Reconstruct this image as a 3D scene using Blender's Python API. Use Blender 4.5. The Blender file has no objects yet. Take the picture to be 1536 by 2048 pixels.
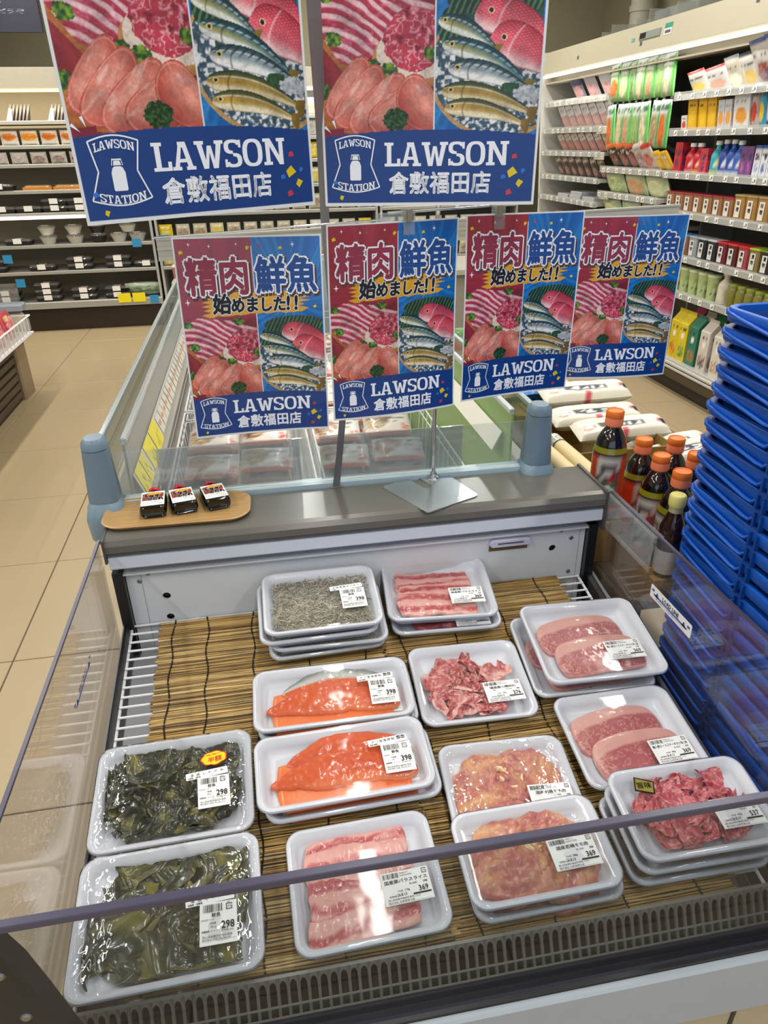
import bpy, math, random
import numpy as np
from mathutils import Matrix, Vector
PI = math.pi
SC = bpy.context.scene
COL = SC.collection
RND = random.Random(7)

# ------------------------------------------------------------------ camera
CAM_H = 1.39
cam = bpy.data.cameras.new('camera')
cam.sensor_fit = 'VERTICAL'; cam.sensor_height = 36.0; cam.sensor_width = 27.0
cam.lens = 1426.886 * 36.0 / 2048.0
cam.clip_start = 0.02; cam.clip_end = 60
camo = bpy.data.objects.new('camera', cam); COL.objects.link(camo)
yaw, pitch, roll = 0.167397804, 0.477729383, -0.0180164415
_f = Vector((math.sin(yaw)*math.cos(pitch), math.cos(yaw)*math.cos(pitch), -math.sin(pitch)))
_r0 = Vector((math.cos(yaw), -math.sin(yaw), 0)); _u0 = _r0.cross(_f)
_r = math.cos(roll)*_r0 + math.sin(roll)*_u0
_u = -math.sin(roll)*_r0 + math.cos(roll)*_u0
camo.matrix_world = Matrix(((_r.x, _u.x, -_f.x, 0), (_r.y, _u.y, -_f.y, 0), (_r.z, _u.z, -_f.z, CAM_H), (0, 0, 0, 1)))
SC.camera = camo

# ------------------------------------------------------------------ world, light, exposure
SC.view_settings.view_transform = 'Standard'
SC.view_settings.look = 'None'
SC.view_settings.gamma = 1.0
SC.view_settings.use_curve_mapping = False
SC.view_settings.exposure = -0.32
SC.cycles.transparent_max_bounces = 40
SC.cycles.max_bounces = 8
SC.cycles.diffuse_bounces = 4
SC.cycles.caustics_reflective = False
SC.cycles.caustics_refractive = False
w = bpy.data.worlds.new('store_daylight'); SC.world = w; w.use_nodes = True
w.node_tree.nodes['Background'].inputs[0].default_value = (0.70, 0.80, 1.0, 1)
w.node_tree.nodes['Background'].inputs[1].default_value = 0.5

def area(name, loc, sx, sy, power, color=(1, 1, 1), rot=(0, 0, 0), spread=PI):
    l = bpy.data.lights.new(name, 'AREA'); l.shape = 'RECTANGLE'; l.size = sx; l.size_y = sy
    l.energy = power; l.color = color; l.spread = spread
    o = bpy.data.objects.new(name, l); o.location = loc; o.rotation_euler = rot; COL.objects.link(o)
    return o
CEIL = 2.9
# the ceiling's line lamps, running along the aisles
for i, lx in enumerate((-3.4, -1.6, 0.25, 1.7)):
    for j, ly in enumerate((-0.6, 1.5, 3.6, 5.6)):
        area('ceiling_line_light', (lx, ly, CEIL-0.06), 0.09, 1.5, 26, (1.0, 0.97, 0.91))
# daylight through the glazed shop front behind the camera
area('shopfront_daylight', (0.0, -3.6, 1.5), 7.0, 2.3, 50, (0.72, 0.84, 1.0), (PI/2, 0, 0))

# ------------------------------------------------------------------ helpers
def lin(c):
    if isinstance(c, str):
        c = [int(c[i:i+2], 16)/255 for i in (0, 2, 4)]
    return tuple(((x/12.92) if x <= 0.04045 else ((x+0.055)/1.055)**2.4) for x in c)
def nlin(a):
    a = np.clip(a, 0, 1)
    return np.where(a <= 0.04045, a/12.92, ((a+0.055)/1.055)**2.4)
MATS = {}
def mat(name, col='808080', rough=0.5, metal=0.0, var=0.05, scale=30.0, bump=0.0, bscale=80.0, coat=0.0, spec=0.5,
        emit=None, estr=0.0, stretch=None, aniso=0, sss=0.0):
    if name in MATS: return MATS[name]
    m = bpy.data.materials.new(name); m.use_nodes = True; MATS[name] = m
    nt = m.node_tree; N = nt.nodes; L = nt.links; p = N['Principled BSDF']
    c = lin(col)
    p.inputs['Roughness'].default_value = rough; p.inputs['Metallic'].default_value = metal
    p.inputs['Coat Weight'].default_value = coat; p.inputs['Specular IOR Level'].default_value = spec
    if sss:
        p.inputs['Subsurface Weight'].default_value = sss; p.inputs['Subsurface Radius'].default_value = (0.01, 0.006, 0.004)
        p.inputs['Subsurface Scale'].default_value = 0.5
    tc = N.new('ShaderNodeTexCoord'); mp = N.new('ShaderNodeMapping'); L.new(tc.outputs['Object'], mp.inputs[0])
    if stretch: mp.inputs['Scale'].default_value = stretch
    nz = N.new('ShaderNodeTexNoise'); nz.inputs['Scale'].default_value = scale; nz.inputs['Detail'].default_value = 3
    L.new(mp.outputs[0], nz.inputs['Vector'])
    mx = N.new('ShaderNodeMix'); mx.data_type = 'RGBA'
    mx.inputs[6].default_value = (*[x*(1-var) for x in c], 1); mx.inputs[7].default_value = (*[min(1, x*(1+var)) for x in c], 1)
    L.new(nz.outputs[0], mx.inputs[0]); L.new(mx.outputs[2], p.inputs['Base Color'])
    if bump:
        b = N.new('ShaderNodeBump'); b.inputs['Strength'].default_value = bump; b.inputs['Distance'].default_value = 0.002
        n2 = N.new('ShaderNodeTexNoise'); n2.inputs['Scale'].default_value = bscale
        L.new(mp.outputs[0], n2.inputs['Vector'])
        L.new(n2.outputs[0], b.inputs['Height']); L.new(b.outputs[0], p.inputs['Normal'])
    if emit:
        p.inputs['Emission Color'].default_value = (*lin(emit), 1); p.inputs['Emission Strength'].default_value = estr
    return m
def paintmat(name, rough=0.5, coat=0.0, bump=0.0, bscale=200.0, spec=0.5, sss=0.0, bdist=0.002):
    """procedural material that reads the mesh's painted print / grain attribute"""
    if name in MATS: return MATS[name]
    m = bpy.data.materials.new(name); m.use_nodes = True; MATS[name] = m
    nt = m.node_tree; N = nt.nodes; L = nt.links; p = N['Principled BSDF']
    a = N.new('ShaderNodeAttribute'); a.attribute_name = 'print'
    L.new(a.outputs['Color'], p.inputs['Base Color'])
    p.inputs['Roughness'].default_value = rough; p.inputs['Coat Weight'].default_value = coat
    p.inputs['Coat Roughness'].default_value = 0.05
    p.inputs['Specular IOR Level'].default_value = spec
    if sss:
        p.inputs['Subsurface Weight'].default_value = sss; p.inputs['Subsurface Radius'].default_value = (0.006, 0.003, 0.002)
        p.inputs['Subsurface Scale'].default_value = 0.5
    if bump:
        tc = N.new('ShaderNodeTexCoord'); n2 = N.new('ShaderNodeTexNoise'); n2.inputs['Scale'].default_value = bscale
        n2.inputs['Detail'].default_value = 4
        b = N.new('ShaderNodeBump'); b.inputs['Strength'].default_value = bump; b.inputs['Distance'].default_value = bdist
        L.new(tc.outputs['Object'], n2.inputs['Vector']); L.new(n2.outputs[0], b.inputs['Height']); L.new(b.outputs[0], p.inputs['Normal'])
    return m
def clear(name, tint=(0.95, 0.97, 0.97), rough=0.02, ior=1.45, haze=0.0, hazecol=(0.8, 0.8, 0.8), bump=0.0, bscale=30.0, bdist=0.002, boost=1.0, stretch=None):
    """thin clear sheet: straight-through transmission, Fresnel reflection, a little haze"""
    if name in MATS: return MATS[name]
    m = bpy.data.materials.new(name); m.use_nodes = True; MATS[name] = m
    nt = m.node_tree; N = nt.nodes; L = nt.links
    for n in list(N): N.remove(n)
    out = N.new('ShaderNodeOutputMaterial'); tr = N.new('ShaderNodeBsdfTransparent'); gl = N.new('ShaderNodeBsdfGlossy')
    df = N.new('ShaderNodeBsdfDiffuse'); fr = N.new('ShaderNodeFresnel'); m1 = N.new('ShaderNodeMixShader'); m2 = N.new('ShaderNodeMixShader')
    tr.inputs[0].default_value = (*tint, 1); gl.inputs['Roughness'].default_value = rough; gl.inputs[0].default_value = (1, 1, 1, 1)
    df.inputs[0].default_value = (*hazecol, 1); 
    ge = N.new('ShaderNodeNewGeometry'); mr = N.new('ShaderNodeMapRange'); mr.inputs['To Min'].default_value = ior; mr.inputs['To Max'].default_value = 1/ior
    L.new(ge.outputs['Backfacing'], mr.inputs['Value']); L.new(mr.outputs[0], fr.inputs['IOR'])   # the same reflectance from both sides of the sheet
    m1.inputs[0].default_value = haze
    L.new(tr.outputs[0], m1.inputs[1]); L.new(df.outputs[0], m1.inputs[2])
    mu = N.new('ShaderNodeMath'); mu.operation = 'MULTIPLY'; mu.inputs[1].default_value = boost; mu.use_clamp = True
    L.new(fr.outputs[0], mu.inputs[0]); L.new(mu.outputs[0], m2.inputs[0]); L.new(m1.outputs[0], m2.inputs[1]); L.new(gl.outputs[0], m2.inputs[2])
    L.new(m2.outputs[0], out.inputs[0])
    tc = N.new('ShaderNodeTexCoord'); mp = N.new('ShaderNodeMapping'); n2 = N.new('ShaderNodeTexNoise')
    L.new(tc.outputs['Object'], mp.inputs[0]); L.new(mp.outputs[0], n2.inputs['Vector'])
    if stretch: mp.inputs['Scale'].default_value = stretch
    n2.inputs['Scale'].default_value = bscale; n2.inputs['Detail'].default_value = 2
    b = N.new('ShaderNodeBump'); b.inputs['Strength'].default_value = bump; b.inputs['Distance'].default_value = bdist
    L.new(n2.outputs[0], b.inputs['Height']); L.new(b.outputs[0], gl.inputs['Normal']); L.new(b.outputs[0], fr.inputs['Normal'])
    return m

def tag(o, label=None, cat=None, group=None, kind=None):
    if label: o['label'] = label
    if cat: o['category'] = cat
    if group: o['group'] = group
    if kind: o['kind'] = kind
    return o
def thing(name, label, cat, loc=(0, 0, 0), rot=(0, 0, 0), group=None):
    o = bpy.data.objects.new(name, None); o.empty_display_size = 0.02; COL.objects.link(o)
    o.location = loc; o.rotation_euler = rot
    return tag(o, label, cat, group)
def inst(name, mesh, parent=None, loc=(0, 0, 0), rot=(0, 0, 0), scale=None):
    o = bpy.data.objects.new(name, mesh); COL.objects.link(o); o.parent = parent
    o.location = loc; o.rotation_euler = rot
    if scale: o.scale = scale
    if parent: CH.setdefault(parent.name, []).append(o)
    return o
CH = {}
def copy_tree(o, label=None, loc=None, rot=None, group=None):
    c = o.copy(); COL.objects.link(c)
    if label: c['label'] = label
    if group: c['group'] = group
    if loc is not None: c.location = loc
    if rot is not None: c.rotation_euler = rot
    for ch in CH.get(o.name, []):
        d = ch.copy(); COL.objects.link(d); d.parent = c
        for g in CH.get(ch.name, []):
            e = g.copy(); COL.objects.link(e); e.parent = d
    return c

class MB:
    def __init__(s): s.v = []; s.f = []; s.m = []; s.T = None
    def av(s, pts):
        n = len(s.v)
        if s.T is not None: pts = [tuple(s.T @ Vector(p)) for p in pts]
        s.v += [tuple(p) for p in pts]; return n
    def af(s, faces, mi): s.f += faces; s.m += [mi]*len(faces)
    def box(s, x0, y0, z0, x1, y1, z1, mi=0):
        n = s.av([(x0, y0, z0), (x1, y0, z0), (x1, y1, z0), (x0, y1, z0), (x0, y0, z1), (x1, y0, z1), (x1, y1, z1), (x0, y1, z1)])
        s.af([tuple(n+i for i in q) for q in ((0, 3, 2, 1), (4, 5, 6, 7), (0, 1, 5, 4), (1, 2, 6, 5), (2, 3, 7, 6), (3, 0, 4, 7))], mi); return s
    def bev(s, x0, y0, z0, x1, y1, z1, b=0.003, mi=0):
        """box with chamfered vertical and top edges"""
        lo = [(x0+b, y0), (x1-b, y0), (x1, y0+b), (x1, y1-b), (x1-b, y1), (x0+b, y1), (x0, y1-b), (x0, y0+b)]
        li = [(x0+b, y0+b), (x1-b, y0+b), (x1-b, y0+b), (x1-b, y1-b), (x1-b, y1-b), (x0+b, y1-b), (x0+b, y1-b), (x0+b, y0+b)]
        s.loft([[(a, c, z0) for a, c in lo], [(a, c, z1-b) for a, c in lo], [(a, c, z1) for a, c in li]], mi, True, True); return s
    def poly(s, pts, mi=0):
        n = s.av(pts); s.af([tuple(range(n, n+len(pts)))], mi); return s
    def loft(s, loops, mi=0, cap0=False, cap1=False, closed=True):
        k = len(loops[0]); n = None
        base = [s.av(l) for l in loops]
        fs = []
        for a, b in zip(base[:-1], base[1:]):
            for i in range(k if closed else k-1):
                j = (i+1) % k; fs.append((a+i, a+j, b+j, b+i))
        if cap0: fs.append(tuple(base[0]+i for i in reversed(range(k))))
        if cap1: fs.append(tuple(base[-1]+i for i in range(k)))
        s.af(fs, mi); return s
    def lathe(s, prof, n=16, mi=0, c=(0, 0), cap0=False, cap1=False, sx=1, sy=1):
        s.loft([[(c[0]+r*sx*math.cos(2*PI*i/n), c[1]+r*sy*math.sin(2*PI*i/n), z) for i in range(n)] for r, z in prof], mi, cap0, cap1); return s
    def tube(s, pts, r, n=6, mi=0, caps=True):
        pts = [Vector(p) for p in pts]; loops = []; up = None
        for i, p in enumerate(pts):
            d = (pts[min(i+1, len(pts)-1)]-pts[max(i-1, 0)])
            if d.length < 1e-9: d = Vector((0, 0, 1))
            d.normalize()
            if up is None:
                a = Vector((0, 0, 1)) if abs(d.z) < 0.9 else Vector((1, 0, 0)); up = d.cross(a).normalized()
            up = (up - d*up.dot(d)).normalized(); q = d.cross(up)
            rr = r[i] if isinstance(r, (list, tuple)) else r
            loops.append([tuple(p+rr*(math.cos(2*PI*k/n)*up+math.sin(2*PI*k/n)*q)) for k in range(n)])
        s.loft(loops, mi, caps, caps); return s
    def prism(s, pts, z0, z1, mi=0):
        s.loft([[(x, y, z0) for x, y in pts], [(x, y, z1) for x, y in pts]], mi, True, True); return s
    def text(s, body, x, y, size, z=0.0, mi=0, bold=0.0, wscale=1.0, align='l', fit=None, slant=0.0):
        V, Fc, wd = glyphs(body)
        sx = size*wscale
        if fit: sx = fit/max(wd, 1e-6)
        ox = x - (wd*sx/2 if align == 'c' else (wd*sx if align == 'r' else 0))
        sh = [(0, 0)] if not bold else [(bold*math.cos(a), bold*math.sin(a)) for a in np.arange(0, 2*PI, PI/4 if bold > 0.04 else PI/2)+0.4]
        for dx, dy in sh:
            n = s.av([(ox+(a+dx+slant*b)*sx, y+(b+dy)*size, z) for a, b in V])
            s.af([tuple(n+i for i in f) for f in Fc], mi)
        return s
    def build(s, name, mats, parent=None, smooth=False, conform=None, mesh_only=False):
        me = bpy.data.meshes.new(name)
        v = s.v
        if conform: v = [conform(*p) for p in v]
        me.from_pydata(v, [], s.f)
        mats = mats if isinstance(mats, (list, tuple)) else [mats]
        for m in mats: me.materials.append(m)
        if len(mats) > 1: me.polygons.foreach_set('material_index', s.m)
        if smooth:
            me.polygons.foreach_set('use_smooth', [True]*len(me.polygons))
            me.set_sharp_from_angle(angle=math.radians(smooth if smooth is not True else 40))
        me.update()
        if mesh_only: return me
        return inst(name, me, parent)
GL = {}
def glyphs(body):
    if body in GL: return GL[body]
    c = bpy.data.curves.new('lettering', 'FONT'); c.body = body; c.size = 1.0; c.fill_mode = 'FRONT'; c.resolution_u = 1
    c.resolution_u = 2 if len(body) <= 8 else 1
    o = bpy.data.objects.new('lettering', c); m = bpy.data.meshes.new_from_object(o)
    V = [(v.co.x, v.co.y) for v in m.vertices]; Fc = [tuple(p.vertices) for p in m.polygons]
    wd = max([a for a, b in V], default=0)
    bpy.data.objects.remove(o); bpy.data.curves.remove(c); bpy.data.meshes.remove(m)
    GL[body] = (V, Fc, wd); return GL[body]
def rr(w_, d_, r, n=5, cx=0, cy=0):
    out = []; r = min(r, w_/2-1e-4, d_/2-1e-4)
    for qx, qy, a0 in ((1, -1, -PI/2), (1, 1, 0), (-1, 1, PI/2), (-1, -1, PI)):
        for i in range(n+1):
            a = a0+PI/2*i/n; out.append((cx+qx*(w_/2-r)+r*math.cos(a), cy+qy*(d_/2-r)+r*math.sin(a)))
    return out
# lattice noise
_tab = np.random.default_rng(3).random((256, 256))
def vn(x, y, seed=0):
    x = np.asarray(x, float)+seed*17.31; y = np.asarray(y, float)+seed*9.17
    xi = np.floor(x).astype(int); yi = np.floor(y).astype(int); fx = x-xi; fy = y-yi
    fx = fx*fx*(3-2*fx); fy = fy*fy*(3-2*fy)
    g = lambda a, b: _tab[a & 255, b & 255]
    return (g(xi, yi)*(1-fx)+g(xi+1, yi)*fx)*(1-fy)+(g(xi, yi+1)*(1-fx)+g(xi+1, yi+1)*fx)*fy
def fbm(x, y, seed=0, o=4):
    s = 0; a = 1; t = 0
    for i in range(o): s = s+a*vn(x*2**i, y*2**i, seed+i); t += a; a *= 0.5
    return s/t
def C3(h): return np.array([int(h[i:i+2], 16)/255 for i in (0, 2, 4)])
def mixc(a, b, t):
    t = np.clip(t, 0, 1)[..., None]; return a*(1-t)+b*t
def gridmesh(name, P, colors, mats, parent=None, smooth=True, closed_u=False, mesh_only=False):
    """P: (nu,nv,3) array, colors (nu,nv,3) display-referred or None"""
    nu, nv = P.shape[:2]; idx = np.arange(nu*nv).reshape(nu, nv)
    a = idx[:-1, :-1]; b = idx[1:, :-1]; c = idx[1:, 1:]; d = idx[:-1, 1:]
    Fc = np.stack([a, b, c, d], -1).reshape(-1, 4)
    if closed_u:
        e = np.stack([idx[-1, :-1], idx[0, :-1], idx[0, 1:], idx[-1, 1:]], -1).reshape(-1, 4); Fc = np.vstack([Fc, e])
    return npmesh(name, P.reshape(-1, 3), Fc, None if colors is None else colors.reshape(-1, 3), mats, parent, smooth, mesh_only)
def npmesh(name, V, Fc, cols, mats, parent=None, smooth=True, mesh_only=False):
    me = bpy.data.meshes.new(name); nf = len(Fc)
    me.vertices.add(len(V)); me.vertices.foreach_set('co', np.ascontiguousarray(V, dtype=np.float32).ravel())
    me.loops.add(nf*4); me.loops.foreach_set('vertex_index', np.ascontiguousarray(Fc, dtype=np.int32).ravel())
    me.polygons.add(nf); me.polygons.foreach_set('loop_start', np.arange(0, nf*4, 4, dtype=np.int32))
    me.update(calc_edges=True)
    if smooth: me.polygons.foreach_set('use_smooth', [True]*nf)
    for m in (mats if isinstance(mats, (list, tuple)) else [mats]): me.materials.append(m)
    if cols is not None:
        at = me.attributes.new('print', 'FLOAT_COLOR', 'POINT')
        c4 = np.ones((len(V), 4), dtype=np.float32); c4[:, :3] = nlin(cols); at.data.foreach_set('color', c4.ravel())
    if mesh_only: return me
    return inst(name, me, parent)
ORD = ['first', 'second', 'third', 'fourth', 'fifth', 'sixth', 'seventh', 'eighth', 'ninth', 'tenth', 'eleventh', 'twelfth', 'thirteenth',
       'fourteenth', 'fifteenth', 'sixteenth', 'seventeenth', 'eighteenth', 'nineteenth', 'twentieth']
# ================================================================== MATERIALS
WHITE = mat('white_enamel', 'dfe3e8', 0.35, var=0.02)
BLUEW = mat('bumper_vinyl', 'd3dcea', 0.3, var=0.02)
COUNTER = mat('counter_laminate', '62605b', 0.22, var=0.05, scale=6, spec=0.6)
TRIM = mat('dark_trim', '4c4a4a', 0.35, var=0.04)
BLACK = mat('black_plastic', '141416', 0.35, var=0.1)
DKFRAME = mat('dark_frame', '1c1c24', 0.35, var=0.05)
STEEL = mat('brushed_steel', 'b9b9b6', 0.32, 1.0, var=0.06, scale=14, stretch=(1, 30, 1))
CHROME = mat('chrome', 'd8dade', 0.08, 1.0, var=0.01)
GALV = mat('galvanised_plate', 'ccd3d6', 0.26, 1.0, var=0.06, scale=9)
WIRE = mat('white_coated_wire', 'eceef2', 0.3, var=0.02)
GREYP = mat('grey_blue_plastic', '6e8496', 0.35, var=0.03)
GLASS = clear('acrylic_pane', (0.80, 0.82, 0.83), 0.015, 1.5, haze=0.012, hazecol=(0.5, 0.5, 0.5), boost=0.32)
GLASS_S = clear('side_pane', (0.90, 0.90, 0.92), 0.01, 1.5, haze=0.02, hazecol=(0.6, 0.6, 0.62), boost=0.8)
ACRYL = clear('clear_acrylic', (0.92, 0.95, 0.95), 0.03, 1.45, haze=0.10, hazecol=(0.8, 0.82, 0.82))
EDGE = mat('acrylic_edge', '45435a', 0.3, var=0.08, scale=12, spec=0.6)
PAPER = mat('label_paper', 'f2f4f4', 0.45, var=0.01)
INK = mat('printed_ink', '17171a', 0.6, var=0.03)
INKG = mat('grey_ink', '55585c', 0.6, var=0.03)
BLUEINK = mat('blue_ink', '1d4fa0', 0.4, var=0.04)

# ================================================================== ROOM
FLOORB = MB().box(-4.5, -4.2, -0.05, 3.6, 7.2, -0.004).build('floor', mat('floor_grout', '6f6350', 0.8)); tag(FLOORB, kind='structure')
TILE = mat('beige_floor_tile', 'b09d7c', 0.3, var=0.04, scale=3.0, bump=0.02, bscale=60)
tm = MB().bev(-0.298, -0.298, -0.02, 0.298, 0.298, 0.0, 0.0015).build('tile', TILE, mesh_only=True)
for i in range(-5, 6):
    for j in range(-4, 12):
        x = -0.837+0.6*i+0.3; y = 1.904+0.6*(j-3)+0.3
        if x > 3.5 or y > 7.1 or x < -3.8: continue
        inst('tile', tm, FLOORB, (x, y, 0))
WALLM = mat('beige_wall_paint', 'a09a80', 0.75, var=0.03)
for nm, b in (('wall_back', (-4.5, 7.2, 0, 3.6, 7.35, CEIL)), ('wall_right', (3.3, -4.2, 0, 3.45, 7.2, CEIL)), ('wall_left', (-4.65, -4.2, 0, -4.5, 7.2, CEIL))):
    tag(MB().box(*b).build(nm, WALLM), kind='structure')
tag(MB().box(-4.6, -4.2, CEIL, 3.5, 7.3, CEIL+0.1).build('ceiling', mat('ceiling_panel', 'd8d6cf', 0.8)), kind='structure')
PIPE = mat('painted_pipe', 'b9b7a6', 0.5)
pp = MB(); pp.lathe([(0.085, 0), (0.085, CEIL-0.002)], 20, 0, (0, 0)); pp.lathe([(0.095, 2.25), (0.095, 2.29)], 20, 0, (0, 0), True, True)
o = pp.build('drain_pipe', PIPE, smooth=True); o.location = (3.13, 6.2, 0)
tag(o, 'fat beige drain pipe rising up the wall behind the long dairy fridge', 'pipe')

# ================================================================== DISPLAY CASE (foreground)
XL, XR = -0.31, 0.645          # glass planes
YF, YB = 0.446, 1.162          # front pane, counter front
ZT = 0.78                      # counter and glass top
S_ = 0.148                     # slope of the wire deck
def zp(y): return 0.583+S_*(y-1.16)
SL = math.atan(S_)
case = thing('display_case', 'low chilled display case with clear panes holding the trays of meat and fish', 'display case', (0.16, 0.8, 0))
def cp(mb, name, mats, **k):
    o = mb.build(name, mats, case, **k); o.location = (-0.16, -0.8, 0); return o
# counter: dark top with rounded nose, pale bumper, recess
b = MB()
b.loft([[(x, 1.157, 0.748), (x, 1.150, 0.755), (x, 1.150, 0.768), (x, 1.156, 0.777), (x, 1.166, 0.780), (x, 1.285, 0.780), (x, 1.285, 0.748)] for x in (-0.303, 0.632)], 0, True, True)
cp(b, 'counter_top', COUNTER)
b = MB(); b.box(-0.307, 1.148, 0.735, -0.303, 1.29, 0.7815); b.box(0.632, 1.148, 0.70, 0.638, 1.29, 0.7835)
b.box(-0.307, 1.1495, 0.7495, 0.632, 1.1505, 0.7535)
cp(b, 'counter_trim', TRIM)
b = MB(); b.loft([[(x, 1.158, 0.7475), (x, 1.152, 0.744), (x, 1.152, 0.722), (x, 1.158, 0.717), (x, 1.2, 0.717), (x, 1.2, 0.7475)] for x in (-0.302, 0.631)], 0, True, True)
cp(b, 'bumper_strip', BLUEW)
b = MB(); b.box(-0.30, 1.205, 0.45, 0.63, 1.284, 0.747)
cp(b, 'machine_housing', mat('recess_metal', '8fa3b8', 0.4, var=0.04))
for q in ((-0.262, 1.199, 0.700, -0.245, 1.2052, 0.716), (0.50, 1.199, 0.700, 0.585, 1.2052, 0.716)): cp(MB().box(*q), 'recess_slot', BLACK)
# perforated air panel behind the deck with folded lip and round holes
def holed_panel(mb, x0, x1, z0, z1, y, holes, th=0.004, mi=0, n=16):
    # panel in strips between holes, each hole with its own cell
    hs = sorted(holes, key=lambda h: h[0]); cols = sorted(set([x0, x1]+[h[0]-h[2]-0.004 for h in hs]+[h[0]+h[2]+0.004 for h in hs]))
    for a, c in zip(cols[:-1], cols[1:]):
        cell = [h for h in hs if a-1e-6 < h[0] < c+1e-6]
        if not cell: mb.box(a, y, z0, c, y+th, z1, mi); continue
        zc = z0
        for (hx, hz, r, asp) in sorted(cell, key=lambda h: h[1]):
            rz = r*asp; u0, u1 = hz-rz-0.004, hz+rz+0.004
            if u0 > zc: mb.box(a, y, zc, c, y+th, u0, mi)
            ring = [(hx+r*math.cos(2*PI*k/n), hz+rz*math.sin(2*PI*k/n)) for k in range(n)]
            sq = []
            for k in range(n):
                ca, sa = math.cos(2*PI*k/n), math.sin(2*PI*k/n); m_ = max(abs(ca), abs(sa))
                sq.append((min(max(hx+(c-a)/2*ca/m_, a), c), min(max(hz+(u1-u0)/2*sa/m_, u0), u1)))
            mb.loft([[(p, y, q) for p, q in sq], [(p, y, q) for p, q in ring], [(p, y+th, q) for p, q in ring]], mi)
            zc = u1
        mb.box(a, y, zc, c, y+th, z1, mi)
PY = 1.178
b = MB()
holed_panel(b, -0.285, 0.612, 0.50, 0.700, PY, [(-0.219, 0.638, 0.0075, 1), (-0.219, 0.590, 0.0075, 1), (0.545, 0.652, 0.0075, 1)])
b.loft([[(x, 1.166, 0.6975), (x, 1.166, 0.7005), (x, 1.20, 0.7035), (x, 1.20, 0.7005)] for x in (-0.300, 0.622)], 0, True, True)
cp(b, 'air_panel', mat('panel_enamel', 'd6dbe0', 0.4, var=0.02))
b = MB(); b.box(-0.30, 1.186, 0.50, 0.625, 1.20, 0.699); cp(b, 'panel_backing', BLACK)
for x, z in ((-0.262, 0.676), (-0.245, 0.6915), (-0.235, 0.575), (0.583, 0.672), (0.56, 0.6925), (0.425, 0.7115), (-0.03, 0.7115), (0.585, 0.592)):
    m_ = Matrix.Translation((x, PY if z < 0.70 else 1.204, z)) @ Matrix.Rotation(PI/2, 4, 'X'); sc = MB(); sc.T = m_
    sc.lathe([(0.0045, -0.001), (0.0045, 0.001), (0.003, 0.0022)], 10, 0, (0, 0), False, True)
    cp(sc, 'screw', mat('screw_metal', '7d8f8c', 0.35, 0.9))
for x in (-0.2585, 0.600): cp(MB().box(x, PY-0.0006, 0.50, x+0.0007, PY, 0.70), 'panel_seam', mat('seam_grey', '8b9096', 0.6))
# liner of the well
LINER = mat('well_liner', 'c9ccd2', 0.45, var=0.05, scale=12)
b = MB()
b.poly([(-0.303, 0.47, 0.40), (0.632, 0.47, 0.40), (0.632, 1.20, 0.51), (-0.303, 1.20, 0.51)])
b.poly([(-0.303, 0.47, 0.40), (-0.303, 1.20, 0.51), (-0.303, 1.20, 0.60), (-0.303, 0.47, 0.49)])
b.poly([(0.634, 0.47, 0.40), (0.634, 0.47, 0.49), (0.634, 1.20, 0.60), (0.634, 1.20, 0.51)])
cp(b, 'well_liner', LINER)
for s in (-1, 1):
    b = MB(); x = -0.299 if s < 0 else 0.626
    b.loft([[(x-0.006, y, z-0.05), (x+0.006, y, z-0.05), (x+0.006, y, z+0.004), (x-0.006, y, z+0.004)] for y, z in ((0.50, 0.475), (1.175, 0.585))], 0, True, True); cp(b, 'deck_gasket', BLACK)
for q in ((-0.305, 1.164, 0.52, -0.286, 1.20, 0.705), (0.613, 1.164, 0.52, 0.632, 1.20, 0.705)): cp(MB().box(*q), 'corner_gasket', BLACK)
# panes
b = MB(); b.box(-0.33, YF, 0.515, 0.665, YF+0.006, ZT-0.008); cp(b, 'front_pane', GLASS)
b = MB(); b.bev(-0.34, YF-0.001, ZT-0.008, 0.675, YF+0.008, ZT, 0.001); cp(b, 'pane_edge', EDGE)
for x0, nm in ((XL-0.004, 'l'), (XR, 'r')):
    b = MB(); b.box(x0, YF+0.02, 0.49, x0+0.004, 1.148, ZT-0.004); cp(b, 'side_pane', GLASS_S)
    b = MB(); b.box(x0-0.0005, YF+0.01, ZT-0.004, x0+0.0045, 1.16, ZT); cp(b, 'pane_edge', EDGE)
# corner brackets
for s, x0 in ((1, -0.31), (-1, 0.645)):
    b = MB()
    prof = [(0.0, 0.765), (0.02, 0.762), (0.036, 0.742), (0.050, 0.70), (0.062, 0.64), (0.076, 0.56), (0.085, 0.49), (0.045, 0.485), (0.0, 0.485)]
    b.loft([[(x0+s*(px-0.020), y, pz) for px, pz in prof] for y in (YF+0.008, YF+0.030)], 0, True, True)
    cp(b, 'corner_bracket', mat('bracket_black', '0c0b0b', 0.5))
    for (sx_, sz_) in ((0.012, 0.70), (0.020, 0.63)):
        sc = MB(); sc.T = Matrix.Translation((x0+s*sx_, YF+0.008, sz_)) @ Matrix.Rotation(PI/2, 4, 'X')
        sc.lathe([(0.006, -0.001), (0.006, 0.001), (0.004, 0.0026)], 12, 0, (0, 0), False, True); cp(sc, 'screw', STEEL)
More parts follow.
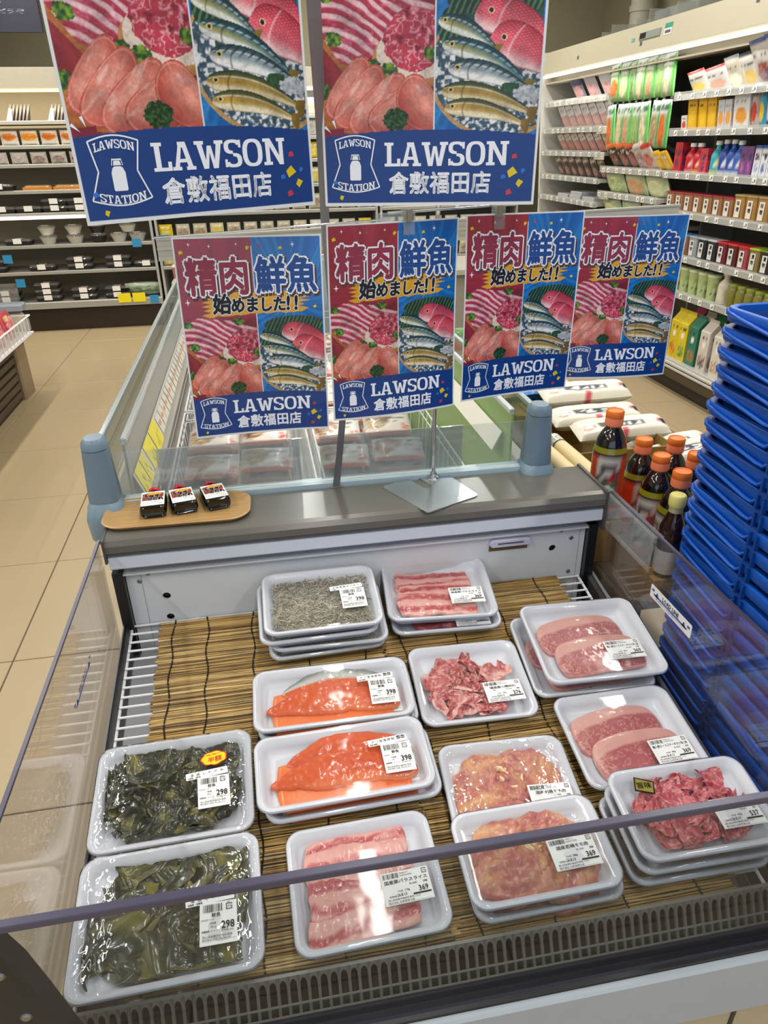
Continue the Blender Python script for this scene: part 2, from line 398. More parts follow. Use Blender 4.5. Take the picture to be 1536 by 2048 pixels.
# front grille: a comb of arched slots
GR = mat('grille_plastic', '8a8880', 0.4, var=0.03)
b = MB(); ng = 74; gx0, gx1 = -0.285, 0.622; pitch = (gx1-gx0)/ng
def gpt(x, t):   # t 0 at the top lip, 1 at the bottom; leans towards the shopper
    return (x, 0.518-0.022*t, zp(0.52)+0.016-0.042*t)
for i in range(ng):
    x = gx0+i*pitch; g = pitch*0.30; r = (pitch-g)/2; cx = x+pitch/2
    arc = [(cx-r*math.cos(PI*k/6), 0.28-0.2*math.sin(PI*k/6)) for k in range(7)]
    top = [(cx-pitch/2*math.cos(PI*k/6)/max(abs(math.cos(PI*k/6)), 0.72) if k not in (3,) else cx, 0.0) for k in range(7)]
    top = [(min(max(p, x), x+pitch), 0.0) for p, q in top]
    b.loft([[gpt(*p) for p in top], [gpt(*p) for p in arc]], 0, closed=False)
    for xa, xb in ((x, cx-r), (cx+r, x+pitch)):
        p = [gpt(xa, 0.0), gpt(xb, 0.0), gpt(xb, 1), gpt(xa, 1)]
        q = [(px, py+0.005, pz-0.001) for px, py, pz in p]
        b.loft([p, q], 0, True, True)
for t in (0.72, 1.0):
    b.tube([gpt(gx0, t), gpt(gx1, t)], 0.0014, 5)
b.loft([[(x, 0.518, zp(0.52)+0.016), (x, 0.522, zp(0.52)+0.0165), (x, 0.524, zp(0.52)+0.002)] for x in (gx0, gx1)], 0, closed=False)
cp(b, 'air_grille', GR)
b = MB(); b.box(gx0, 0.5195, 0.42, gx1, 0.5215, zp(0.52)+0.004); cp(b, 'grille_backing', mat('duct_dark', '1f1e1c', 0.7))
# front rail and body
b = MB()
b.loft([[(x, 0.503, 0.440), (x, 0.503, 0.452), (x, 0.496, 0.460), (x, 0.458, 0.470), (x, 0.453, 0.520), (x, 0.442, 0.526), (x, 0.436, 0.520), (x, 0.436, 0.440)] for x in (-0.345, 0.69)], 0, True, True)
cp(b, 'front_rail', DKFRAME)
b = MB(); b.box(-0.34, 0.4345, 0.516, 0.685, 0.440, 0.5235); cp(b, 'shadow_gap', BLACK)
b = MB(); b.bev(-0.345, 0.425, 0.415, 0.69, 0.437, 0.519, 0.003); cp(b, 'front_bumper', mat('front_bumper', 'a9b2bb', 0.35, var=0.03))
b = MB(); b.box(-0.315, 0.446, 0.06, 0.648, 1.285, 0.395); cp(b, 'base_body', mat('cream_base', 'bfb294', 0.5, var=0.03))
b = MB(); b.box(0.527, 0.4445, 0.06, 0.533, 0.447, 0.395); cp(b, 'panel_joint', BLACK)
b = MB(); b.box(-0.29, 0.50, 0.0, 0.62, 1.26, 0.06); cp(b, 'plinth', BLACK)
# little handle-shaped thermometer on the air panel
b = MB(); b.T = Matrix.Translation((0.452, PY-0.004, 0.680)) @ Matrix.Rotation(PI/2, 4, 'X')
b.loft([[(x, y, z) for x, y in rr(0.086-2*k, 0.017-2*k, 0.008-k, 5)] for k, z in ((0, -0.004), (0, 0.004), (0.002, 0.0065))], 0, False, True)
cp(b, 'thermometer', mat('thermo_plastic', 'c9cbe2', 0.3))
b = MB(); b.box(0.425, PY-0.0112, 0.6795, 0.478, PY-0.0106, 0.6825); cp(b, 'thermometer_scale', INKG)
b = MB(); b.box(0.410, PY-0.0008, 0.660, 0.490, PY+0.001, 0.672); cp(b, 'thermometer_recess', mat('recess_wood', '6d5a35', 0.6, scale=90))
# load line stickers on both side panes
def loadline(x, side):
    b = MB(); ya, yb, z0, z1 = 0.833, 0.962, 0.668, 0.693
    b.T = Matrix(((0, 0, side, x), (-1, 0, 0, yb), (0, 1, 0, z0), (0, 0, 0, 1))) if side < 0 else Matrix(((0, 0, 1, x), (-1, 0, 0, yb), (0, 1, 0, z0), (0, 0, 0, 1)))
    W, Hh = yb-ya, z1-z0
    if side < 0: b.prism(rr(W, Hh, 0.003, 3, W/2, Hh/2), 0.0001, 0.0004, 0)
    b.box(0.012, 0.0085, 0.0006, W-0.012, 0.0115, 0.0008, 1)
    for px, s in ((0.012, 1), (W-0.012, -1)):
        b.poly([(px+s*0.004, 0.0085, 0.0008), (px+s*0.016, 0.0085, 0.0008), (px+s*0.010, 0.0185, 0.0008)][::s], 1)
        b.box(min(px, px-s*0.007), 0.0145, 0.0006, max(px, px-s*0.007), 0.0185, 0.0008, 1)
    b.text('LOAD LINE', W/2, 0.0128, 0.0115, 0.0008, 1, 0.02, 0.9, 'c')
    b.text('最大陳列線より上に商品を置かないでください', W/2, 0.0040, 0.0034, 0.0008, 1, 0, 1, 'c', fit=0.09)
    cp(b, 'load_line_sticker', [PAPER, BLUEINK])
loadline(0.6395, -1); loadline(-0.3095, 1)
# clear price rail hooked over the right pane
b = MB(); b.box(0.636, 0.975, 0.707, 0.6375, 1.190, 0.776); b.box(0.636, 0.975, 0.776, 0.655, 1.190, 0.7775); b.box(0.641, 0.975, 0.765, 0.6425, 1.190, 0.776)
cp(b, 'clear_price_rail', ACRYL)

# wire deck
deck = thing('wire_shelf', 'white coated wire shelf under the bamboo mats inside the display case', 'shelf', (0.16, 0.85, zp(0.85)), (SL, 0, 0))
L2 = 0.33
for x in (-0.451, -0.33, 0.33, 0.447): MB().tube([(x, -L2, -0.0065), (x, L2, -0.0065)], 0.0028, 6).build('frame_wire', WIRE, deck, smooth=True)
cw = MB().tube([(-0.451, 0, -0.0025), (0.447, 0, -0.0025)], 0.0022, 6).build('cross_wire', WIRE, smooth=True, mesh_only=True)
for k in range(31): inst('cross_wire', cw, deck, (0, -L2+0.006+k*0.0216, 0))

# bamboo mats: thin reeds laid side to side, sewn with black cord
def bamboo(x0, x1, y0, y1, cords, label, lift, seed):
    rg = random.Random(seed)
    t = thing('bamboo_mat', label, 'mat', ((x0+x1)/2, (y0+y1)/2, zp((y0+y1)/2)+lift), (SL, 0, 0))
    n = int((y1-y0)/0.0037); V = []; F_ = []; Cc = []; cx = (x0+x1)/2; hl = (y1-y0)/2
    for i in range(n):
        y = -hl+(i+0.5)*(y1-y0)/n; r = rg.uniform(0.0013, 0.0023)
        a = x0-cx+rg.uniform(-0.004, 0.003); c = x1-cx+rg.uniform(-0.003, 0.016 if rg.random() < 0.3 else 0.004)
        base = C3(rg.choice(['c9a868', 'b8924f', 'd8bd84', 'a37f42', 'c4a05c', '8f6d3a', 'cfae70', 'b3904e']))
        ns = 9; dz = rg.uniform(0, 0.0012); sk = rg.uniform(-0.0012, 0.0012); n0 = len(V)
        for k in range(ns+1):
            x = a+(c-a)*k/ns; knot = 1.0
            yy = y+sk*math.sin(k*0.7+i)+0.0005*math.sin(k*2.1+i*1.7); cc = base*(0.72+0.3*rg.random())*knot
            for q in range(5):
                an = 2*PI*q/5; V.append((x, yy+r*math.cos(an), dz+r+r*math.sin(an))); Cc.append(cc)
        for k in range(ns):
            for q in range(5):
                F_.append((n0+k*5+q, n0+k*5+(q+1) % 5, n0+(k+1)*5+(q+1) % 5, n0+(k+1)*5+q))
    o = npmesh('bamboo_reeds', np.array(V), np.array(F_), np.clip(np.array(Cc), 0, 1), paintmat('bamboo_reed', 0.45, 0.0, 0.3, 400), t)
    tag(o, kind='stuff')
    for xc in cords:
        b = MB(); pts = []
        for k in range(n*2+1):
            y = -hl+k*(y1-y0)/(n*2); pts.append((xc-cx+0.0025*math.sin(k*0.12+xc*40)+0.0006*(-1)**k, y, 0.0046+0.0008*(-1)**(k//2)))
        b.tube(pts, 0.0013, 4); b.build('cord', mat('black_cord', '15130f', 0.7), t)
bamboo(-0.236, 0.168, 0.528, 1.170, (-0.211, -0.148, -0.065, 0.03, 0.135), 'left bamboo reed mat sewn with black cord under the seaweed and salmon packs', 0.0002, 3)
bamboo(0.170, 0.556, 0.525, 1.176, (0.205, 0.305, 0.407, 0.507), 'right bamboo reed mat sewn with black cord under the pork packs', 0.0004, 5)
# ================================================================== FOOD PACKS
FOAM = mat('foam_tray', 'dde2ec', 0.38, var=0.015, scale=200, coat=0.15)
WRAP = clear('cling_film', (0.965, 0.97, 0.975), 0.08, 1.42, haze=0.012, hazecol=(0.9, 0.9, 0.92), bump=0.22, bscale=16, bdist=0.004, boost=1.2)
WRAPW = clear('wrinkled_cling_film', (0.96, 0.965, 0.97), 0.03, 1.45, haze=0.012, hazecol=(0.9, 0.9, 0.92), bump=0.7, bscale=48, bdist=0.004, boost=1.6)
MEAT = paintmat('fresh_meat', 0.34, 0.35, 0.35, 160, sss=0.05)
SALM = paintmat('salmon_flesh', 0.30, 0.45, 0.25, 130, sss=0.05)
WEED = paintmat('wet_seaweed', 0.24, 0.5, 0.3, 120)
FISHY = paintmat('tiny_fish', 0.42, 0.15)

def strip(L, W, H, nu=28, nv=13, wf=None, cf=None, bend=None, hf=None, p=0.55, crump=0.0, seed=0):
    """a flat lying piece of food: outline wf(u), cross-section a flattened dome"""
    u = np.linspace(0, 1, nu)[:, None]; t = np.linspace(0, PI, nv)[None, :]
    yn = -np.cos(t)+0*u; zn = np.power(np.clip(np.sin(t), 0, 1), p)+0*u; U = u+0*t
    wv = wf(U) if wf else np.power(np.clip(1-np.abs(2*U-1)**4, 0, 1), 0.5)
    X = (U-0.5)*L; Y = yn*W/2*wv
    Z = H*zn*np.power(np.clip(wv, 0, 1), 0.5)
    if hf is not None: Z = Z*hf(U, yn)
    if bend is not None: Y = Y+bend(U)
    if crump:
        Z = Z+crump*H*(fbm(X*90, Y*90, seed, 3)-0.5)*zn*2; Y = Y+min(0.1, crump*0.5)*W*(fbm(X*60, Y*60, seed+5, 2)-0.5)*np.abs(yn)**3*2
    C = cf(U, yn) if cf else None
    return np.stack([X, Y, Z], -1), C
def put(P, x=0, y=0, z=0, rz=0, rx=0, ry=0):
    M_ = np.array((Matrix.Translation((x, y, z)) @ Matrix.Rotation(rz, 4, 'Z') @ Matrix.Rotation(rx, 4, 'X') @ Matrix.Rotation(ry, 4, 'Y')))
    return P @ M_[:3, :3].T + M_[:3, 3]
def curl(L, W, seed, amp=0.008, fold=2.0, nu=22, nv=9, cf=None, lift=0.0):
    """thin crumpled slice"""
    rg = np.random.default_rng(seed); ph = rg.random(4)*6.28
    u = np.linspace(0, 1, nu)[:, None]; v = np.linspace(-1, 1, nv)[None, :]; U = u+0*v; Vv = v+0*u
    wv = 0.65+0.35*np.sin(PI*U)*1.0+0.25*(fbm(U*4, Vv*0, seed)-0.5)
    X = (U-0.5)*L*0.8+0.12*L*np.sin(fold*PI*U+ph[0])*(0.6+0.4*Vv)
    Y = Vv*W/2*wv+0.12*L*np.sin(1.5*PI*U+ph[1])
    Z = amp*(0.9+np.sin(fold*2*PI*U+ph[2])*0.6*(0.5+0.5*Vv)+np.cos(2.2*Vv+ph[3])*0.5+(fbm(U*7, Vv*3, seed+3, 3)-0.5)*1.1)
    Z = np.maximum(Z, 0.0004)+lift
    return np.stack([X, Y, Z], -1), cf(U, Vv) if cf else None

def tray_mesh(w_, d_, h=0.026, r=0.022):
    b = MB(); g = lambda k, z, rr_=0: [(x, y, z) for x, y in rr(w_-2*k, d_-2*k, max(r-k*0.6, 0.006)+rr_, 6)]
    b.loft([g(0.019, 0.0), g(0.012, 0.004), g(0.0045, h*0.72), g(0.0005, h*0.80), g(0, h*0.88), g(0.0012, h*0.98), g(0.004, h), g(0.0062, h*0.975),
            g(0.0078, h*0.86), g(0.0105, h*0.82), g(0.0135, h*0.5), g(0.020, 0.0042), g(0.028, 0.003)], 0, True, True)
    return b.build('tray', FOAM, smooth=50, mesh_only=True)
def film_z(w_, d_, bulge, h=0.0265):
    def f(x, y):
        a = max(0, 1-abs(2*x/w_)**3.0); c = max(0, 1-abs(2*y/d_)**3.0); return h+bulge*a*c
    return f
def film_mesh(w_, d_, bulge, seed=0, wrinkle=0.0, h=0.0265, matl=None):
    n = 30; f = film_z(w_, d_, bulge, h)
    out = rr(w_+0.0006, d_+0.0006, 0.022, 6); k = len(out); nr = 12
    V = []
    for i in range(nr+1):
        s = i/nr
        for (x, y) in out:
            X, Y = x*s, y*s; z = f(X, Y)
            if wrinkle: z += wrinkle*(float(fbm(X*70+seed, Y*70, seed, 3))-0.5)*max(0, 1-s**4)
            if i == nr: z -= 0.0012
            V.append((X, Y, z))
    # skirt down the outside of the rim
    for (x, y) in out: V.append((x*1.002, y*1.002, h-0.006))
    F_ = []
    for i in range(nr+1):
        for q in range(k): F_.append((i*k+q, i*k+(q+1) % k, (i+1)*k+(q+1) % k, (i+1)*k+q))
    me = npmesh('cling_film', np.array(V), np.array(F_), None, matl or WRAP, mesh_only=True)
    return me

# ---- price labels -------------------------------------------------
def barcode(b, x, y, w_, h_, z, seed):
    rg = random.Random(seed); px = x
    while px < x+w_:
        t = rg.choice((0.00035, 0.0006, 0.0009)); b.box(px, y, z-0.00005, min(px+t, x+w_), y+h_, z, 1); px += t+rg.choice((0.0004, 0.0007, 0.0010))
def recycle(b, x, y, s, z):
    for q in ((x, y, x+s, y+s*0.12), (x, y+s*0.88, x+s, y+s), (x, y, x+s*0.12, y+s), (x+s*0.88, y, x+s, y+s*0.55), (x+s*0.88, y+s*0.75, x+s, y+s)): b.box(q[0], q[1], z-0.00005, q[2], q[3], z, 1)
    b.text('プラ', x+s/2, y+s*0.3, s*0.45, z, 1, 0.02, 0.8, 'c')
def label_meat(title, price, old, grams, seed=1, W=0.064, H=0.042):
    b = MB(); b.box(0, 0, 0, W, H, 0.0003, 0); z = 0.0005
    barcode(b, 0.003, H-0.0085, 0.021, 0.0065, z, seed)
    b.text('保存温度4℃以下', 0.0255, H-0.0042, 0.0022, z, 1, 0, 1, fit=0.012); b.text('加工者 株式会社 生鮮市場', 0.0255, H-0.0074, 0.0022, z, 1, 0, 1, fit=0.016)
    recycle(b, W-0.0088, H-0.0083, 0.0062, z)
    b.text(title, W/2, H-0.0152, 0.0054, z, 1, 0.012, 1, 'c', fit=min(W-0.006, 0.0064*len(title)))
    b.text('税込価格', W-0.0285, H-0.0200, 0.0026, z, 1); b.text(old, W-0.0045, H-0.0204, 0.0038, z, 1, 0.02, 1, 'r'); 
    b.text(price, W-0.005, H-0.0302, 0.0098, z, 1, 0.022, 0.9, 'r')
    b.box(W-0.026, H-0.0338, z-0.00005, W-0.002, H-0.0316, z, 1)
    b.text('内容量', 0.0185, H-0.0268, 0.0024, z, 1); b.text(grams+'g', 0.0275, H-0.0268, 0.0036, z, 1, 0.01)
    b.text('26.8.13', 0.0170, H-0.0325, 0.0052, z, 1, 0.012, 0.85); b.text('消費期限', 0.0062, H-0.0325, 0.0026, z, 1)
    b.text('岡山県倉敷市福田町東塚 13-23', 0.004, H-0.0366, 0.0028, z, 1, 0, 1, fit=0.042); b.text('株式会社 生鮮青果水産', 0.004, H-0.0402, 0.0028, z, 1, 0, 1, fit=0.034)
    b.box(0.004, H-0.0411, z-0.00005, W-0.004, H-0.0409, z, 1)
    return b
def label_sea(price, grams, seed=1, W=0.045, H=0.050):
    b = MB(); b.box(0, 0, 0, W, H, 0.0003, 0); z = 0.0005
    barcode(b, 0.004, H-0.0120, 0.0235, 0.0095, z, seed)
    recycle(b, W-0.0130, H-0.0110, 0.0075, z); b.text('容器', W-0.012, H-0.0028, 0.0018, z, 1)
    b.text('鮮魚', W*0.44, H-0.0178, 0.0056, z, 1, 0.014, 1, 'c')
    b.text('保存温度10℃以下', 0.002, H-0.0216, 0.0022, z, 1, 0, 1, fit=0.016)
    b.text(price, W-0.0035, H-0.0330, 0.0125, z, 1, 0.024, 0.85, 'r'); b.text('税込価格 (税込)', W-0.004, H-0.0362, 0.0022, z, 1, 0, 1, 'r')
    b.text('内容量', 0.012, H-0.0262, 0.0026, z, 1, 0.01); b.text(grams, 0.012, H-0.0305, 0.0034, z, 1)
    b.text('26. 8. 12', 0.013, H-0.0352, 0.0028, z, 1); b.text('消費期限', 0.002, H-0.0352, 0.0024, z, 1, 0.02)
    b.box(0.002, H-0.0452, z-0.00005, W-0.002, H-0.0450, z, 1); b.box(0.002, H-0.0382, z-0.00005, W-0.002, H-0.0381, z, 2)
    b.text('岡山県倉敷市福田町東塚', 0.003, H-0.0418, 0.0030, z, 1, 0, 1, fit=0.036); b.text('株式会社 水産 TEL 086-000', 0.003, H-0.0446, 0.0024, z, 1, 0, 1, fit=0.034)
    return b
def label_name(title, sub, W=0.060, H=0.0115, block=False):
    b = MB(); b.prism(rr(W, H, 0.0012, 2, W/2, H/2), 0, 0.0003, 0); z = 0.0005; n = len(title); wd = W*(0.62 if block else 0.86)
    for i, ch in enumerate(title): b.text(ch, W*0.09+wd*(i+0.5)/n-0.0012, H*0.42, 0.0052, z, 1, 0.0, 1, 'c')
    b.text(sub, 0.0025, H*0.10, 0.0026, z, 1, 0.02, 1)
    if block:
        for k in range(2):
            x0 = W*0.74+k*0.0068; b.box(x0, H*0.40, z-0.00005, x0+0.0058, H*0.88, z, 1); b.text('加熱' if k == 0 else '養殖', x0+0.0029, H*0.50, 0.0028, z+0.0001, 0, 0, 1, 'c')
    return b
def stick(b, parent, name, fz, cx, cy, rz, mats=(PAPER, INK, INKG), W=0.06, H=0.04, lift=0.0004):
    """label centred at (cx,cy) on the film, following it"""
    ca, sa = math.cos(rz), math.sin(rz)
    def cf(x, y, z):
        a, c = x-W/2, y-H/2; X, Y = cx+ca*a-sa*c, cy+sa*a+ca*c
        return (X, Y, fz(X, Y)+z+lift)
    return b.build(name, list(mats), parent, conform=cf)

# ---- colour fields ------------------------------------------------
def c_belly(seed, k=2.6, ph=0.0, lean='b03a42', fat='e9b9ac', mid='d98c84'):
    def f(U, v):
        s = v*k+ph+0.9*(fbm(U*3.2, v*0.6, seed)-0.5)*2+0.25*(fbm(U*22, v*5, seed+2, 3)-0.5)
        t = np.clip(np.sin(s*2.0)*1.5+0.1, 0, 1)*np.clip((fbm(U*4, v*2, seed+9)-0.22)*4, 0, 1)
        c = mixc(C3(fat), C3(mid), fbm(U*14, v*4, seed+4)*0.7); c = mixc(c, C3(lean), t*(0.7+0.5*fbm(U*30, v*9, seed+6)))
        vein = np.clip(1-np.abs(fbm(U*20, v*4, seed+8)-0.5)*22, 0, 1)*t
        return mixc(c, C3('f2cfc4'), vein*0.6)
    return f
def c_loin(seed):
    def f(U, v):
        edge = np.clip((v-0.30-0.25*(U-0.5)+0.12*(fbm(U*5, v*0, seed)-0.5))*9, 0, 1)       # fat cap on the far side
        rim = np.clip((np.maximum(np.abs(2*U-1)**2.2, np.abs(v)**2)-0.80)*6, 0, 1)
        lean = mixc(C3('b86a68'), C3('a85355'), fbm(U*9, v*4, seed)); vein = np.clip(1-np.abs(fbm(U*16, v*5.5, seed+3, 4)-0.5)*20, 0, 1)
        lean = mixc(lean, C3('e0aca4'), vein*0.9)
        side = np.clip((0.26-U)*9, 0, 1)*np.clip(1.2-np.abs(fbm(U*16, v*7, seed+5)-0.5)*14, 0, 1)
        c = mixc(lean, C3('deaa9e'), np.clip(edge*0.9+rim*0.55+side*0.7, 0, 1))
        inner = np.clip(1-np.abs(v-0.52+0.04*np.sin(U*9))*14, 0, 1)*np.clip((U-0.55)*6, 0, 1)*0.0
        return mixc(c, C3('dd9f98'), np.clip(inner+0.25*fbm(U*12, v*6, seed+7)*edge, 0, 1))
    return f
def c_chick(seed, base='c4836a', pink='b05c58', yel='d9a462'):
    def f(U, v):
        n = fbm(U*4, v*2.4, seed); c = mixc(C3(base), C3(pink), np.clip((n-0.4)*4, 0, 1)); n2 = fbm(U*3.5, v*2, seed+4)
        c = mixc(c, C3(yel), np.clip((n2-0.55)*5, 0, 1)*0.75); vein = np.clip(1-np.abs(fbm(U*7, v*5, seed+8)-0.5)*24, 0, 1)
        return mixc(c, C3('e9c6b0'), vein*0.55)
    return f
def c_beef(seed, dark='a83540', mid='c8545c', fat='eab4ae', amt=0.55):
    def f(U, v):
        c = mixc(C3(dark), C3(mid), fbm(U*6, v*3, seed)*1.2); vein = np.clip(1-np.abs(fbm(U*13, v*5, seed+3, 4)-0.5)*13, 0, 1)
        c = mixc(c, C3(fat), vein*amt*1.5); band = np.clip((fbm(U*2.5, v*1.5, seed+6)-0.58)*7, 0, 1)
        return mixc(c, C3(fat), band*amt)
    return f
def c_weed(seed, up=0.0):
    def f(U, v):
        n = fbm(U*3, v*1.6, seed)+up; c = mixc(C3('11150e'), C3('2e351c'), np.clip((n-0.3)*2.4, 0, 1)); k = np.clip((fbm(U*2, v*1.2, seed+5)+up*0.6-0.56)*5, 0, 1)
        c = mixc(c, C3('6e6b2c'), k); e = np.clip((np.abs(v)-0.86)*8, 0, 1)
        return mixc(c, C3('6d6a30'), e*0.6)
    return f
def c_salmon(seed, skin_far=True, silver=0.0):
    def f(U, v):
        c = mixc(C3('dc5f1a'), C3('c64614'), fbm(U*5, v*3, seed)*1.1); belly = np.clip((-v-0.35)*1.6, 0, 1)*np.clip(U*1.5, 0, 1)
        c = mixc(c, C3('ee8b52'), belly*0.7)
        lines = np.clip(1-np.abs(np.sin(U*46+v*4+2*fbm(U*5, v*2, seed+2)))*3.5, 0, 1); c = mixc(c, C3('f2a478'), lines*0.25)
        if silver:
            s = np.clip((v-(1-silver))*14, 0, 1); sc = 0.5+0.5*np.sin(U*170)*np.sin(v*46); sk = mixc(C3('565a60'), C3('c9ccc8'), np.clip(1.4-(v-(1-silver))/silver*1.6+0.3*sc, 0, 1)*0.9)
            c = mixc(c, sk, s)
        dark = np.clip((np.abs(v)-0.90)*10, 0, 1)*(0.65 if skin_far else 0.3); return mixc(c, C3('3f3c3c'), dark*(v > 0))
    return f

# ---- contents -----------------------------------------------------
def in_bara(parent, w_, d_, seed, full=True):
    rg = random.Random(seed); n = 6
    for i in range(n):
        y = d_*0.29-i*d_*0.118; L = w_*rg.uniform(0.70, 0.74)
        P, C = strip(L, d_*0.30, 0.0075, 90, 25, lambda U: np.clip(0.9+0.22*(fbm(U*5, U*0, seed+i)-0.5)*2, 0, 1.2)*np.clip(np.sin(PI*U)*9, 0, 1)**0.5,
                     c_belly(seed*7+i*3, 2.2, i*0.9), lambda U, i=i: 0.006*np.sin(U*3+i+seed), None, 0.45, 0.25, seed+i)
        P = put(P, -w_*0.03+rg.uniform(-0.004, 0.004), y, 0.0055+i*0.0016, math.radians(rg.uniform(-3, 3)), 0.10)
        gridmesh('pork_belly_slice', P, C, MEAT, parent)
def in_loin(parent, w_, d_, seed):
    for i, (yy, xx, a) in enumerate(((d_*0.13, -w_*0.05, 5), (-d_*0.17, w_*0.03, 4))):
        wf = lambda U: np.clip((1-np.abs(2*U-1)**9), 0, 1)**0.5*(0.95+0.06*np.sin(PI*(U*0.9+0.05)))*(0.97+0.06*fbm(U*3, U*0, seed+i))
        P, C = strip(w_*0.78, d_*0.43, 0.010, 110, 61, wf, c_loin(seed+i*4), lambda U: 0.008*np.sin(PI*U)-0.004, None, 0.35, 0.03, seed+i)
        gridmesh('pork_loin_steak', put(P, xx, yy, 0.005+0.003*i, math.radians(a), 0.06), C, MEAT, parent)
def in_chick(parent, w_, d_, seed):
    rg = random.Random(seed)
    lay = [(-0.15, 0.14, 0.56, 0.50, 20, 0.015), (0.20, 0.15, 0.50, 0.50, -25, 0.016), (-0.10, -0.15, 0.70, 0.56, 8, 0.017), (0.20, -0.16, 0.54, 0.52, 30, 0.017), (0.03, 0.02, 0.36, 0.36, 75, 0.020)]
    for i, (x, y, l, ww, a, h) in enumerate(lay):
        P, C = strip(w_*l, d_*ww, h, 52, 29, lambda U: np.clip(1-np.abs(2*U-1)**2.6, 0, 1)**0.5*(0.78+0.4*fbm(U*3.5, U*0+i, seed+i)), c_chick(seed*5+i),
                     lambda U: 0.006*np.sin(4*U+i), lambda U, v: 0.75+0.5*fbm(U*4, v*2.4, seed+i+30), 0.5, 0.4, seed+i)
        gridmesh('chicken_thigh_piece', put(P, x*w_*0.95, y*d_, 0.004+0.0015*(i == 4), math.radians(a)), C, MEAT, parent)
    for i in range(4):
        P, C = strip(w_*0.16, 0.007, 0.006, 14, 7, None, lambda U, v: mixc(C3('eed08c'), C3('f4e0b8'), fbm(U*5, v*2, i)), lambda U: 0.005*np.sin(6*U+i), None, 0.6, 0.5, i)
        gridmesh('yellow_fat', put(P, w_*(-0.02+0.10*rg.random()), d_*(0.16-0.2*rg.random()), 0.018, math.radians(rg.uniform(-70, 70))), C, MEAT, parent)
def in_scraps(parent, w_, d_, seed, name, cols, n, size, amp, ax=0.34, ay=0.32, ox=-0.02, oy=-0.04):
    rg = random.Random(seed)
    for i in range(n):
        cf = cols(seed*11+i) if not isinstance(cols, (list,)) else rg.choice(cols)(seed*11+i)
        L = size*rg.uniform(0.75, 1.25); P, C = curl(L, L*rg.uniform(0.35, 0.55), seed*31+i, amp*rg.uniform(0.7, 1.2), rg.uniform(1.2, 2.4), 30, 12, cf, 0)
        a = 2*PI*i*0.381966; r = math.sqrt((i+0.5)/n)
        z = 0.004+0.0085*(i/n)
        x, y = (ox+ax*r*math.cos(a))*w_, (oy+ay*r*math.sin(a))*d_
        Q = put(P, x, y, z, rg.uniform(0, 6.28))
        for ax_, lim in ((0, w_/2-0.0155), (1, d_/2-0.0155)):
            q = np.abs(Q[..., ax_]); Q[..., ax_] = np.sign(Q[..., ax_])*np.where(q > 0.82*lim, 0.82*lim+0.18*lim*np.tanh((q-0.82*lim)/(0.18*lim)), q)
        gridmesh(name, Q, C, MEAT if name != 'seaweed_leaf' else WEED, parent)
def in_salmon(parent, w_, d_, seed, silver=False):
    wf = lambda U: np.clip(U*2.4+0.02, 0, 1)**0.62*np.clip((1-U)*9, 0, 1)**0.4*(1-0.42*np.clip(U-0.35, 0, 1)/0.65)
    # pieces underneath
    P, C = strip(w_*0.78, d_*0.62, 0.007, 30, 13, lambda U: np.clip(np.sin(PI*U)*8, 0, 1)**0.3, lambda U, v: mixc(C3('e68a58'), C3('e6661a'), fbm(U*3, v*2, seed)), None, None, 0.3)
    gridmesh('lower_salmon_piece', put(P, -w_*0.005, -d_*0.12, 0.0045, math.radians(1)), C, SALM, parent)
    P, C = strip(w_*0.74, d_*0.52, 0.012, 120, 35, wf, c_salmon(seed+1, True, 0.95 if silver else 0.10), lambda U: 0.016*np.sin(PI*U)**1.0-0.006, None, 0.5, 0.12, seed)
    gridmesh('salmon_fillet', put(P, w_*0.05, d_*0.165, 0.008, math.radians(-2), 0.10), C, SALM, parent)
    P, C = strip(w_*0.84, d_*0.48, 0.014, 110, 31, wf, c_salmon(seed+2, True, 0.0), lambda U: 0.016*np.sin(PI*U)-0.004, None, 0.5, 0.12, seed+3)
    gridmesh('salmon_fillet', put(P, w_*0.0, -d_*0.13, 0.0105, math.radians(-3), 0.08), C, SALM, parent)
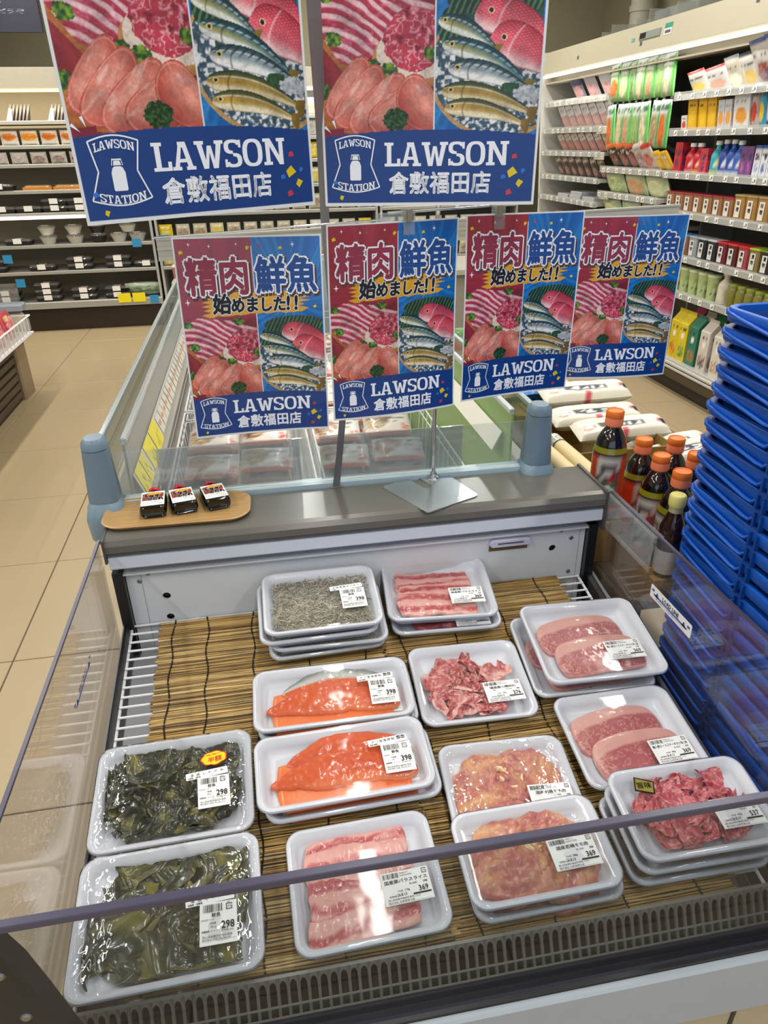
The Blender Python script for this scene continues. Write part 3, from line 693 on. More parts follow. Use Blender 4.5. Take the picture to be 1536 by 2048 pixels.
def in_shirasu(parent, w_, d_, seed):
    rg = random.Random(seed); V = []; F_ = []; Cc = []; pal = [C3(c) for c in ('b9b4a2', 'a39e8c', 'cdc8b8', '8f8b7b', 'ded9ca', '9c968a', 'b3a98f')]
    # the bed
    P, C = strip(w_*0.82, d_*0.76, 0.013, 30, 15, lambda U: np.clip(np.sin(PI*U)*8, 0, 1)**0.3, lambda U, v: mixc(C3('8f8a78'), C3('b5b09c'), fbm(U*30, v*20, 2)), None, None, 0.3, 0.2, 4)
    tag(gridmesh('fish_bed', put(P, 0, -0.002, 0.004), C, FISHY, parent), kind='stuff')
    for i in range(1900):
        x = rg.uniform(-0.41, 0.41)*w_; y = rg.uniform(-0.38, 0.38)*d_-0.002; z = 0.0155+rg.uniform(0, 0.004); a = rg.uniform(0, 2*PI); L = rg.uniform(0.009, 0.016); r = rg.uniform(0.0006, 0.0010)
        kx = rg.uniform(-0.4, 0.4); c = rg.choice(pal); n0 = len(V); ns = 4; tz = rg.uniform(-0.3, 0.3)
        for k in range(ns+1):
            s = k/ns-0.5; X = x+L*(s*math.cos(a)-kx*s*s*math.sin(a)); Y = y+L*(s*math.sin(a)+kx*s*s*math.cos(a)); Z = z+tz*s*0.006; rk = r*(1.25, 1.1, 0.9, 0.6, 0.25)[k]
            for q in range(3):
                an = 2*PI*q/3; V.append((X-math.sin(a)*rk*math.cos(an), Y+math.cos(a)*rk*math.cos(an), Z+rk*math.sin(an))); Cc.append(c*(0.45 if k == 0 and q == 0 else 1)*(0.9+0.15*rg.random()))
        for k in range(ns):
            for q in range(3): F_.append((n0+k*3+q, n0+k*3+(q+1) % 3, n0+(k+1)*3+(q+1) % 3, n0+(k+1)*3+q))
    tag(npmesh('dried_tiny_fish', np.array(V), np.array(F_), np.clip(np.array(Cc), 0, 1), FISHY, parent), kind='stuff')

def halfprice(fz, cx, cy, parent):
    b = MB(); n = 40; W = 0.040
    ring = lambda s: [((0.0185+0.0018*abs(math.sin(3.5*a+0.4)))*s*math.cos(a), (0.0115+0.0018*abs(math.sin(3.5*a+0.4)))*s*math.sin(a)) for a in np.arange(0, 2*PI, 2*PI/n)]
    b.prism(ring(1.0), 0, 0.0003, 0); b.prism(ring(0.90), 0.0003, 0.0004, 1)
    b.text('半額', 0.0, -0.0062, 0.0105, 0.0006, 0, 0.02, 1, 'c', slant=0.15); b.text('お買い得品です', 0, 0.0055, 0.003, 0.0006, 0, 0.01, 1, 'c')
    stick(b, parent, 'half_price_sticker', fz, cx, cy, 0.16, (mat('sticker_red', 'd8361c', 0.4), mat('sticker_yellow', 'f4d40e', 0.4)), 0, 0, 0.0005)

# ---- the packs ------------------------------------------------------
def Rdeck(yaw_, tilt=0.0):
    return (Matrix.Rotation(SL+tilt, 3, 'X') @ Matrix.Rotation(yaw_, 3, 'Z'))
NRM = Vector((0, -math.sin(SL), math.cos(SL)))
def place(o, x, y, z, yaw_, tilt=0.0):
    R_ = Rdeck(yaw_, tilt); p = Vector((x, y, z)) - (R_ @ Vector((0, 0, 0.026)))
    o.location = p; o.rotation_euler = R_.to_euler(); return o
def pack(name, label, w_, d_, fill, rim, yaw_, bulge=0.004, wrinkle=0.0, group=None, tilt=0.0, film=None, labels=True):
    t = thing(name, label, 'food pack', group=group); place(t, *rim, yaw_, tilt)
    inst('tray', tray_mesh(w_, d_), t)
    fill(t)
    inst('cling_film', film_mesh(w_, d_, bulge, 3, wrinkle, 0.0265, film), t)
    return t
def lower(o, dx, dy, drop, label, yawd=0.0, group=None):
    """another pack of the kind further down the stack"""
    c = copy_tree(o, label); R_ = o.rotation_euler.to_matrix()
    c.location = o.location + R_ @ Vector((dx, dy, 0)) - NRM*drop
    c.rotation_euler = (R_ @ Matrix.Rotation(yawd, 3, 'Z')).to_euler()
    if group: c['group'] = group
    elif 'group' in c: del c['group']
    return c
D2R = math.radians

# A, B seaweed
def sea_labels(t, w_, d_, bulge, title, sub, price, grams, cx, cy, rz=0.05, block=False, seed=1, Wn=0.060):
    fz = film_z(w_, d_, bulge)
    stick(label_sea(price, grams, seed), t, 'price_label', fz, cx, cy, rz, W=0.045, H=0.050)
    stick(label_name(title, sub, Wn, 0.0115, block), t, 'name_label', fz, cx-0.010-0.0*rz, cy+0.0305, rz+0.06, W=Wn, H=0.0115, lift=0.0007)
gS = 'seaweed packs'
A = pack('seaweed_pack', 'seaweed pack with yellow half price sticker beside the back of the two on the left', 0.228, 0.173,
         lambda t: in_scraps(t, 0.228, 0.173, 5, 'seaweed_leaf', c_weed, 52, 0.082, 0.0095, 0.38, 0.37, 0.01, -0.01), (-0.186, 0.787, 0.558), D2R(0.8), 0.007, 0.0012, film=WRAPW)
A['label'] = 'pack of dark green seaweed with a yellow half price sticker, behind the other seaweed pack'
sea_labels(A, 0.228, 0.173, 0.007, '湯通しわかめ', '兵庫県・淡路島', '298', '180 g', 0.058, -0.022, 0.04)
halfprice(film_z(0.228, 0.173, 0.007), 0.058, 0.034, A)
B = pack('seaweed_pack', 'pack of wet seaweed without discount sticker, nearest the front left corner', 0.232, 0.176,
         lambda t: in_scraps(t, 0.232, 0.176, 9, 'seaweed_leaf', lambda s: c_weed(s, 0.10), 40, 0.110, 0.0062, 0.38, 0.37, -0.0, -0.01), (-0.181, 0.607, 0.538), D2R(1.2), 0.008, 0.0014, film=WRAPW)
sea_labels(B, 0.232, 0.176, 0.008, '湯通しわかめ', '兵庫県・淡路島', '298', '180 g', 0.062, -0.030, 0.0)
# C shirasu, a stack of four
Cp = pack('dried_fish_pack', 'topmost pack of grey dried baby fish in the stack of four', 0.210, 0.162,
          lambda t: in_shirasu(t, 0.21, 0.162, 4), (0.064, 1.083, 0.660), D2R(-0.3), 0.001)
sea_labels(Cp, 0.21, 0.162, 0.001, '北海道産ちりめん', '北海道', '398', '60 g', 0.058, -0.012, 0.02)
lower(Cp, -0.010, 0.000, 0.0200, 'second pack from the top in the stack of dried baby fish', D2R(1))
lower(Cp, 0.010, -0.002, 0.0400, 'third pack from the top in the stack of dried baby fish', D2R(-1))
lower(Cp, 0.003, 0.001, 0.0600, 'bottom pack of the stack of dried baby fish', D2R(2))
# D belly
Dp = pack('pork_belly_pack', 'pack of sliced pork belly at the back, lying on a darker red meat pack', 0.206, 0.168,
          lambda t: in_bara(t, 0.206, 0.150, 3), (0.289, 1.110, 0.636), D2R(-4.5), 0.003)
stick(label_meat('国産豚バラスライス', '369', '398', '110', 3), Dp, 'price_label', film_z(0.206, 0.168, 0.003), 0.050, -0.030, 0.03, W=0.064, H=0.042)
Dq = pack('beef_pack', 'dark red beef pack hidden under the rear pork belly pack', 0.206, 0.165,
          lambda t: in_scraps(t, 0.206, 0.165, 15, 'beef_slice', lambda s: c_beef(s, '8c1526', 'ad2a38', 'd88a88', 0.3), 12, 0.07, 0.006, 0.34, 0.34), (0.294, 1.104, 0.610), D2R(-3), 0.0)
stick(label_meat('国産和牛切り落とし', '537', '571', '120', 4), Dq, 'price_label', film_z(0.206, 0.165, 0.0), 0.048, -0.055, 0.0, W=0.064, H=0.042)
# E, F salmon
Ep = pack('salmon_pack', 'rear salmon pack with one silver skinned fillet, price 398', 0.258, 0.125,
          lambda t: in_salmon(t, 0.258, 0.125, 3, True), (0.062, 0.900, 0.597), D2R(-0.8), 0.003)
sea_labels(Ep, 0.258, 0.125, 0.003, 'チリ産塩銀鮭', '解凍 養殖', '398', '2切', 0.082, -0.012, 0.0, True, 5)
lower(Ep, 0.006, -0.001, 0.0225, 'lower salmon pack of the rear salmon pair, mostly hidden')
Fp = pack('salmon_pack', 'front salmon pack with two bright orange fillets, beside the seaweed', 0.258, 0.126,
          lambda t: in_salmon(t, 0.258, 0.125, 8, False), (0.062, 0.764, 0.584), D2R(1.2), 0.003)
sea_labels(Fp, 0.258, 0.126, 0.003, 'チリ産塩銀鮭', '解凍 養殖', '398', '2切', 0.080, -0.010, 0.0, True, 6)
lower(Fp, 0.010, -0.002, 0.0245, 'lower salmon pack peeking out under the front salmon pack')
# G komagire
Gp = pack('pork_scraps_pack', 'pack of folded pork off-cuts, price 276, in the middle of the case', 0.195, 0.170,
          lambda t: in_scraps(t, 0.195, 0.170, 21, 'pork_slice', [lambda s: c_beef(s, 'a03038', 'bf5a5c', 'e6b8ae', 0.7), lambda s: c_belly(s, 1.2, 0.5, 'b84e50', 'eac0b4', 'dc9a90')], 34, 0.064, 0.0085, 0.34, 0.32, -0.03, -0.04), (0.298, 0.907, 0.578), D2R(-2), 0.003)
stick(label_meat('国産豚小間切れ', '276', '298', '105', 7), Gp, 'price_label', film_z(0.195, 0.170, 0.003), 0.046, -0.033, 0.03, W=0.060, H=0.042)
# H, I loin
Hp = pack('pork_loin_pack', 'rear pork loin steak pack, raised on another pack near the basket stack', 0.216, 0.188,
          lambda t: in_loin(t, 0.205, 0.180, 2), (0.527, 0.942, 0.607), D2R(-2.0), 0.001)
stick(label_meat('輸入豚ロースステーキカツ用 2枚', '369', '398', '180', 8), Hp, 'price_label', film_z(0.216, 0.188, 0.001), 0.046, -0.036, 0.01, W=0.064, H=0.042)
lower(Hp, -0.018, -0.004, 0.027, 'lower pork loin pack, shifted left under the rear steak pack', D2R(-1))
Ip = pack('pork_loin_pack', 'pork loin steak pack lying on the mat, its front overlapped by the beef stack', 0.200, 0.172,
          lambda t: in_loin(t, 0.196, 0.168, 6), (0.514, 0.758, 0.560), D2R(0.0), 0.001)
stick(label_meat('輸入豚ロースステーキカツ用 2枚', '369', '398', '180', 9), Ip, 'price_label', film_z(0.200, 0.172, 0.001), 0.050, -0.040, 0.02, W=0.064, H=0.042)
# J, K chicken
Jp = pack('chicken_pack', 'rear chicken thigh pack with yellow fat, its label half covered', 0.196, 0.150,
          lambda t: in_chick(t, 0.196, 0.150, 4), (0.301, 0.708, 0.552), D2R(-2.6), 0.006, film=WRAPW)
stick(label_meat('国産若鶏モモ肉', '369', '398', '260', 10), Jp, 'price_label', film_z(0.196, 0.150, 0.006), 0.052, -0.034, 0.0, W=0.064, H=0.042)
Kp = pack('chicken_pack', 'front chicken thigh pack seen through the front pane, on top of another', 0.205, 0.132,
          lambda t: in_chick(t, 0.205, 0.132, 7), (0.295, 0.593, 0.556), D2R(0.4), 0.004)
stick(label_meat('国産若鶏モモ肉', '369', '398', '280', 11), Kp, 'price_label', film_z(0.205, 0.132, 0.004), 0.048, -0.016, 0.02, W=0.064, H=0.042)
lower(Kp, 0.006, -0.003, 0.028, 'lower chicken thigh pack under the front one')
# L beef
Lp = pack('beef_pack', 'marbled beef pack with a black and gold sticker, price 537, top of the stack', 0.204, 0.134,
          lambda t: in_scraps(t, 0.204, 0.134, 33, 'beef_slice', lambda s: c_beef(s, '9a2632', 'c4505a', 'e8b0aa', 0.6), 40, 0.062, 0.0085, 0.36, 0.33, -0.01, 0.0), (0.522, 0.598, 0.582), D2R(-0.8), 0.004)
stick(label_meat('国産和牛切り落とし', '537', '571', '105', 12), Lp, 'price_label', film_z(0.204, 0.134, 0.004), 0.052, -0.020, 0.02, W=0.064, H=0.042)
b = MB(); b.prism([(0.0, 0.0), (0.026, -0.006), (0.030, 0.014), (0.004, 0.022)], 0, 0.0003, 0); b.prism([(0.002, 0.002), (0.0245, -0.0035), (0.028, 0.0125), (0.0055, 0.0195)], 0.0003, 0.0004, 1)
b.text('旨味', 0.004, 0.0045, 0.0105, 0.0006, 2, 0.02)
stick(b, Lp, 'gold_sticker', film_z(0.204, 0.134, 0.004), -0.072, 0.030, -0.15, (mat('sticker_black', '14150f', 0.3), mat('sticker_gold', 'c0b455', 0.3, 0.7), mat('sticker_black', '14150f')), 0, 0, 0.0005)
lower(Lp, 0.000, -0.001, 0.028, 'middle beef pack of the stack of three')
lower(Lp, -0.003, -0.001, 0.056, 'bottom beef pack of the stack of three')
# M belly front
Mp = pack('pork_belly_pack', 'front pork belly pack lying alone on the mat, seen through the front pane', 0.200, 0.166,
          lambda t: in_bara(t, 0.200, 0.166, 12, True), (0.070, 0.608, 0.534), D2R(1.3), 0.002)
stick(label_meat('国産豚バラスライス', '369', '398', '110', 13), Mp, 'price_label', film_z(0.200, 0.166, 0.002), 0.050, -0.022, 0.02, W=0.064, H=0.042)
# ================================================================== POSTERS
def poly_mask(X, Y, pts):
    inside = np.zeros(X.shape, bool); n = len(pts)
    for i in range(n):
        x0, y0 = pts[i]; x1, y1 = pts[(i+1) % n]
        if y0 == y1: continue
        c = ((y0 > Y) != (y1 > Y)) & (X < (x1-x0)*(Y-y0)/(y1-y0)+x0); inside ^= c
    return inside
def poster_print():
    """the printed pictures of the poster: 210 x 297 mm, y down, painted on a fine grid"""
    nx, ny = 316, 446
    X, Y = np.meshgrid(np.linspace(0, 210, nx), np.linspace(0, 297, ny), indexing='ij')
    IM = np.zeros((nx, ny, 3)); N1 = fbm(X/9, Y/9, 1); 
    def over(mask, col):
        m = mask.astype(float)[..., None] if mask.dtype == bool else np.clip(mask, 0, 1)[..., None]
        IM[:] = IM*(1-m)+col*m
    # backgrounds
    ang = np.arctan2(Y-100, X-60); red = mixc(C3('8c2037'), C3('b23a44'), fbm(ang*9, X*0, 3)); over(X < 109, red)
    ang = np.arctan2(Y-95, X-165); blu = mixc(C3('0f63b8'), C3('2f9be6'), np.clip((fbm(ang*14, X*0+1, 4)-0.35)*2, 0, 1)); over(X >= 109, blu)
    YF_ = Y; Y = 110+(Y-110)*1.085   # the photographs, drawn on their own scale
    # ------ left photograph : meat
    L = (X < 109) & (Y > 108)
    over(L & (Y > 118), mixc(C3('6b1a26'), C3('a3323b'), fbm(X/20, Y/20, 7)))
    def board(pts, c1='a9622c', c2='cf8a48'):
        m = poly_mask(X, Y, pts) & L; over(m, mixc(C3(c1), C3(c2), fbm(X/30, Y/3, 9))); return m
    board([(2, 150), (36, 190), (70, 172), (110, 158), (110, 166), (70, 182), (34, 200), (0, 160)], '9a5526', 'd08a4a')
    # belly slices
    m = poly_mask(X, Y, [(0, 128), (22, 112), (70, 118), (108, 132), (108, 150), (60, 168), (32, 184), (18, 176), (0, 150)]) & L
    a = (Y-0.42*X) + 7*np.sin(X/17)+5*(fbm(X/14, Y/14, 12)-0.5); s = (a/10.5) % 1
    t = np.clip(np.sin(s*2*PI)*1.8-0.15, -1, 1)*0.5+0.5
    c = mixc(C3('b8324e'), C3('f3d3da'), t*0.95); c = mixc(c, C3('7a1a30'), np.clip((0.08-np.abs(s-0.92))*12, 0, 1)*0.7); c = mixc(c, C3('e48ba0'), np.clip((fbm(X/4, Y/4, 14)-0.55)*4, 0, 1)*0.6)
    over(m, c)
    # mince on its plate
    pl = ((X-92)/42)**2+((Y-176)/26)**2 < 1; over(pl & L, mixc(C3('b8793f'), C3('d69a5d'), fbm(X/20, Y/4, 2)))
    over((((X-92)/38)**2+((Y-171)/23)**2 < 1) & L, C3('e8d8cc'))
    m = (((X-90)/29)**2+((Y-160)/27)**2 < 1+0.25*(fbm(X/6, Y/6, 15)-0.5)) & L
    r = np.abs(fbm(X/5.2, Y/5.2, 17, 3)-0.5); c = mixc(C3('f0b4bc'), C3('c23a52'), np.clip(r*11, 0, 1)); c = mixc(c, C3('7d1730'), np.clip((fbm(X/7, Y/7, 19)-0.58)*7, 0, 1)); over(m, c)
    # greens
    for gx, gy, gr in ((8, 122, 8), (14, 158, 9), (82, 120, 9), (106, 172, 9), (6, 205, 10), (66, 186, 9), (52, 180, 6)):
        m = (((X-gx)/gr)**2+((Y-gy)/(gr*0.8))**2 < 0.7+1.2*(fbm(X/3, Y/3, gx)-0.4)) & L
        over(m, mixc(C3('1c4a20'), C3('8fb82f'), np.clip((fbm(X/3, Y/3, gx+3)-0.35)*2.5, 0, 1)))
    # chicken board and fillets
    board([(0, 214), (28, 196), (50, 188), (109, 214), (109, 240), (70, 238), (0, 232)], 'a55a22', 'd28845')
    over((poly_mask(X, Y, [(0, 236), (109, 262), (109, 238), (60, 225), (0, 224)])) & L, mixc(C3('8e4a1e'), C3('c9793a'), fbm(X/30, Y/3, 4)))
    def fillet(cx, cy, rx, ry, a, seed):
        ca, sa = math.cos(a), math.sin(a); u = ((X-cx)*ca+(Y-cy)*sa)/rx; v = (-(X-cx)*sa+(Y-cy)*ca)/ry
        v = v+0.25*u*u; d = u*u+v*v*(1+0.25*u); m = (d < 1+0.12*(fbm(X/10, Y/10, seed)-0.5)) & L
        sh = np.clip(1-d, 0, 1)**0.5; lit = np.clip(0.75-0.75*v, 0, 1.3)
        c = mixc(C3('b8463a'), C3('f0a090'), sh*lit*(0.7+0.6*fbm(u*3, v*4, seed+6))); c = mixc(c, C3('ffd9d2'), np.clip((fbm(u*2+v, v*5, seed+2)-0.58)*5, 0, 1)*0.7*np.clip(-v+0.3, 0, 1))
        c = mixc(c, C3('f3b49e'), np.clip(1-np.abs(d-0.86)*14, 0, 1)*0.7); over(m, c)
    for i, (cx, cy, rx, ry, a) in enumerate(((30, 203, 36, 17, -1.0), (40, 211, 38, 17, -0.92), (58, 219, 40, 19, -0.80), (76, 224, 35, 20, -0.62), (94, 218, 32, 19, 1.0))):
        fillet(cx, cy, rx*0.9, ry, a, 40+i)
    m = (((X-72)/12.5)**2+((Y-230)/11.5)**2 < 0.9+0.9*(fbm(X/2.6, Y/2.6, 61)-0.5)) & L
    over(m, mixc(C3('0e2c12'), C3('3f7a2c'), np.clip((fbm(X/1.8, Y/1.8, 62)-0.35)*2.6, 0, 1)))
    # ------ right photograph : fish on ice
    R = (X >= 109) & (Y > 108)
    disc = (((X-172)/66)**2+((Y-185)/60)**2 < 1) & R
    over((((X-172)/69)**2+((Y-186)/63)**2 < 1) & R & (Y > 130), mixc(C3('b68a4e'), C3('dcb878'), fbm(X/3, Y/3, 71)))
    over(disc, mixc(C3('14403c'), C3('3a5f52'), fbm(X/5, Y/5, 72)))
    ice = np.clip((fbm(X/3.4, Y/3.4, 73, 3)-0.42)*5, 0, 1); over(disc & ((Y > 196-0.1*X) | (X < 128)), mixc(C3('39566a'), C3('eef2f8'), ice))
    needles = np.clip(np.sin(X*1.1+Y*0.5+3*fbm(X/6, Y/6, 75))*2, 0, 1)
    over(((((X-165)/46)**2+((Y-128)/14)**2 < 1) | (((X-124)/13)**2+((Y-150)/17)**2 < 1)) & R, mixc(C3('10362c'), C3('5f8a58'), needles*0.8))
    def fish(x0, y0, x1, y1, wd, back, mid, belly, seed, bend=6, yel=None, stripes=False):
        dx, dy = x1-x0, y1-y0; Ln = math.hypot(dx, dy); ux, uy = dx/Ln, dy/Ln
        s = ((X-x0)*ux+(Y-y0)*uy)/Ln; t = (-(X-x0)*uy+(Y-y0)*ux)+bend*np.sin(np.clip(s, 0, 1)*PI)
        prof = wd*np.clip(np.sin(np.clip(s, 0, 1)**0.62*PI)**0.75, 0, 1)*(1-0.25*s)+0.06*wd; tail = wd*np.clip((s-0.86)/0.14, 0, 1)*0.8
        prof = np.maximum(prof*(s < 0.93), np.where(s > 0.84, 1.2+tail, 0)); m = (np.abs(t) < prof) & (s > 0) & (s < 1.0) & R
        v = t/np.maximum(prof, 0.5)
        c = mixc(C3(back), C3(mid), np.clip((v+0.75)*2.2, 0, 1)); c = mixc(c, C3(belly), np.clip((v-0.0)*2.2, 0, 1)); c = mixc(c, C3('ffffff'), np.clip(1-np.abs(v+0.45)*9, 0, 1)*0.75)
        c = mixc(c, c*0.5, np.clip((np.abs(v)-0.86)*7, 0, 1)*0.8)
        if yel: c = mixc(c, C3(yel), np.clip(1-np.abs(v-0.05)*2.4, 0, 1)*np.clip(1.15-s*1.4, 0, 1)*0.8)
        if stripes: c = mixc(c, C3('15333d'), np.clip(np.sin(s*75+v*6)*2-0.6, 0, 1)*np.clip(-v*2, 0, 1)*0.8)
        c = mixc(c, C3('4a3d2a'), np.clip(1-np.abs(s-0.2-0.04*v*v)*70, 0, 1)*0.6)
        over(m & (s > 0.9), c*0+C3(yel or belly)*0.75); over(m & (s <= 0.9), c)
        ex, ey = x0+ux*Ln*0.085+uy*(bend*0.25+0.8), y0+uy*Ln*0.085-ux*(bend*0.25+0.8); re = wd*0.22
        over(((X-ex)**2+(Y-ey)**2 < (re*1.25)**2) & R, C3('d9c88a')); over(((X-ex)**2+(Y-ey)**2 < (re*0.7)**2) & R, C3('10100e'))
    def bream(x0, y0, x1, y1, wd, seed):
        dx, dy = x1-x0, y1-y0; Ln = math.hypot(dx, dy); ux, uy = dx/Ln, dy/Ln
        s = ((X-x0)*ux+(Y-y0)*uy)/Ln; t = (-(X-x0)*uy+(Y-y0)*ux)+5*np.sin(np.clip(s, 0, 1)*PI); prof = wd*np.clip(np.sin(np.clip(s, 0, 1)**0.55*PI)**0.6, 0, 1)
        m = (np.abs(t) < prof) & (s > 0) & (s < 1) & R; v = t/np.maximum(prof, 0.5)
        c = mixc(C3('b8243c'), C3('e2566a'), np.clip((v+1)*1.2, 0, 1)); c = mixc(c, C3('f6ccd0'), np.clip((v-0.15)*1.7, 0, 1)); c = mixc(c, C3('f9e4e6'), np.clip(np.sin(t*2.2+s*20)*np.sin(s*90)*1.2, 0, 1)*0.35)
        c = mixc(c, C3('f0e2dc'), np.clip(1-np.abs(s-0.27-0.05*v*v)*50, 0, 1)*0.7); c = mixc(c, C3('6e1222'), np.clip((np.abs(v)-0.88)*8, 0, 1)*0.7); over(m, c)
        ex, ey = x0+ux*Ln*0.15+uy*4.5, y0+uy*Ln*0.15-ux*4.5
        over(((X-ex)**2+(Y-ey)**2 < 9) & R, C3('e8b9a0')); over(((X-ex)**2+(Y-ey)**2 < 4) & R, C3('141012'))
    bream(146, 136, 222, 168, 17, 1); bream(160, 158, 226, 192, 19, 2)
    fish(112, 143, 168, 172, 8.5, '173f4a', '5d7f86', 'dfe4da', 1, 5, 'c0a63c', True); fish(116, 163, 200, 204, 9.5, '12424f', '4f7f92', 'e4e9ea', 2, 8, 'c0a63c', True)
    fish(122, 184, 207, 212, 10, '2b4a55', '93a7b2', 'eef0f2', 3, 7, None, True); fish(116, 204, 206, 228, 9.5, '3a4a28', 'a68c48', 'e3d6b0', 4, 7, 'b58f35'); fish(119, 219, 200, 238, 9, '46502c', 'b79a54', 'eadfc0', 5, 6, 'b58f35')
    over(((((X-180)/11)**2+((Y-203)/6.5)**2) < 0.7+0.9*(fbm(X/2.4, Y/2.4, 81)-0.5)) & R, mixc(C3('0f3320'), C3('3f6e48'), fbm(X/2, Y/2, 82)))
    m = ((((X-195)/13)**2+((Y-208)/8)**2) < 0.8+0.8*(fbm(X/3, Y/3, 83)-0.5)) & R; over(m, mixc(C3('7f93a8'), C3('f7f9fc'), fbm(X/2.6, Y/2.6, 84)*1.2))
    over((X > 206) & R & (Y < 150), blu)
    tone = (0.74+0.5*fbm(X/15, Y/15, 91))*(0.90+0.2*fbm(X/1.6, Y/1.6, 92, 2)); tone = np.where(Y > 112, tone, 1.0)[..., None]; IM[:] = np.clip(IM*tone, 0, 1)
    Y = YF_
    # divider and the blue band with its arched top
    over((np.abs(X-109) < 1.0) & (Y > 14) & (Y < 232), C3('e8eef4'))
    top = 235-6*(1-((X-105)/105)**2); over(Y > top, mixc(C3('0f3d88'), C3('13428e'), N1))
    over(((Y > top-6) & (Y < top) & (X < 22)), mixc(C3('7d1c33'), C3('8f2238'), N1))
    rg = random.Random(4); pts = []
    for k in range(22): pts.append((40+k*136/21, 219+rg.uniform(-1, 1)))
    for k in range(9): pts.append((178+rg.uniform(2, 14) if k % 2 == 0 else 172, 216-k*2.7))
    for k in range(22): pts.append((178-k*138/21, 189+rg.uniform(-1.5, 1.5)-3*(k/21)))
    for k in range(9): pts.append((38-rg.uniform(2, 12) if k % 2 == 0 else 44, 189+k*3.0))
    over(poly_mask(X, Y, [(x, 297-y) for x, y in pts]), mixc(C3('e0a010'), C3('f0bc28'), fbm(X/20, Y/2, 5)))
    # white border
    over((X < 2.2) | (X > 207.8) | (Y < 2.2) | (Y > 294.3), C3('eef3f8'))
    return X, Y, IM*0.93
PX, PYY, PIM = poster_print()
PRINT = paintmat('poster_print', 0.38, 0.0, 0)
PRINTL = paintmat('laminated_print', 0.30, 0.55, 0.25, 9, bdist=0.004)
PW = mat('print_white', 'eaf0fa', 0.4, var=0.01); PRED = mat('print_crimson', '8f3148', 0.4, var=0.03); PBLU = mat('print_navy', '1f4a90', 0.4, var=0.03)
PYEL = mat('print_yellow', 'e8b21c', 0.4, var=0.06); PBLK = mat('print_black', '14141c', 0.4); PSH = mat('print_shadow', '4a3430', 0.5)
CONF = [mat('confetti_yellow', 'd9c11c', 0.4), mat('confetti_red', 'c23a4a', 0.4), mat('confetti_blue', '2c6fd0', 0.4)]
# slab-serif capitals drawn in a 7 x 8 box
SLAB = {
 'L': (6.2, [[(0, 8), (3.4, 8), (3.4, 7), (2.6, 7), (2.6, 1), (4.8, 1), (4.8, 2.6), (6, 2.6), (6, 0), (0, 0), (0, 1), (0.9, 1), (0.9, 7), (0, 7)]]),
 'A': (8.0, [[(2.4, 8), (5, 8), (6.9, 1), (7.8, 1), (7.8, 0), (4.6, 0), (4.6, 1), (5.2, 1), (3.9, 6.4), (3.5, 6.4), (2.3, 1), (3.0, 1), (3.0, 0), (0, 0), (0, 1), (0.8, 1), (2.5, 7), (2.4, 7)], [(2.4, 2.2), (5.2, 2.2), (5.2, 3.2), (2.4, 3.2)]]),
 'W': (10.2, [[(0, 8), (3.2, 8), (3.2, 7), (2.6, 7), (3.5, 2.4), (4.3, 6.6), (5.7, 6.6), (6.6, 2.4), (7.5, 7), (6.9, 7), (6.9, 8), (10, 8), (10, 7), (9.3, 7), (7.6, 0), (5.9, 0), (5.0, 4.6), (4.2, 0), (2.5, 0), (0.8, 7), (0, 7)]]),
 'N': (8.6, [[(0, 8), (2.8, 8), (6.0, 2.8), (6.0, 7), (5.2, 7), (5.2, 8), (8.4, 8), (8.4, 7), (7.6, 7), (7.6, 0), (6.0, 0), (2.5, 5.6), (2.5, 1), (3.3, 1), (3.3, 0), (0, 0), (0, 1), (0.9, 1), (0.9, 7), (0, 7)]]),
 'T': (7.2, [[(0, 8), (7, 8), (7, 5.6), (6, 5.6), (6, 7), (4.35, 7), (4.35, 1), (5.2, 1), (5.2, 0), (1.8, 0), (1.8, 1), (2.65, 1), (2.65, 7), (1, 7), (1, 5.6), (0, 5.6)]]),
 'I': (4.0, [[(0, 8), (3.6, 8), (3.6, 7), (2.65, 7), (2.65, 1), (3.6, 1), (3.6, 0), (0, 0), (0, 1), (0.95, 1), (0.95, 7), (0, 7)]]),
}
def ringstroke(cx, cy, rx, ry, wx, wy, a0, a1, n=20):
    o = [(cx+rx*math.copysign(abs(math.cos(a))**0.75, math.cos(a)), cy+ry*math.copysign(abs(math.sin(a))**0.75, math.sin(a))) for a in np.linspace(a0, a1, n)]
    i = [(cx+(rx-wx)*math.copysign(abs(math.cos(a))**0.75, math.cos(a)), cy+(ry-wy)*math.copysign(abs(math.sin(a))**0.75, math.sin(a))) for a in np.linspace(a0, a1, n)]
    return [[o[k], o[k+1], i[k+1], i[k]] for k in range(n-1)]
SLAB['O'] = (7.8, ringstroke(3.7, 4, 3.7, 4.1, 1.7, 1.0, 0, 2*PI, 25))
SLAB['S'] = (6.6, ringstroke(3.1, 6.0, 3.1, 2.1, 1.6, 0.95, 0.25, 1.5*PI, 15)+ringstroke(3.1, 2.05, 3.1, 2.1, 1.6, 0.95, -PI+0.25, 0.5*PI, 15)+[[(5.2, 7.9), (6.1, 7.9), (6.1, 5.7), (5.2, 5.7)], [(0, 0.1), (0.9, 0.1), (0.9, 2.4), (0, 2.4)]])
def slab(b, word, x, y, h, z, mi, width=None, conf=None):
    tot = sum(SLAB[c][0] for c in word)-0.3; sx = (width/tot) if width else h/8; px = x
    for c in word:
        wd, polys = SLAB[c]
        for p in polys:
            pts = [(px+a*sx, y+q*h/8) for a, q in p]
            if conf: pts = [conf(*t) for t in pts]
            b.poly([(a, q, z) for a, q in pts], mi)
        px += wd*sx
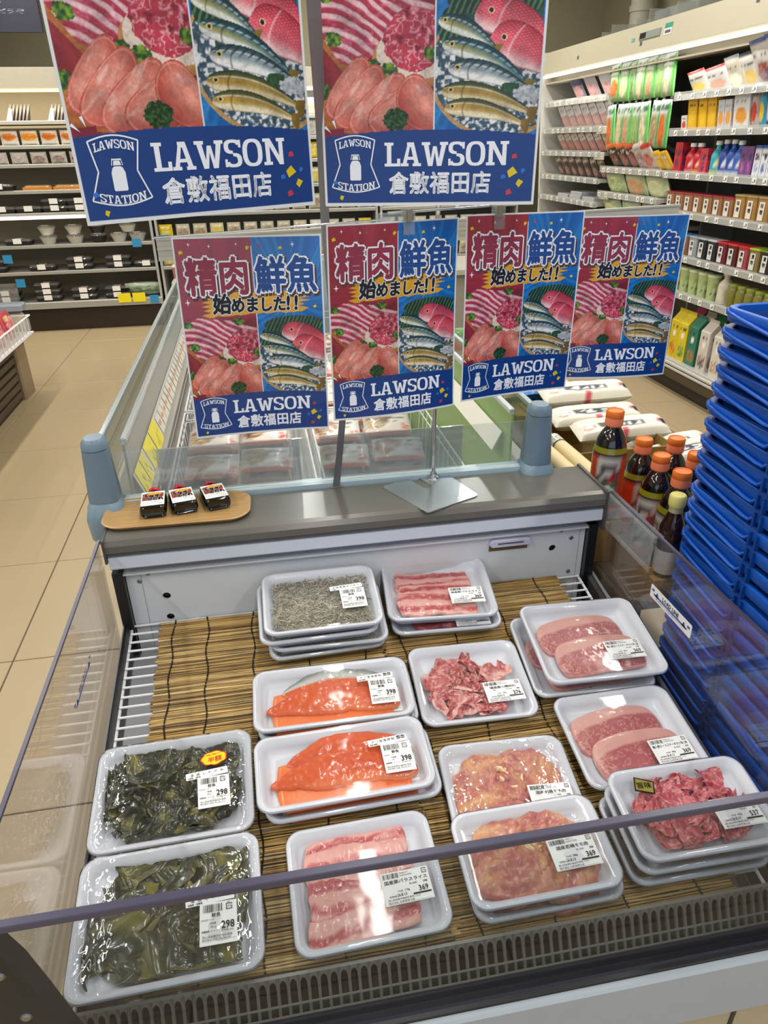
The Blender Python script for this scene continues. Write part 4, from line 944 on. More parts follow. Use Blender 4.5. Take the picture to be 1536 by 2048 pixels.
def poster_overlay():
    """lettering, badge and confetti, in mm (y up, origin lower-left), slightly proud of the sheet"""
    b = MB(); z = 0.20
    def jtext(s, x, y, size, cols, halo, halo2=None, gap=1.0, bold=0.035):
        px = x
        for ch in s:
            sc = size
            if halo2: b.text(ch, px+1.6, y-2.6, sc, z, halo2, 0.105, 0.84)
            b.text(ch, px, y, sc, z+0.06, halo, 0.08, 0.84); b.text(ch, px, y, sc, z+0.14, cols, bold, 0.84); px += sc*0.84*gap
    jtext('精肉', 12, 222, 55, 1, 0, 5, 1.0); jtext('鮮魚', 111, 222, 54, 2, 0, 5, 1.0)
    px = 46
    for ch, s_ in zip('始めました!!', (30, 24, 24, 23, 23, 28, 28)):
        wch = s_*(0.86 if ch not in '!' else 0.42)
        b.text(ch, px, 192.5, s_, z+0.20, 0, 0.085, 0.9, slant=0.08); b.text(ch, px, 192.5, s_, z+0.30, 4, 0.045, 0.9, slant=0.08); px += wch
    slab(b, 'LAWSON', 61, 36.0, 21, z, 0, 121)
    px = 65
    for ch in '倉敷福田店': b.text(ch, px, 13.0, 21, z, 0, 0.03, 0.95); px += 20.4
    nb = len(b.v)
    # milk-can badge
    out = []
    for k in range(9): t = k/8; out.append((23+37*t, 55+4.0*math.sin(PI*t)))
    out += [(56, 34)]
    for k in range(9): t = k/8; out.append((64-45*t, 14-4.5*math.sin(PI*t)))
    out += [(27, 34)]
    for p, q in zip(out, out[1:]+out[:1]):
        dx, dy = q[0]-p[0], q[1]-p[1]; L_ = math.hypot(dx, dy); nx_, ny_ = -dy/L_*0.55, dx/L_*0.55
        b.poly([(p[0]+nx_, p[1]+ny_, z), (p[0]-nx_, p[1]-ny_, z), (q[0]-nx_, q[1]-ny_, z), (q[0]+nx_, q[1]+ny_, z)], 0)
    slab(b, 'LAWSON', 26.5, 47.5, 6, z, 0, 30, lambda a, c_: (a, c_+2.6*math.sin(PI*(a-26.5)/30)))
    slab(b, 'STATION', 24.5, 13.2, 6, z, 0, 35, lambda a, c_: (a, c_-2.6*math.sin(PI*(a-24.5)/35)))
    cx = 41.5
    b.poly([(cx-4.5, 20, z), (cx+4.5, 20, z), (cx+5.2, 21, z), (cx+5.2, 33, z), (cx+3.8, 36.5, z), (cx+2.3, 37.5, z), (cx-2.3, 37.5, z), (cx-3.8, 36.5, z), (cx-5.2, 33, z), (cx-5.2, 21, z)], 0)
    b.poly([(cx-3, 38.2, z), (cx+3, 38.2, z), (cx+2.2, 41.5, z), (cx-2.2, 41.5, z)], 0); b.poly([(cx-3.5, 41.8, z), (cx+3.5, 41.8, z), (cx+3.5, 42.8, z), (cx-3.5, 42.8, z)], 0)
    for s in (-1, 1): b.poly([(cx+s*3.4, 43.0, z), (cx+s*4.4, 38.2, z), (cx+s*3.9, 38.0, z), (cx+s*2.9, 43.0, z)][::-s], 0)
    b.v[nb:] = [(8+(x-19)*1.06, 13+(y-9.5)*1.02, q) for x, y, q in b.v[nb:]]   # badge at its place
    for (x, y, s_, a, mi) in ((186, 30, 4.6, 0.6, 6), (194, 20, 3.4, 1.0, 6), (184, 12, 3, 0.4, 7), (188, 44, 2.6, 0.2, 7), (17, 8, 2.2, 1.2, 6), (178, 26, 2.4, 0.3, 8), (197, 31, 2.2, 0.9, 8), (11, 22, 2.4, 0.5, 8),
                              (10, 277, 3, 0.4, 6), (103, 281, 2.8, 0.9, 6), (150, 280, 2.6, 0.2, 6), (192, 236, 2.6, 0.8, 6), (196, 196, 2.6, 0.3, 6), (120, 283, 2.2, 0.2, 7), (198, 252, 2.2, 0.5, 7), (60, 284, 2, 0.4, 7), (125, 210, 2.2, 0.3, 6)):
        ca, sa = math.cos(a), math.sin(a); q = [(-1, -0.7), (1, -0.9), (0.8, 0.7), (-0.7, 0.6)]
        b.poly([(x+s_*(ca*u-sa*v), y+s_*(sa*u+ca*v), z) for u, v in q], mi)
    for (x, y, s_) in ((22, 287, 3.0), (50, 284, 3.0), (88, 286, 2.4), (168, 284, 4), (197, 214, 4.6), (12, 208, 5)):
        pts = [(x+(s_ if k % 2 == 0 else s_*0.26)*math.cos(k*PI/4)*(0.8 if k % 4 == 0 else 1), y+(s_ if k % 2 == 0 else s_*0.26)*math.sin(k*PI/4)) for k in range(8)]
        for k in range(8): b.poly([(x, y, z), (*pts[k], z), (*pts[(k+1) % 8], z)], 0)
    for (x, y, a) in ((9, 66, 2.4), (14, 69, 1.9)):
        ca, sa = math.cos(a), math.sin(a); b.poly([(x, y, z), (x+8*ca-1.5*sa, y+8*sa+1.5*ca, z), (x+8*ca+1.2*sa, y+8*sa-1.2*ca, z)], 0)
    return b
OVL = poster_overlay()
OMATS = [PW, PRED, PBLU, PYEL, PBLK, PSH]+CONF
def poster_meshes(key, bow, twist, pmat):
    """sheet in metres, hanging from its top edge: local x across, y out of the sheet (-y is the front), z up"""
    def f(x, y, off=0.0):      # mm -> metres
        u = x/210-0.5; t = 1-y/297
        d = bow*(u*u*4)*(0.35+0.65*t)+twist*u*t+0.35*bow*math.sin(PI*t)
        return ((x-105)*0.001, d-off*0.001, (y-297)*0.001)
    u = PX/210-0.5; t = PYY/297
    D = bow*(u*u*4)*(0.35+0.65*t)+twist*u*t+0.35*bow*np.sin(PI*t)
    P = np.stack([(PX-105)*0.001, D, -PYY*0.001], -1)
    sheet = gridmesh('sheet', P[:, ::-1], PIM[:, ::-1], pmat, mesh_only=True)
    me = bpy.data.meshes.new('lettering'); me.from_pydata([f(a, c, z) for a, c, z in OVL.v], [], OVL.f)
    for m in OMATS: me.materials.append(m)
    me.polygons.foreach_set('material_index', OVL.m); me.update()
    b = MB(); n = 8   # paper back
    for i in range(n):
        for j in range(n):
            q = [(210*i/n, 297*j/n), (210*(i+1)/n, 297*j/n), (210*(i+1)/n, 297*(j+1)/n), (210*i/n, 297*(j+1)/n)]; b.poly([f(x, y, -0.4) for x, y in q])
    back = b.build('paper_back', PAPER, mesh_only=True)
    return sheet, me, back
def poster(meshes, label, cat_group, pL, pR, ztop, scale=1.0, roll_=0.0):
    """pL, pR: plan positions of the left and right edge"""
    cx, cy = (pL[0]+pR[0])/2, (pL[1]+pR[1])/2; a = math.atan2(pR[1]-pL[1], pR[0]-pL[0])
    t = thing('poster', label, 'poster', (cx, cy, ztop), (0, roll_, a), cat_group)
    for nm, me in zip(('sheet', 'lettering', 'paper_back'), meshes): inst(nm, me, t, scale=(scale,)*3)
    return t
SA = poster_meshes('a', -0.006, 0.010, PRINTL); SB = poster_meshes('b', 0.010, -0.012, PRINTL); SP = poster_meshes('c', 0.002, 0.0, PRINT)
g4 = 'small meat and fish posters below the bar'; g2 = 'large posters above the bar'
poster(SA, 'small meat and fish poster, leftmost of the four under the bar', g4, (-0.106, 1.083), (0.097, 1.082), 1.2775, 0.985, D2R(0.6))
poster(SB, 'small meat and fish poster, second from the left, in front of the chrome pole', g4, (0.109, 1.078), (0.312, 1.120), 1.288, 1.0, D2R(-0.2))
poster(SA, 'small meat and fish poster, third from the left, hanging from a clip', g4, (0.326, 1.128), (0.528, 1.158), 1.290, 0.985, D2R(0.6))
poster(SB, 'small meat and fish poster, rightmost of the four, hanging from the ribbed rail', g4, (0.562, 1.222), (0.745, 1.218), 1.273, 0.96, D2R(0.2))
Z0 = 1.309+0.420
poster(SP, 'large poster on the left above the bar, tilted towards the shopper', g2, (-0.187, 0.905), (0.083, 1.030), 1.3145+0.420, 1.4142, D2R(-1.2))
poster(SP, 'large poster on the right above the bar', g2, (0.112, 1.114), (0.401, 1.045), Z0, 1.4142, D2R(0.2))

# ---- sign stand with plate, pole, bars and clips
st = thing('sign_stand', 'chrome sign stand with slotted square plate standing on the dark counter', 'sign stand', (0.322, 1.292, 0.78))
pl = [(0.210, 1.267), (0.274, 1.139), (0.388, 1.190), (0.344, 1.326)]
def rcorner(pts, r, n=5):
    out = []
    for i, p in enumerate(pts):
        a = Vector(pts[i-1])-Vector(p); c = Vector(pts[(i+1) % len(pts)])-Vector(p); la, lc = a.length, c.length; a.normalize(); c.normalize()
        for k in range(n+1):
            t = k/n; P = Vector(p)+a*r*(1-t)**2+c*r*t**2; out.append((P.x, P.y))
    return out
# plate with a slot cut in from its left-rear edge
e0, e1 = Vector(pl[3]), Vector(pl[0]); dirs = (e1-e0).normalized(); inw = Vector((-dirs.y, dirs.x)); inw = inw if inw.dot(Vector((0.3, 1.23))-e0) > 0 else -inw
s0 = e0+dirs*0.062; s1 = e0+dirs*0.082; dep = 0.050
slot = [s0, s0+inw*dep]; cc = (s0+s1)/2+inw*dep; rr_ = (s1-s0).length/2
for k in range(1, 8): a = PI*k/8; v = (s0-s1).normalized()*rr_*math.cos(a)+inw*rr_*math.sin(a); slot.append(cc+v)
slot += [s1+inw*dep, s1]
cor = rcorner([(p[0], p[1]) for p in pl], 0.010)
# order: corners 0..3 then the slot in the closing edge 3->0
outl = cor+[(p.x, p.y) for p in slot]
b = MB(); b.prism([(x-0.322, y-1.292) for x, y in outl], 0.0, 0.0022)
b.build('base_plate', GALV, st)
b = MB(); b.lathe([(0.014, 0.0022), (0.0135, 0.005), (0.007, 0.0075), (0.0068, 0.011)], 18, 0, (0, 0), False, True); b.build('pole_collar', CHROME, st, smooth=50)
b = MB(); b.tube([(0, 0, 0.008), (0, 0, 0.555)], 0.0045, 12); b.build('pole', CHROME, st, smooth=50)
b = MB(); b.tube([(0, 0, 0.530), (-0.01, -0.16, 0.524)], 0.003, 8); b.build('arm', CHROME, st, smooth=50)
def rod(p, q, r=0.0022, nm='bar'):
    b = MB(); b.tube([tuple(Vector(p)-Vector((0.322, 1.292, 0.78))), tuple(Vector(q)-Vector((0.322, 1.292, 0.78)))], r, 8); b.build(nm, CHROME, st, smooth=50)
rod((0.20, 1.108, 1.2985), (0.392, 1.150, 1.302)); rod((-0.132, 1.088, 1.278), (0.205, 1.105, 1.2905), 0.0016)
def clip(p, a):
    b = MB(); b.T = Matrix.Translation(Vector(p)-Vector((0.322, 1.292, 0.78))) @ Matrix.Rotation(a, 4, 'Z')
    b.bev(-0.009, -0.012, -0.026, 0.009, -0.0095, 0.010, 0.002); b.bev(-0.009, -0.002, -0.020, 0.009, 0.001, 0.010, 0.002)
    b.tube([(-0.010, -0.006, 0.003), (0.010, -0.006, 0.003)], 0.005, 10); o = b.build('clip', ACRYL, st)
    b = MB(); b.T = Matrix.Translation(Vector(p)-Vector((0.322, 1.292, 0.78))) @ Matrix.Rotation(a, 4, 'Z'); b.bev(-0.0045, -0.0135, -0.008, 0.0045, 0.002, 0.009, 0.001); b.build('clip_spring', mat('spring_steel', 'a49a86', 0.3, 0.9), st)
clip((0.228, 1.106, 1.295), 0.2); clip((0.378, 1.142, 1.294), 0.15)
b = MB(); b.bev(-0.022, -0.004, -0.006, 0.022, 0.004, 0.006, 0.002); b.T = None
o = b.build('bar_joint', ACRYL, st); o.location = (0.205-0.322, 1.105-1.292, 1.293-0.78)
# ribbed aluminium rail behind the small posters
b = MB(); b.T = Matrix.Translation((-0.322, -1.292, -0.78))
for z0, z1, yo in ((0.0, 0.006, 0.0), (0.006, 0.016, 0.003), (0.016, 0.020, 0.0), (0.020, 0.031, 0.003), (0.031, 0.034, 0.0)):
    b.loft([[(x, 1.236+yo, zt-0.034+z0), (x, 1.236+yo, zt-0.034+z1), (x, 1.243, zt-0.034+z1), (x, 1.243, zt-0.034+z0)] for x, zt in ((-0.147, 1.262), (0.742, 1.2868))], 0, True, True)
b.build('poster_rail', mat('rail_aluminium', 'b9b6aa', 0.4, 0.25, var=0.03), st)
b = MB(); b.T = Matrix.Translation((-0.322, -1.292, -0.78)); b.box(0.316, 1.243, 1.244, 0.328, 1.2885, 1.256); b.build('rail_bracket', CHROME, st)
# flat grey strip that carries the large posters
pts = [(0.122, 1.288, 0.7815), (0.131, 1.276, 0.86), (0.137, 1.258, 0.93), (0.131, 1.225, 1.03), (0.122, 1.188, 1.13), (0.112, 1.143, 1.29), (0.110, 1.112, 1.42), (0.106, 1.085, 1.53), (0.102, 1.066, 1.70)]
b = MB(); wd = [0.0070, 0.0068, 0.0068, 0.0070, 0.0072, 0.0075, 0.0085, 0.0105, 0.011]
b.loft([[(x-w_, y-0.002*s, z), (x+w_, y+0.002*s, z), (x+w_, y+0.0015+0.002*s, z), (x-w_, y+0.0015-0.002*s, z)] for (x, y, z), w_, s in zip(pts, wd, range(9))], 0, True, True)
sg = thing('strip_stand', 'flexible flat grey strip rising from the counter between the large posters', 'sign stand', (0.122, 1.29, 0.7805))
o = b.build('strip', mat('grey_strip', '77767a', 0.4, var=0.03), sg); o.location = (-0.122, -1.29, -0.7805)
b = MB(); b.bev(-0.012, -0.006, 0, 0.012, 0.004, 0.0012, 0.0005); b.build('foot', mat('grey_strip', '77767a'), sg)
b = MB(); b.box(-0.02, -0.216, 0.915, 0.005, -0.2145, 0.935); b.build('holder', mat('grey_strip', '77767a'), sg)
for s, (pa, pb) in enumerate((((-0.187, 0.902, 1.736), (0.107, 1.040, 1.736)), ((0.104, 1.116, 1.731), (0.401, 1.045, 1.731)))):
    b = MB(); b.tube([tuple(Vector(pa)-Vector((0.122, 1.29, 0.7805))), tuple(Vector(pb)-Vector((0.122, 1.29, 0.7805)))], 0.004, 8); b.build('top_bar', CHROME, sg)

# ---- wooden tray and the three little sauce bottles
tr_c = Vector((-0.181, 1.241)); ux = Vector((0.999, 0.045)).normalized(); ang = math.atan2(-0.020, 0.255)
wt = thing('wooden_tray', 'small oval-cornered wooden tray on the left end of the dark counter', 'tray', (-0.181, 1.238, 0.780), (0, 0, D2R(-1.5)))
WOODT = mat('walnut_veneer', 'ad8a59', 0.35, var=0.40, scale=7, stretch=(2, 30, 3))
g = lambda k, z: [(x, y, z) for x, y in rr(0.268-2*k, 0.122-2*k, 0.040-k*0.6, 8)]
b = MB(); b.loft([g(0.006, 0.0005), g(0.001, 0.006), g(0, 0.0085), g(0.0015, 0.0095), g(0.004, 0.009), g(0.012, 0.004), g(0.02, 0.0035)], 0, True, True)
b.build('tray_body', WOODT, wt, smooth=50)
def sauce(x, y, a, k):
    t = thing('sauce_bottle', ('left', 'middle', 'right')[k]+' of three small dark sauce bottles with red caps lying on the wooden tray', 'bottle', (x, y, 0.784), (0, 0, a), None)
    # lying on its back, base towards the shopper
    SOY = mat('dark_sauce', '0b0807', 0.12, spec=0.7); TH = 0.023
    sec = lambda yy, w_, h_: [(px, yy, 0.0005+TH/2+pz) for px, pz in rr(w_, h_, min(w_, h_)*0.40, 4)]
    b = MB(); b.loft([sec(0.003, 0.036, 0.014), sec(0.0, 0.042, 0.019), sec(0.004, 0.047, TH), sec(0.060, 0.048, TH), sec(0.068, 0.044, 0.022), sec(0.074, 0.028, 0.021), sec(0.077, 0.021, 0.020)], 0, True, True)
    b.build('bottle_body', SOY, t, smooth=60)
    b = MB(); b.T = Matrix.Translation((0, 0.0755, 0.0125)) @ Matrix.Rotation(-PI/2, 4, 'X'); b.lathe([(0.0115, 0), (0.0125, 0.002), (0.0122, 0.010), (0.0108, 0.0135), (0.006, 0.0145)], 16, 0, (0, 0), True, True)
    b.build('cap', mat('red_cap', 'd0203a', 0.35), t, smooth=50)
    b = MB(); W = 0.042; b.T = Matrix.Translation((0, 0.035, 0.0240)) @ Matrix.Diagonal((1, 1.28, 1, 1))
    b.box(-W/2, -0.023, 0.0000, W/2, 0.023, 0.0004, 0)
    b.poly([(-W/2+0.002, -0.007, 0.0006), (W/2-0.008, -0.003, 0.0006), (W/2-0.002, 0.005, 0.0006), (W/2-0.002, 0.016, 0.0006), (0, 0.0205, 0.0006), (-W/2+0.002, 0.016, 0.0006)], 1)
    b.poly([(-0.012, 0.011, 0.0008), (0.016, 0.012, 0.0008), (0.012, 0.019, 0.0008), (-0.006, 0.019, 0.0008)], 2)
    b.text('うなぎ', -0.018, 0.0030, 0.0105, 0.0010, 0, 0.09, fit=0.030); b.text('うなぎ', -0.018, 0.0030, 0.0105, 0.0012, 3, 0.03, fit=0.030)
    b.text('のたれ', -0.010, -0.0070, 0.0100, 0.0010, 0, 0.09, fit=0.029); b.text('のたれ', -0.010, -0.0070, 0.0100, 0.0012, 3, 0.03, fit=0.029)
    b.text('かけるだけで本格の味わい', -0.018, -0.0135, 0.0032, 0.0008, 3, 0, 1, fit=0.036); b.text('名称 うなぎのたれ 内容量', -0.018, -0.0190, 0.0028, 0.0008, 3, 0, 1, fit=0.036)
    b.build('label', [PAPER, mat('label_maroon', '8d3228', 0.4), mat('label_gold', 'e0a321', 0.4), PBLK], t)
sauce(-0.2225, 1.216, D2R(4), 0); sauce(-0.165, 1.221, D2R(12), 1); sauce(-0.105, 1.226, D2R(14), 2)

# ================================================================== BLUE BASKETS
BB = mat('basket_blue', '0a56bc', 0.32, var=0.06, scale=5); BD = mat('basket_blue_deep', '07408f', 0.35, var=0.05)
BW, BL, BH = 0.33, 0.48, 0.205
def rl(k, z, kr=0.5): return [(x, y, z) for x, y in rr(BW-2*k, BL-2*k, max(0.035-k*kr, 0.01), 5)]
b = MB()
b.loft([rl(0.006, -0.0205), rl(0.0005, -0.0200), rl(-0.001, -0.012), rl(-0.001, -0.003), rl(0.001, 0.0), rl(0.006, 0.0012), rl(0.010, -0.001), rl(0.011, -0.0205)], 0)
rimM = b.build('rim', BB, smooth=40, mesh_only=True)
b = MB(); b.loft([rl(0.011, -0.012), rl(0.022, -0.06), rl(0.040, -BH), rl(0.044, -BH+0.003), rl(0.0255, -0.06), rl(0.0135, -0.010)], 0)
b.prism([(x, y) for x, y in rr(BW-0.088, BL-0.088, 0.015, 3)], -BH, -BH+0.003)
wallM = b.build('basket_wall', BD, smooth=40, mesh_only=True)
b = MB()
def hside(s):
    x = s*(BW/2+0.0045)
    b.tube([(x-s*0.012, BL/2-0.012, -0.006), (x, BL/2-0.030, -0.0065), (x, BL/2-0.06, -0.010), (x, 0.075, -0.0205), (x, 0.058, -0.0195), (x-s*0.002, 0.052, -0.014)], 0.0036, 6)
hA = MB(); hA.tube([(-BW/2-0.0045+0.012, BL/2-0.012, -0.005), (-BW/2-0.0045, BL/2-0.030, -0.0065), (-BW/2-0.0045, BL/2-0.06, -0.010), (-BW/2-0.0045, 0.075, -0.0205), (-BW/2-0.0045, 0.058, -0.0195), (-BW/2-0.002, 0.052, -0.014)], 0.0034, 6)
handA = hA.build('handle', BB, smooth=60, mesh_only=True)
hB = MB(); hB.tube([(BW/2+0.0045-0.012, BL/2-0.012, -0.005), (BW/2+0.0045, BL/2-0.030, -0.0065), (BW/2+0.0045, 0.075, -0.0205), (BW/2+0.0045, 0.058, -0.0195), (BW/2+0.002, 0.052, -0.014)], 0.0034, 6)
handB = hB.build('handle', BB, smooth=60, mesh_only=True)
ribM = MB(); ribM.box(-BW/2-0.006, 0.046, -0.028, -BW/2+0.002, 0.050, -0.004); ribM.box(-BW/2-0.006, 0.030, -0.028, -BW/2+0.002, 0.034, -0.004)
ribM.box(-BW/2-0.0055, 0.034, -0.028, -BW/2+0.002, 0.046, -0.0255)
latch = ribM.build('handle_socket', BD, mesh_only=True)
bx, by, pitchb = 0.722+BW/2+0.006, 1.052-BL/2, 0.0305
NB = 33
for k in range(NB):
    z = 1.152-k*pitchb; lab = ('topmost blue basket of the tall stack, its inside open to view' if k == 0 else
        (ORD[k]+' blue shopping basket from the top of the tall stack' if k < 20 else 'blue shopping basket low in the tall stack, '+ORD[NB-1-k]+' from the bottom'))
    t = thing('shopping_basket', lab, 'basket', (bx+0.0012*math.sin(k*2.3), by+0.0015*math.sin(k*1.7), z), (0, 0, D2R(0.5*math.sin(k*1.3))), 'stacked blue shopping baskets')
    inst('rim', rimM, t); inst('basket_wall', wallM, t); inst('handle', handA, t); inst('handle', handB, t); inst('handle_socket', latch, t)
b = MB(); b.bev(bx-BW/2+0.05, by-BL/2+0.05, -0.0, bx+BW/2-0.05, by+BL/2-0.05, 1.152-(NB-1)*pitchb-BH-0.001, 0.004)
tag(b.build('basket_stand', BLACK), 'low black stand carrying the tall stack of blue baskets', 'stand')
# ================================================================== PACKAGED GOODS
GOODS = paintmat('printed_film', 0.32, 0.25, 0.25, 40, bdist=0.003)
BOXP = paintmat('printed_carton', 0.42, 0.1)
CLR = clear('clear_lid', (0.93, 0.95, 0.95), 0.04, 1.45, haze=0.10, hazecol=(0.85, 0.86, 0.86))
def pat(base, bands=(), blob=None, text=None, seed=0, window=None):
    """bands: (v0, v1, colour); blob: (u, v, ru, rv, colour a, colour b); text: (v, colour, rows)"""
    def f(U, V):
        c = mixc(C3(base), C3(base)*0.92, fbm(U*6, V*6, seed))
        for v0, v1, col in bands: c = mixc(c, C3(col)+0*c, ((V >= v0) & (V <= v1)).astype(float))
        for bl in ([blob] if blob and not isinstance(blob, list) else (blob or [])):
            u, v, ru, rv, ca, cb = bl; m = np.clip((1.05+0.3*(fbm(U*9, V*9, seed+2)-0.5)-((U-u)/ru)**2-((V-v)/rv)**2)*8, 0, 1)
            c = mixc(c, mixc(C3(ca), C3(cb), np.clip((fbm(U*16, V*16, seed+4)-0.3)*2.4, 0, 1)), m)
        if text:
            for (v, col, hgt) in text:
                row_ = (np.abs(V-v) < hgt) & (U > 0.14) & (U < 0.86); tx = vn(U*34, V*60, seed+9) > 0.42
                c = mixc(c, C3(col)+0*c, (row_ & tx).astype(float))
        return c
    return f
def pillow(w_, h_, t_, pf, nu=13, nv=17, ex=3):
    """filled bag standing up: front faces -y"""
    u = np.linspace(0, 1, nu)[:, None]; v = np.linspace(0, 1, nv)[None, :]; U = u+0*v; V = v+0*u
    e = np.clip(1-np.abs(2*U-1)**ex, 0, 1)**0.6*np.clip(1-np.abs(2*V-1)**(ex+1), 0, 1)**0.6
    wob = 0.10*t_*(fbm(U*5, V*6, int(w_*999))-0.5)
    F = np.stack([(U-0.5)*w_, -t_/2*e-wob*2*e, V*h_], -1); Bk = F.copy(); Bk[..., 1] = t_/2*e
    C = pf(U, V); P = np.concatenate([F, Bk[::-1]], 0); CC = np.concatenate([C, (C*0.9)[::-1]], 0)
    return gridmesh('bag_film', P, CC, GOODS, closed_u=True, mesh_only=True)
def boxmesh(w_, d_, h_, pf, matl=None, name='carton_body', gable=0):
    nu, nv = 11, 15; Vv = []; Fc = []; Cc = []
    def face(o, a, c, w1, h1, side=1.0):
        n0 = len(Vv); u = np.linspace(0, 1, nu); v = np.linspace(0, 1, nv)
        for i in u:
            for j in v: Vv.append(tuple(np.array(o)+np.array(a)*i+np.array(c)*j))
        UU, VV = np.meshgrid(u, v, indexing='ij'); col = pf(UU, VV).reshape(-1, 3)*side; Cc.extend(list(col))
        for i in range(nu-1):
            for j in range(nv-1): k = n0+i*nv+j; Fc.append((k, k+nv, k+nv+1, k+1))
    x, y = w_/2, d_/2
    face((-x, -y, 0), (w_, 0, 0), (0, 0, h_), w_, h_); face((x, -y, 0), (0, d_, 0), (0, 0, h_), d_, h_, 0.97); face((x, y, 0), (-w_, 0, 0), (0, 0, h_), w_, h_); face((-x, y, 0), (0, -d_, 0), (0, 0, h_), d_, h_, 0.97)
    tc = pf(np.array([[0.5]]), np.array([[0.98]])).reshape(3)
    def q(pts): n0 = len(Vv); Vv.extend(pts); Cc.extend([tc]*4); Fc.append((n0, n0+1, n0+2, n0+3))
    if gable:
        q([(-x, -y, h_), (x, -y, h_), (x, 0, h_+gable), (-x, 0, h_+gable)]); q([(x, y, h_), (-x, y, h_), (-x, 0, h_+gable), (x, 0, h_+gable)])
        q([(-x, -0.002, h_+gable-0.002), (x, -0.002, h_+gable-0.002), (x, -0.001, h_+gable+0.018), (-x, -0.001, h_+gable+0.018)])
        q([(x, 0.002, h_+gable-0.002), (-x, 0.002, h_+gable-0.002), (-x, 0.001, h_+gable+0.018), (x, 0.001, h_+gable+0.018)])
        q([(x, -y, h_), (x, y, h_), (x, 0, h_+gable), (x, 0, h_+gable)]); q([(-x, y, h_), (-x, -y, h_), (-x, 0, h_+gable), (-x, 0, h_+gable)])
    else: q([(-x, -y, h_), (x, -y, h_), (x, y, h_), (-x, y, h_)])
    q([(-x, y, 0), (x, y, 0), (x, -y, 0), (-x, -y, 0)])
    return npmesh(name, np.array(Vv), np.array(Fc), np.clip(np.array(Cc), 0, 1), matl or BOXP, smooth=False, mesh_only=True)
def revolve(prof, pf, n=20, matl=None, name='body', h=None, z0=None):
    zs = [z for r, z in prof]; za, zb = (z0 if z0 is not None else min(zs)), (h or max(zs)); nu = n; P = np.zeros((nu, len(prof), 3)); U = np.zeros((nu, len(prof))); V = np.zeros_like(U)
    for i in range(nu):
        a = 2*PI*i/nu-PI/2
        for j, (r, z) in enumerate(prof): P[i, j] = (r*math.cos(a), r*math.sin(a), z); U[i, j] = (i/nu*2) % 1; V[i, j] = (z-za)/(zb-za)
    return gridmesh(name, P, pf(U, V), matl or GOODS, closed_u=True, mesh_only=True)
def dense(prof, k=6):
    out = []
    for (r0, z0), (r1, z1) in zip(prof[:-1], prof[1:]):
        for i in range(k): t = i/k; out.append((r0+(r1-r0)*t, z0+(z1-z0)*t))
    return out+[prof[-1]]
def lathe_mesh(name, prof, m_, n=18, c0=True, c1=True, smooth=45):
    return MB().lathe(prof, n, 0, (0, 0), c0, c1).build(name, m_, smooth=smooth, mesh_only=True)
class Kind:
    """a product: list of (part name, mesh, local location, rotation)"""
    def __init__(s, name, cat, parts, front=0.0): s.name, s.cat, s.parts = name, cat, parts
    def put(s, label, loc, rz=0.0, rx=0.0, group=None, ry=0.0):
        t = thing(s.name, label, s.cat, loc, (0, 0, 0), group)
        t.rotation_euler = (Matrix.Rotation(rz, 3, 'Z') @ Matrix.Rotation(rx, 3, 'X') @ Matrix.Rotation(ry, 3, 'Y')).to_euler()
        for nm, me, lo, ro in s.parts: inst(nm, me, t, lo, ro)
        return t
O0 = (0, 0, 0)
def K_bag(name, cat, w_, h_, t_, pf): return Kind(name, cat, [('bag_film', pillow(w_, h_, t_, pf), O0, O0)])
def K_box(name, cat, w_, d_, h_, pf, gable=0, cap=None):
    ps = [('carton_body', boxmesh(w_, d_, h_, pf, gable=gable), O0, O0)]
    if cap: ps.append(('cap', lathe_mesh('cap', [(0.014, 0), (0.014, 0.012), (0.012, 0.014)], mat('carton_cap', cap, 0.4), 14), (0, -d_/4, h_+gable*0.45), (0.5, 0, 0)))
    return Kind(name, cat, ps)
def K_bottle(name, r, h, pf, cap='f2f2f2', neck=0.4, capr=0.55, caph=0.018):
    prof = dense([(r*0.9, 0), (r, 0.006), (r, h*0.62), (r*0.86, h*0.72), (r*neck, h*0.86), (r*neck, h)], 4)
    return Kind(name, 'bottle', [('bottle_body', revolve(prof, pf, 18, z0=0, h=h), O0, O0), ('cap', lathe_mesh('cap', [(r*capr, 0), (r*capr*1.02, caph*0.3), (r*capr, caph), (r*capr*0.85, caph*1.1)], mat('cap_'+cap, cap, 0.4)), (0, 0, h-0.004), O0)])
def K_cup(name, cat, w_, d_, h_, col, lid, labelc='e8e4dc', seed=0, txt='味噌'):
    b = MB(); b.loft([[(x, y, z) for x, y in rr(w_-2*k, d_-2*k, 0.012, 3)] for k, z in ((0.004, 0), (0.0005, h_*0.93), (0.0, h_*0.93))], 0, True, True)
    body = b.build('tub_body', mat('tub_'+col, col, 0.3, var=0.08, coat=0.3), smooth=40, mesh_only=True)
    b = MB(); b.loft([[(x, y, z) for x, y in rr(w_+0.004-2*k, d_+0.004-2*k, 0.013, 3)] for k, z in ((0, h_*0.93), (0, h_*0.985), (0.003, h_))], 0, True, True)
    lidm = b.build('lid', mat('lid_'+lid, lid, 0.35), smooth=40, mesh_only=True)
    b = MB(); W = w_*0.46; b.box(-W/2, -d_/2-0.0012, h_*0.10, W/2, -d_/2-0.0004, h_*0.80, 0)
    b.T = Matrix.Translation((0, -d_/2-0.0014, 0)) @ Matrix.Rotation(PI/2, 4, 'X')
    for i, ch in enumerate(txt): b.text(ch, 0, h_*(0.58-0.24*i), h_*0.2, 0, 1, 0.03, 1, 'c')
    lb = b.build('label', [mat('tub_label_'+labelc, labelc, 0.5), INK], mesh_only=True)
    return Kind(name, cat, [('tub_body', body, O0, O0), ('lid', lidm, O0, O0), ('label', lb, O0, O0)])

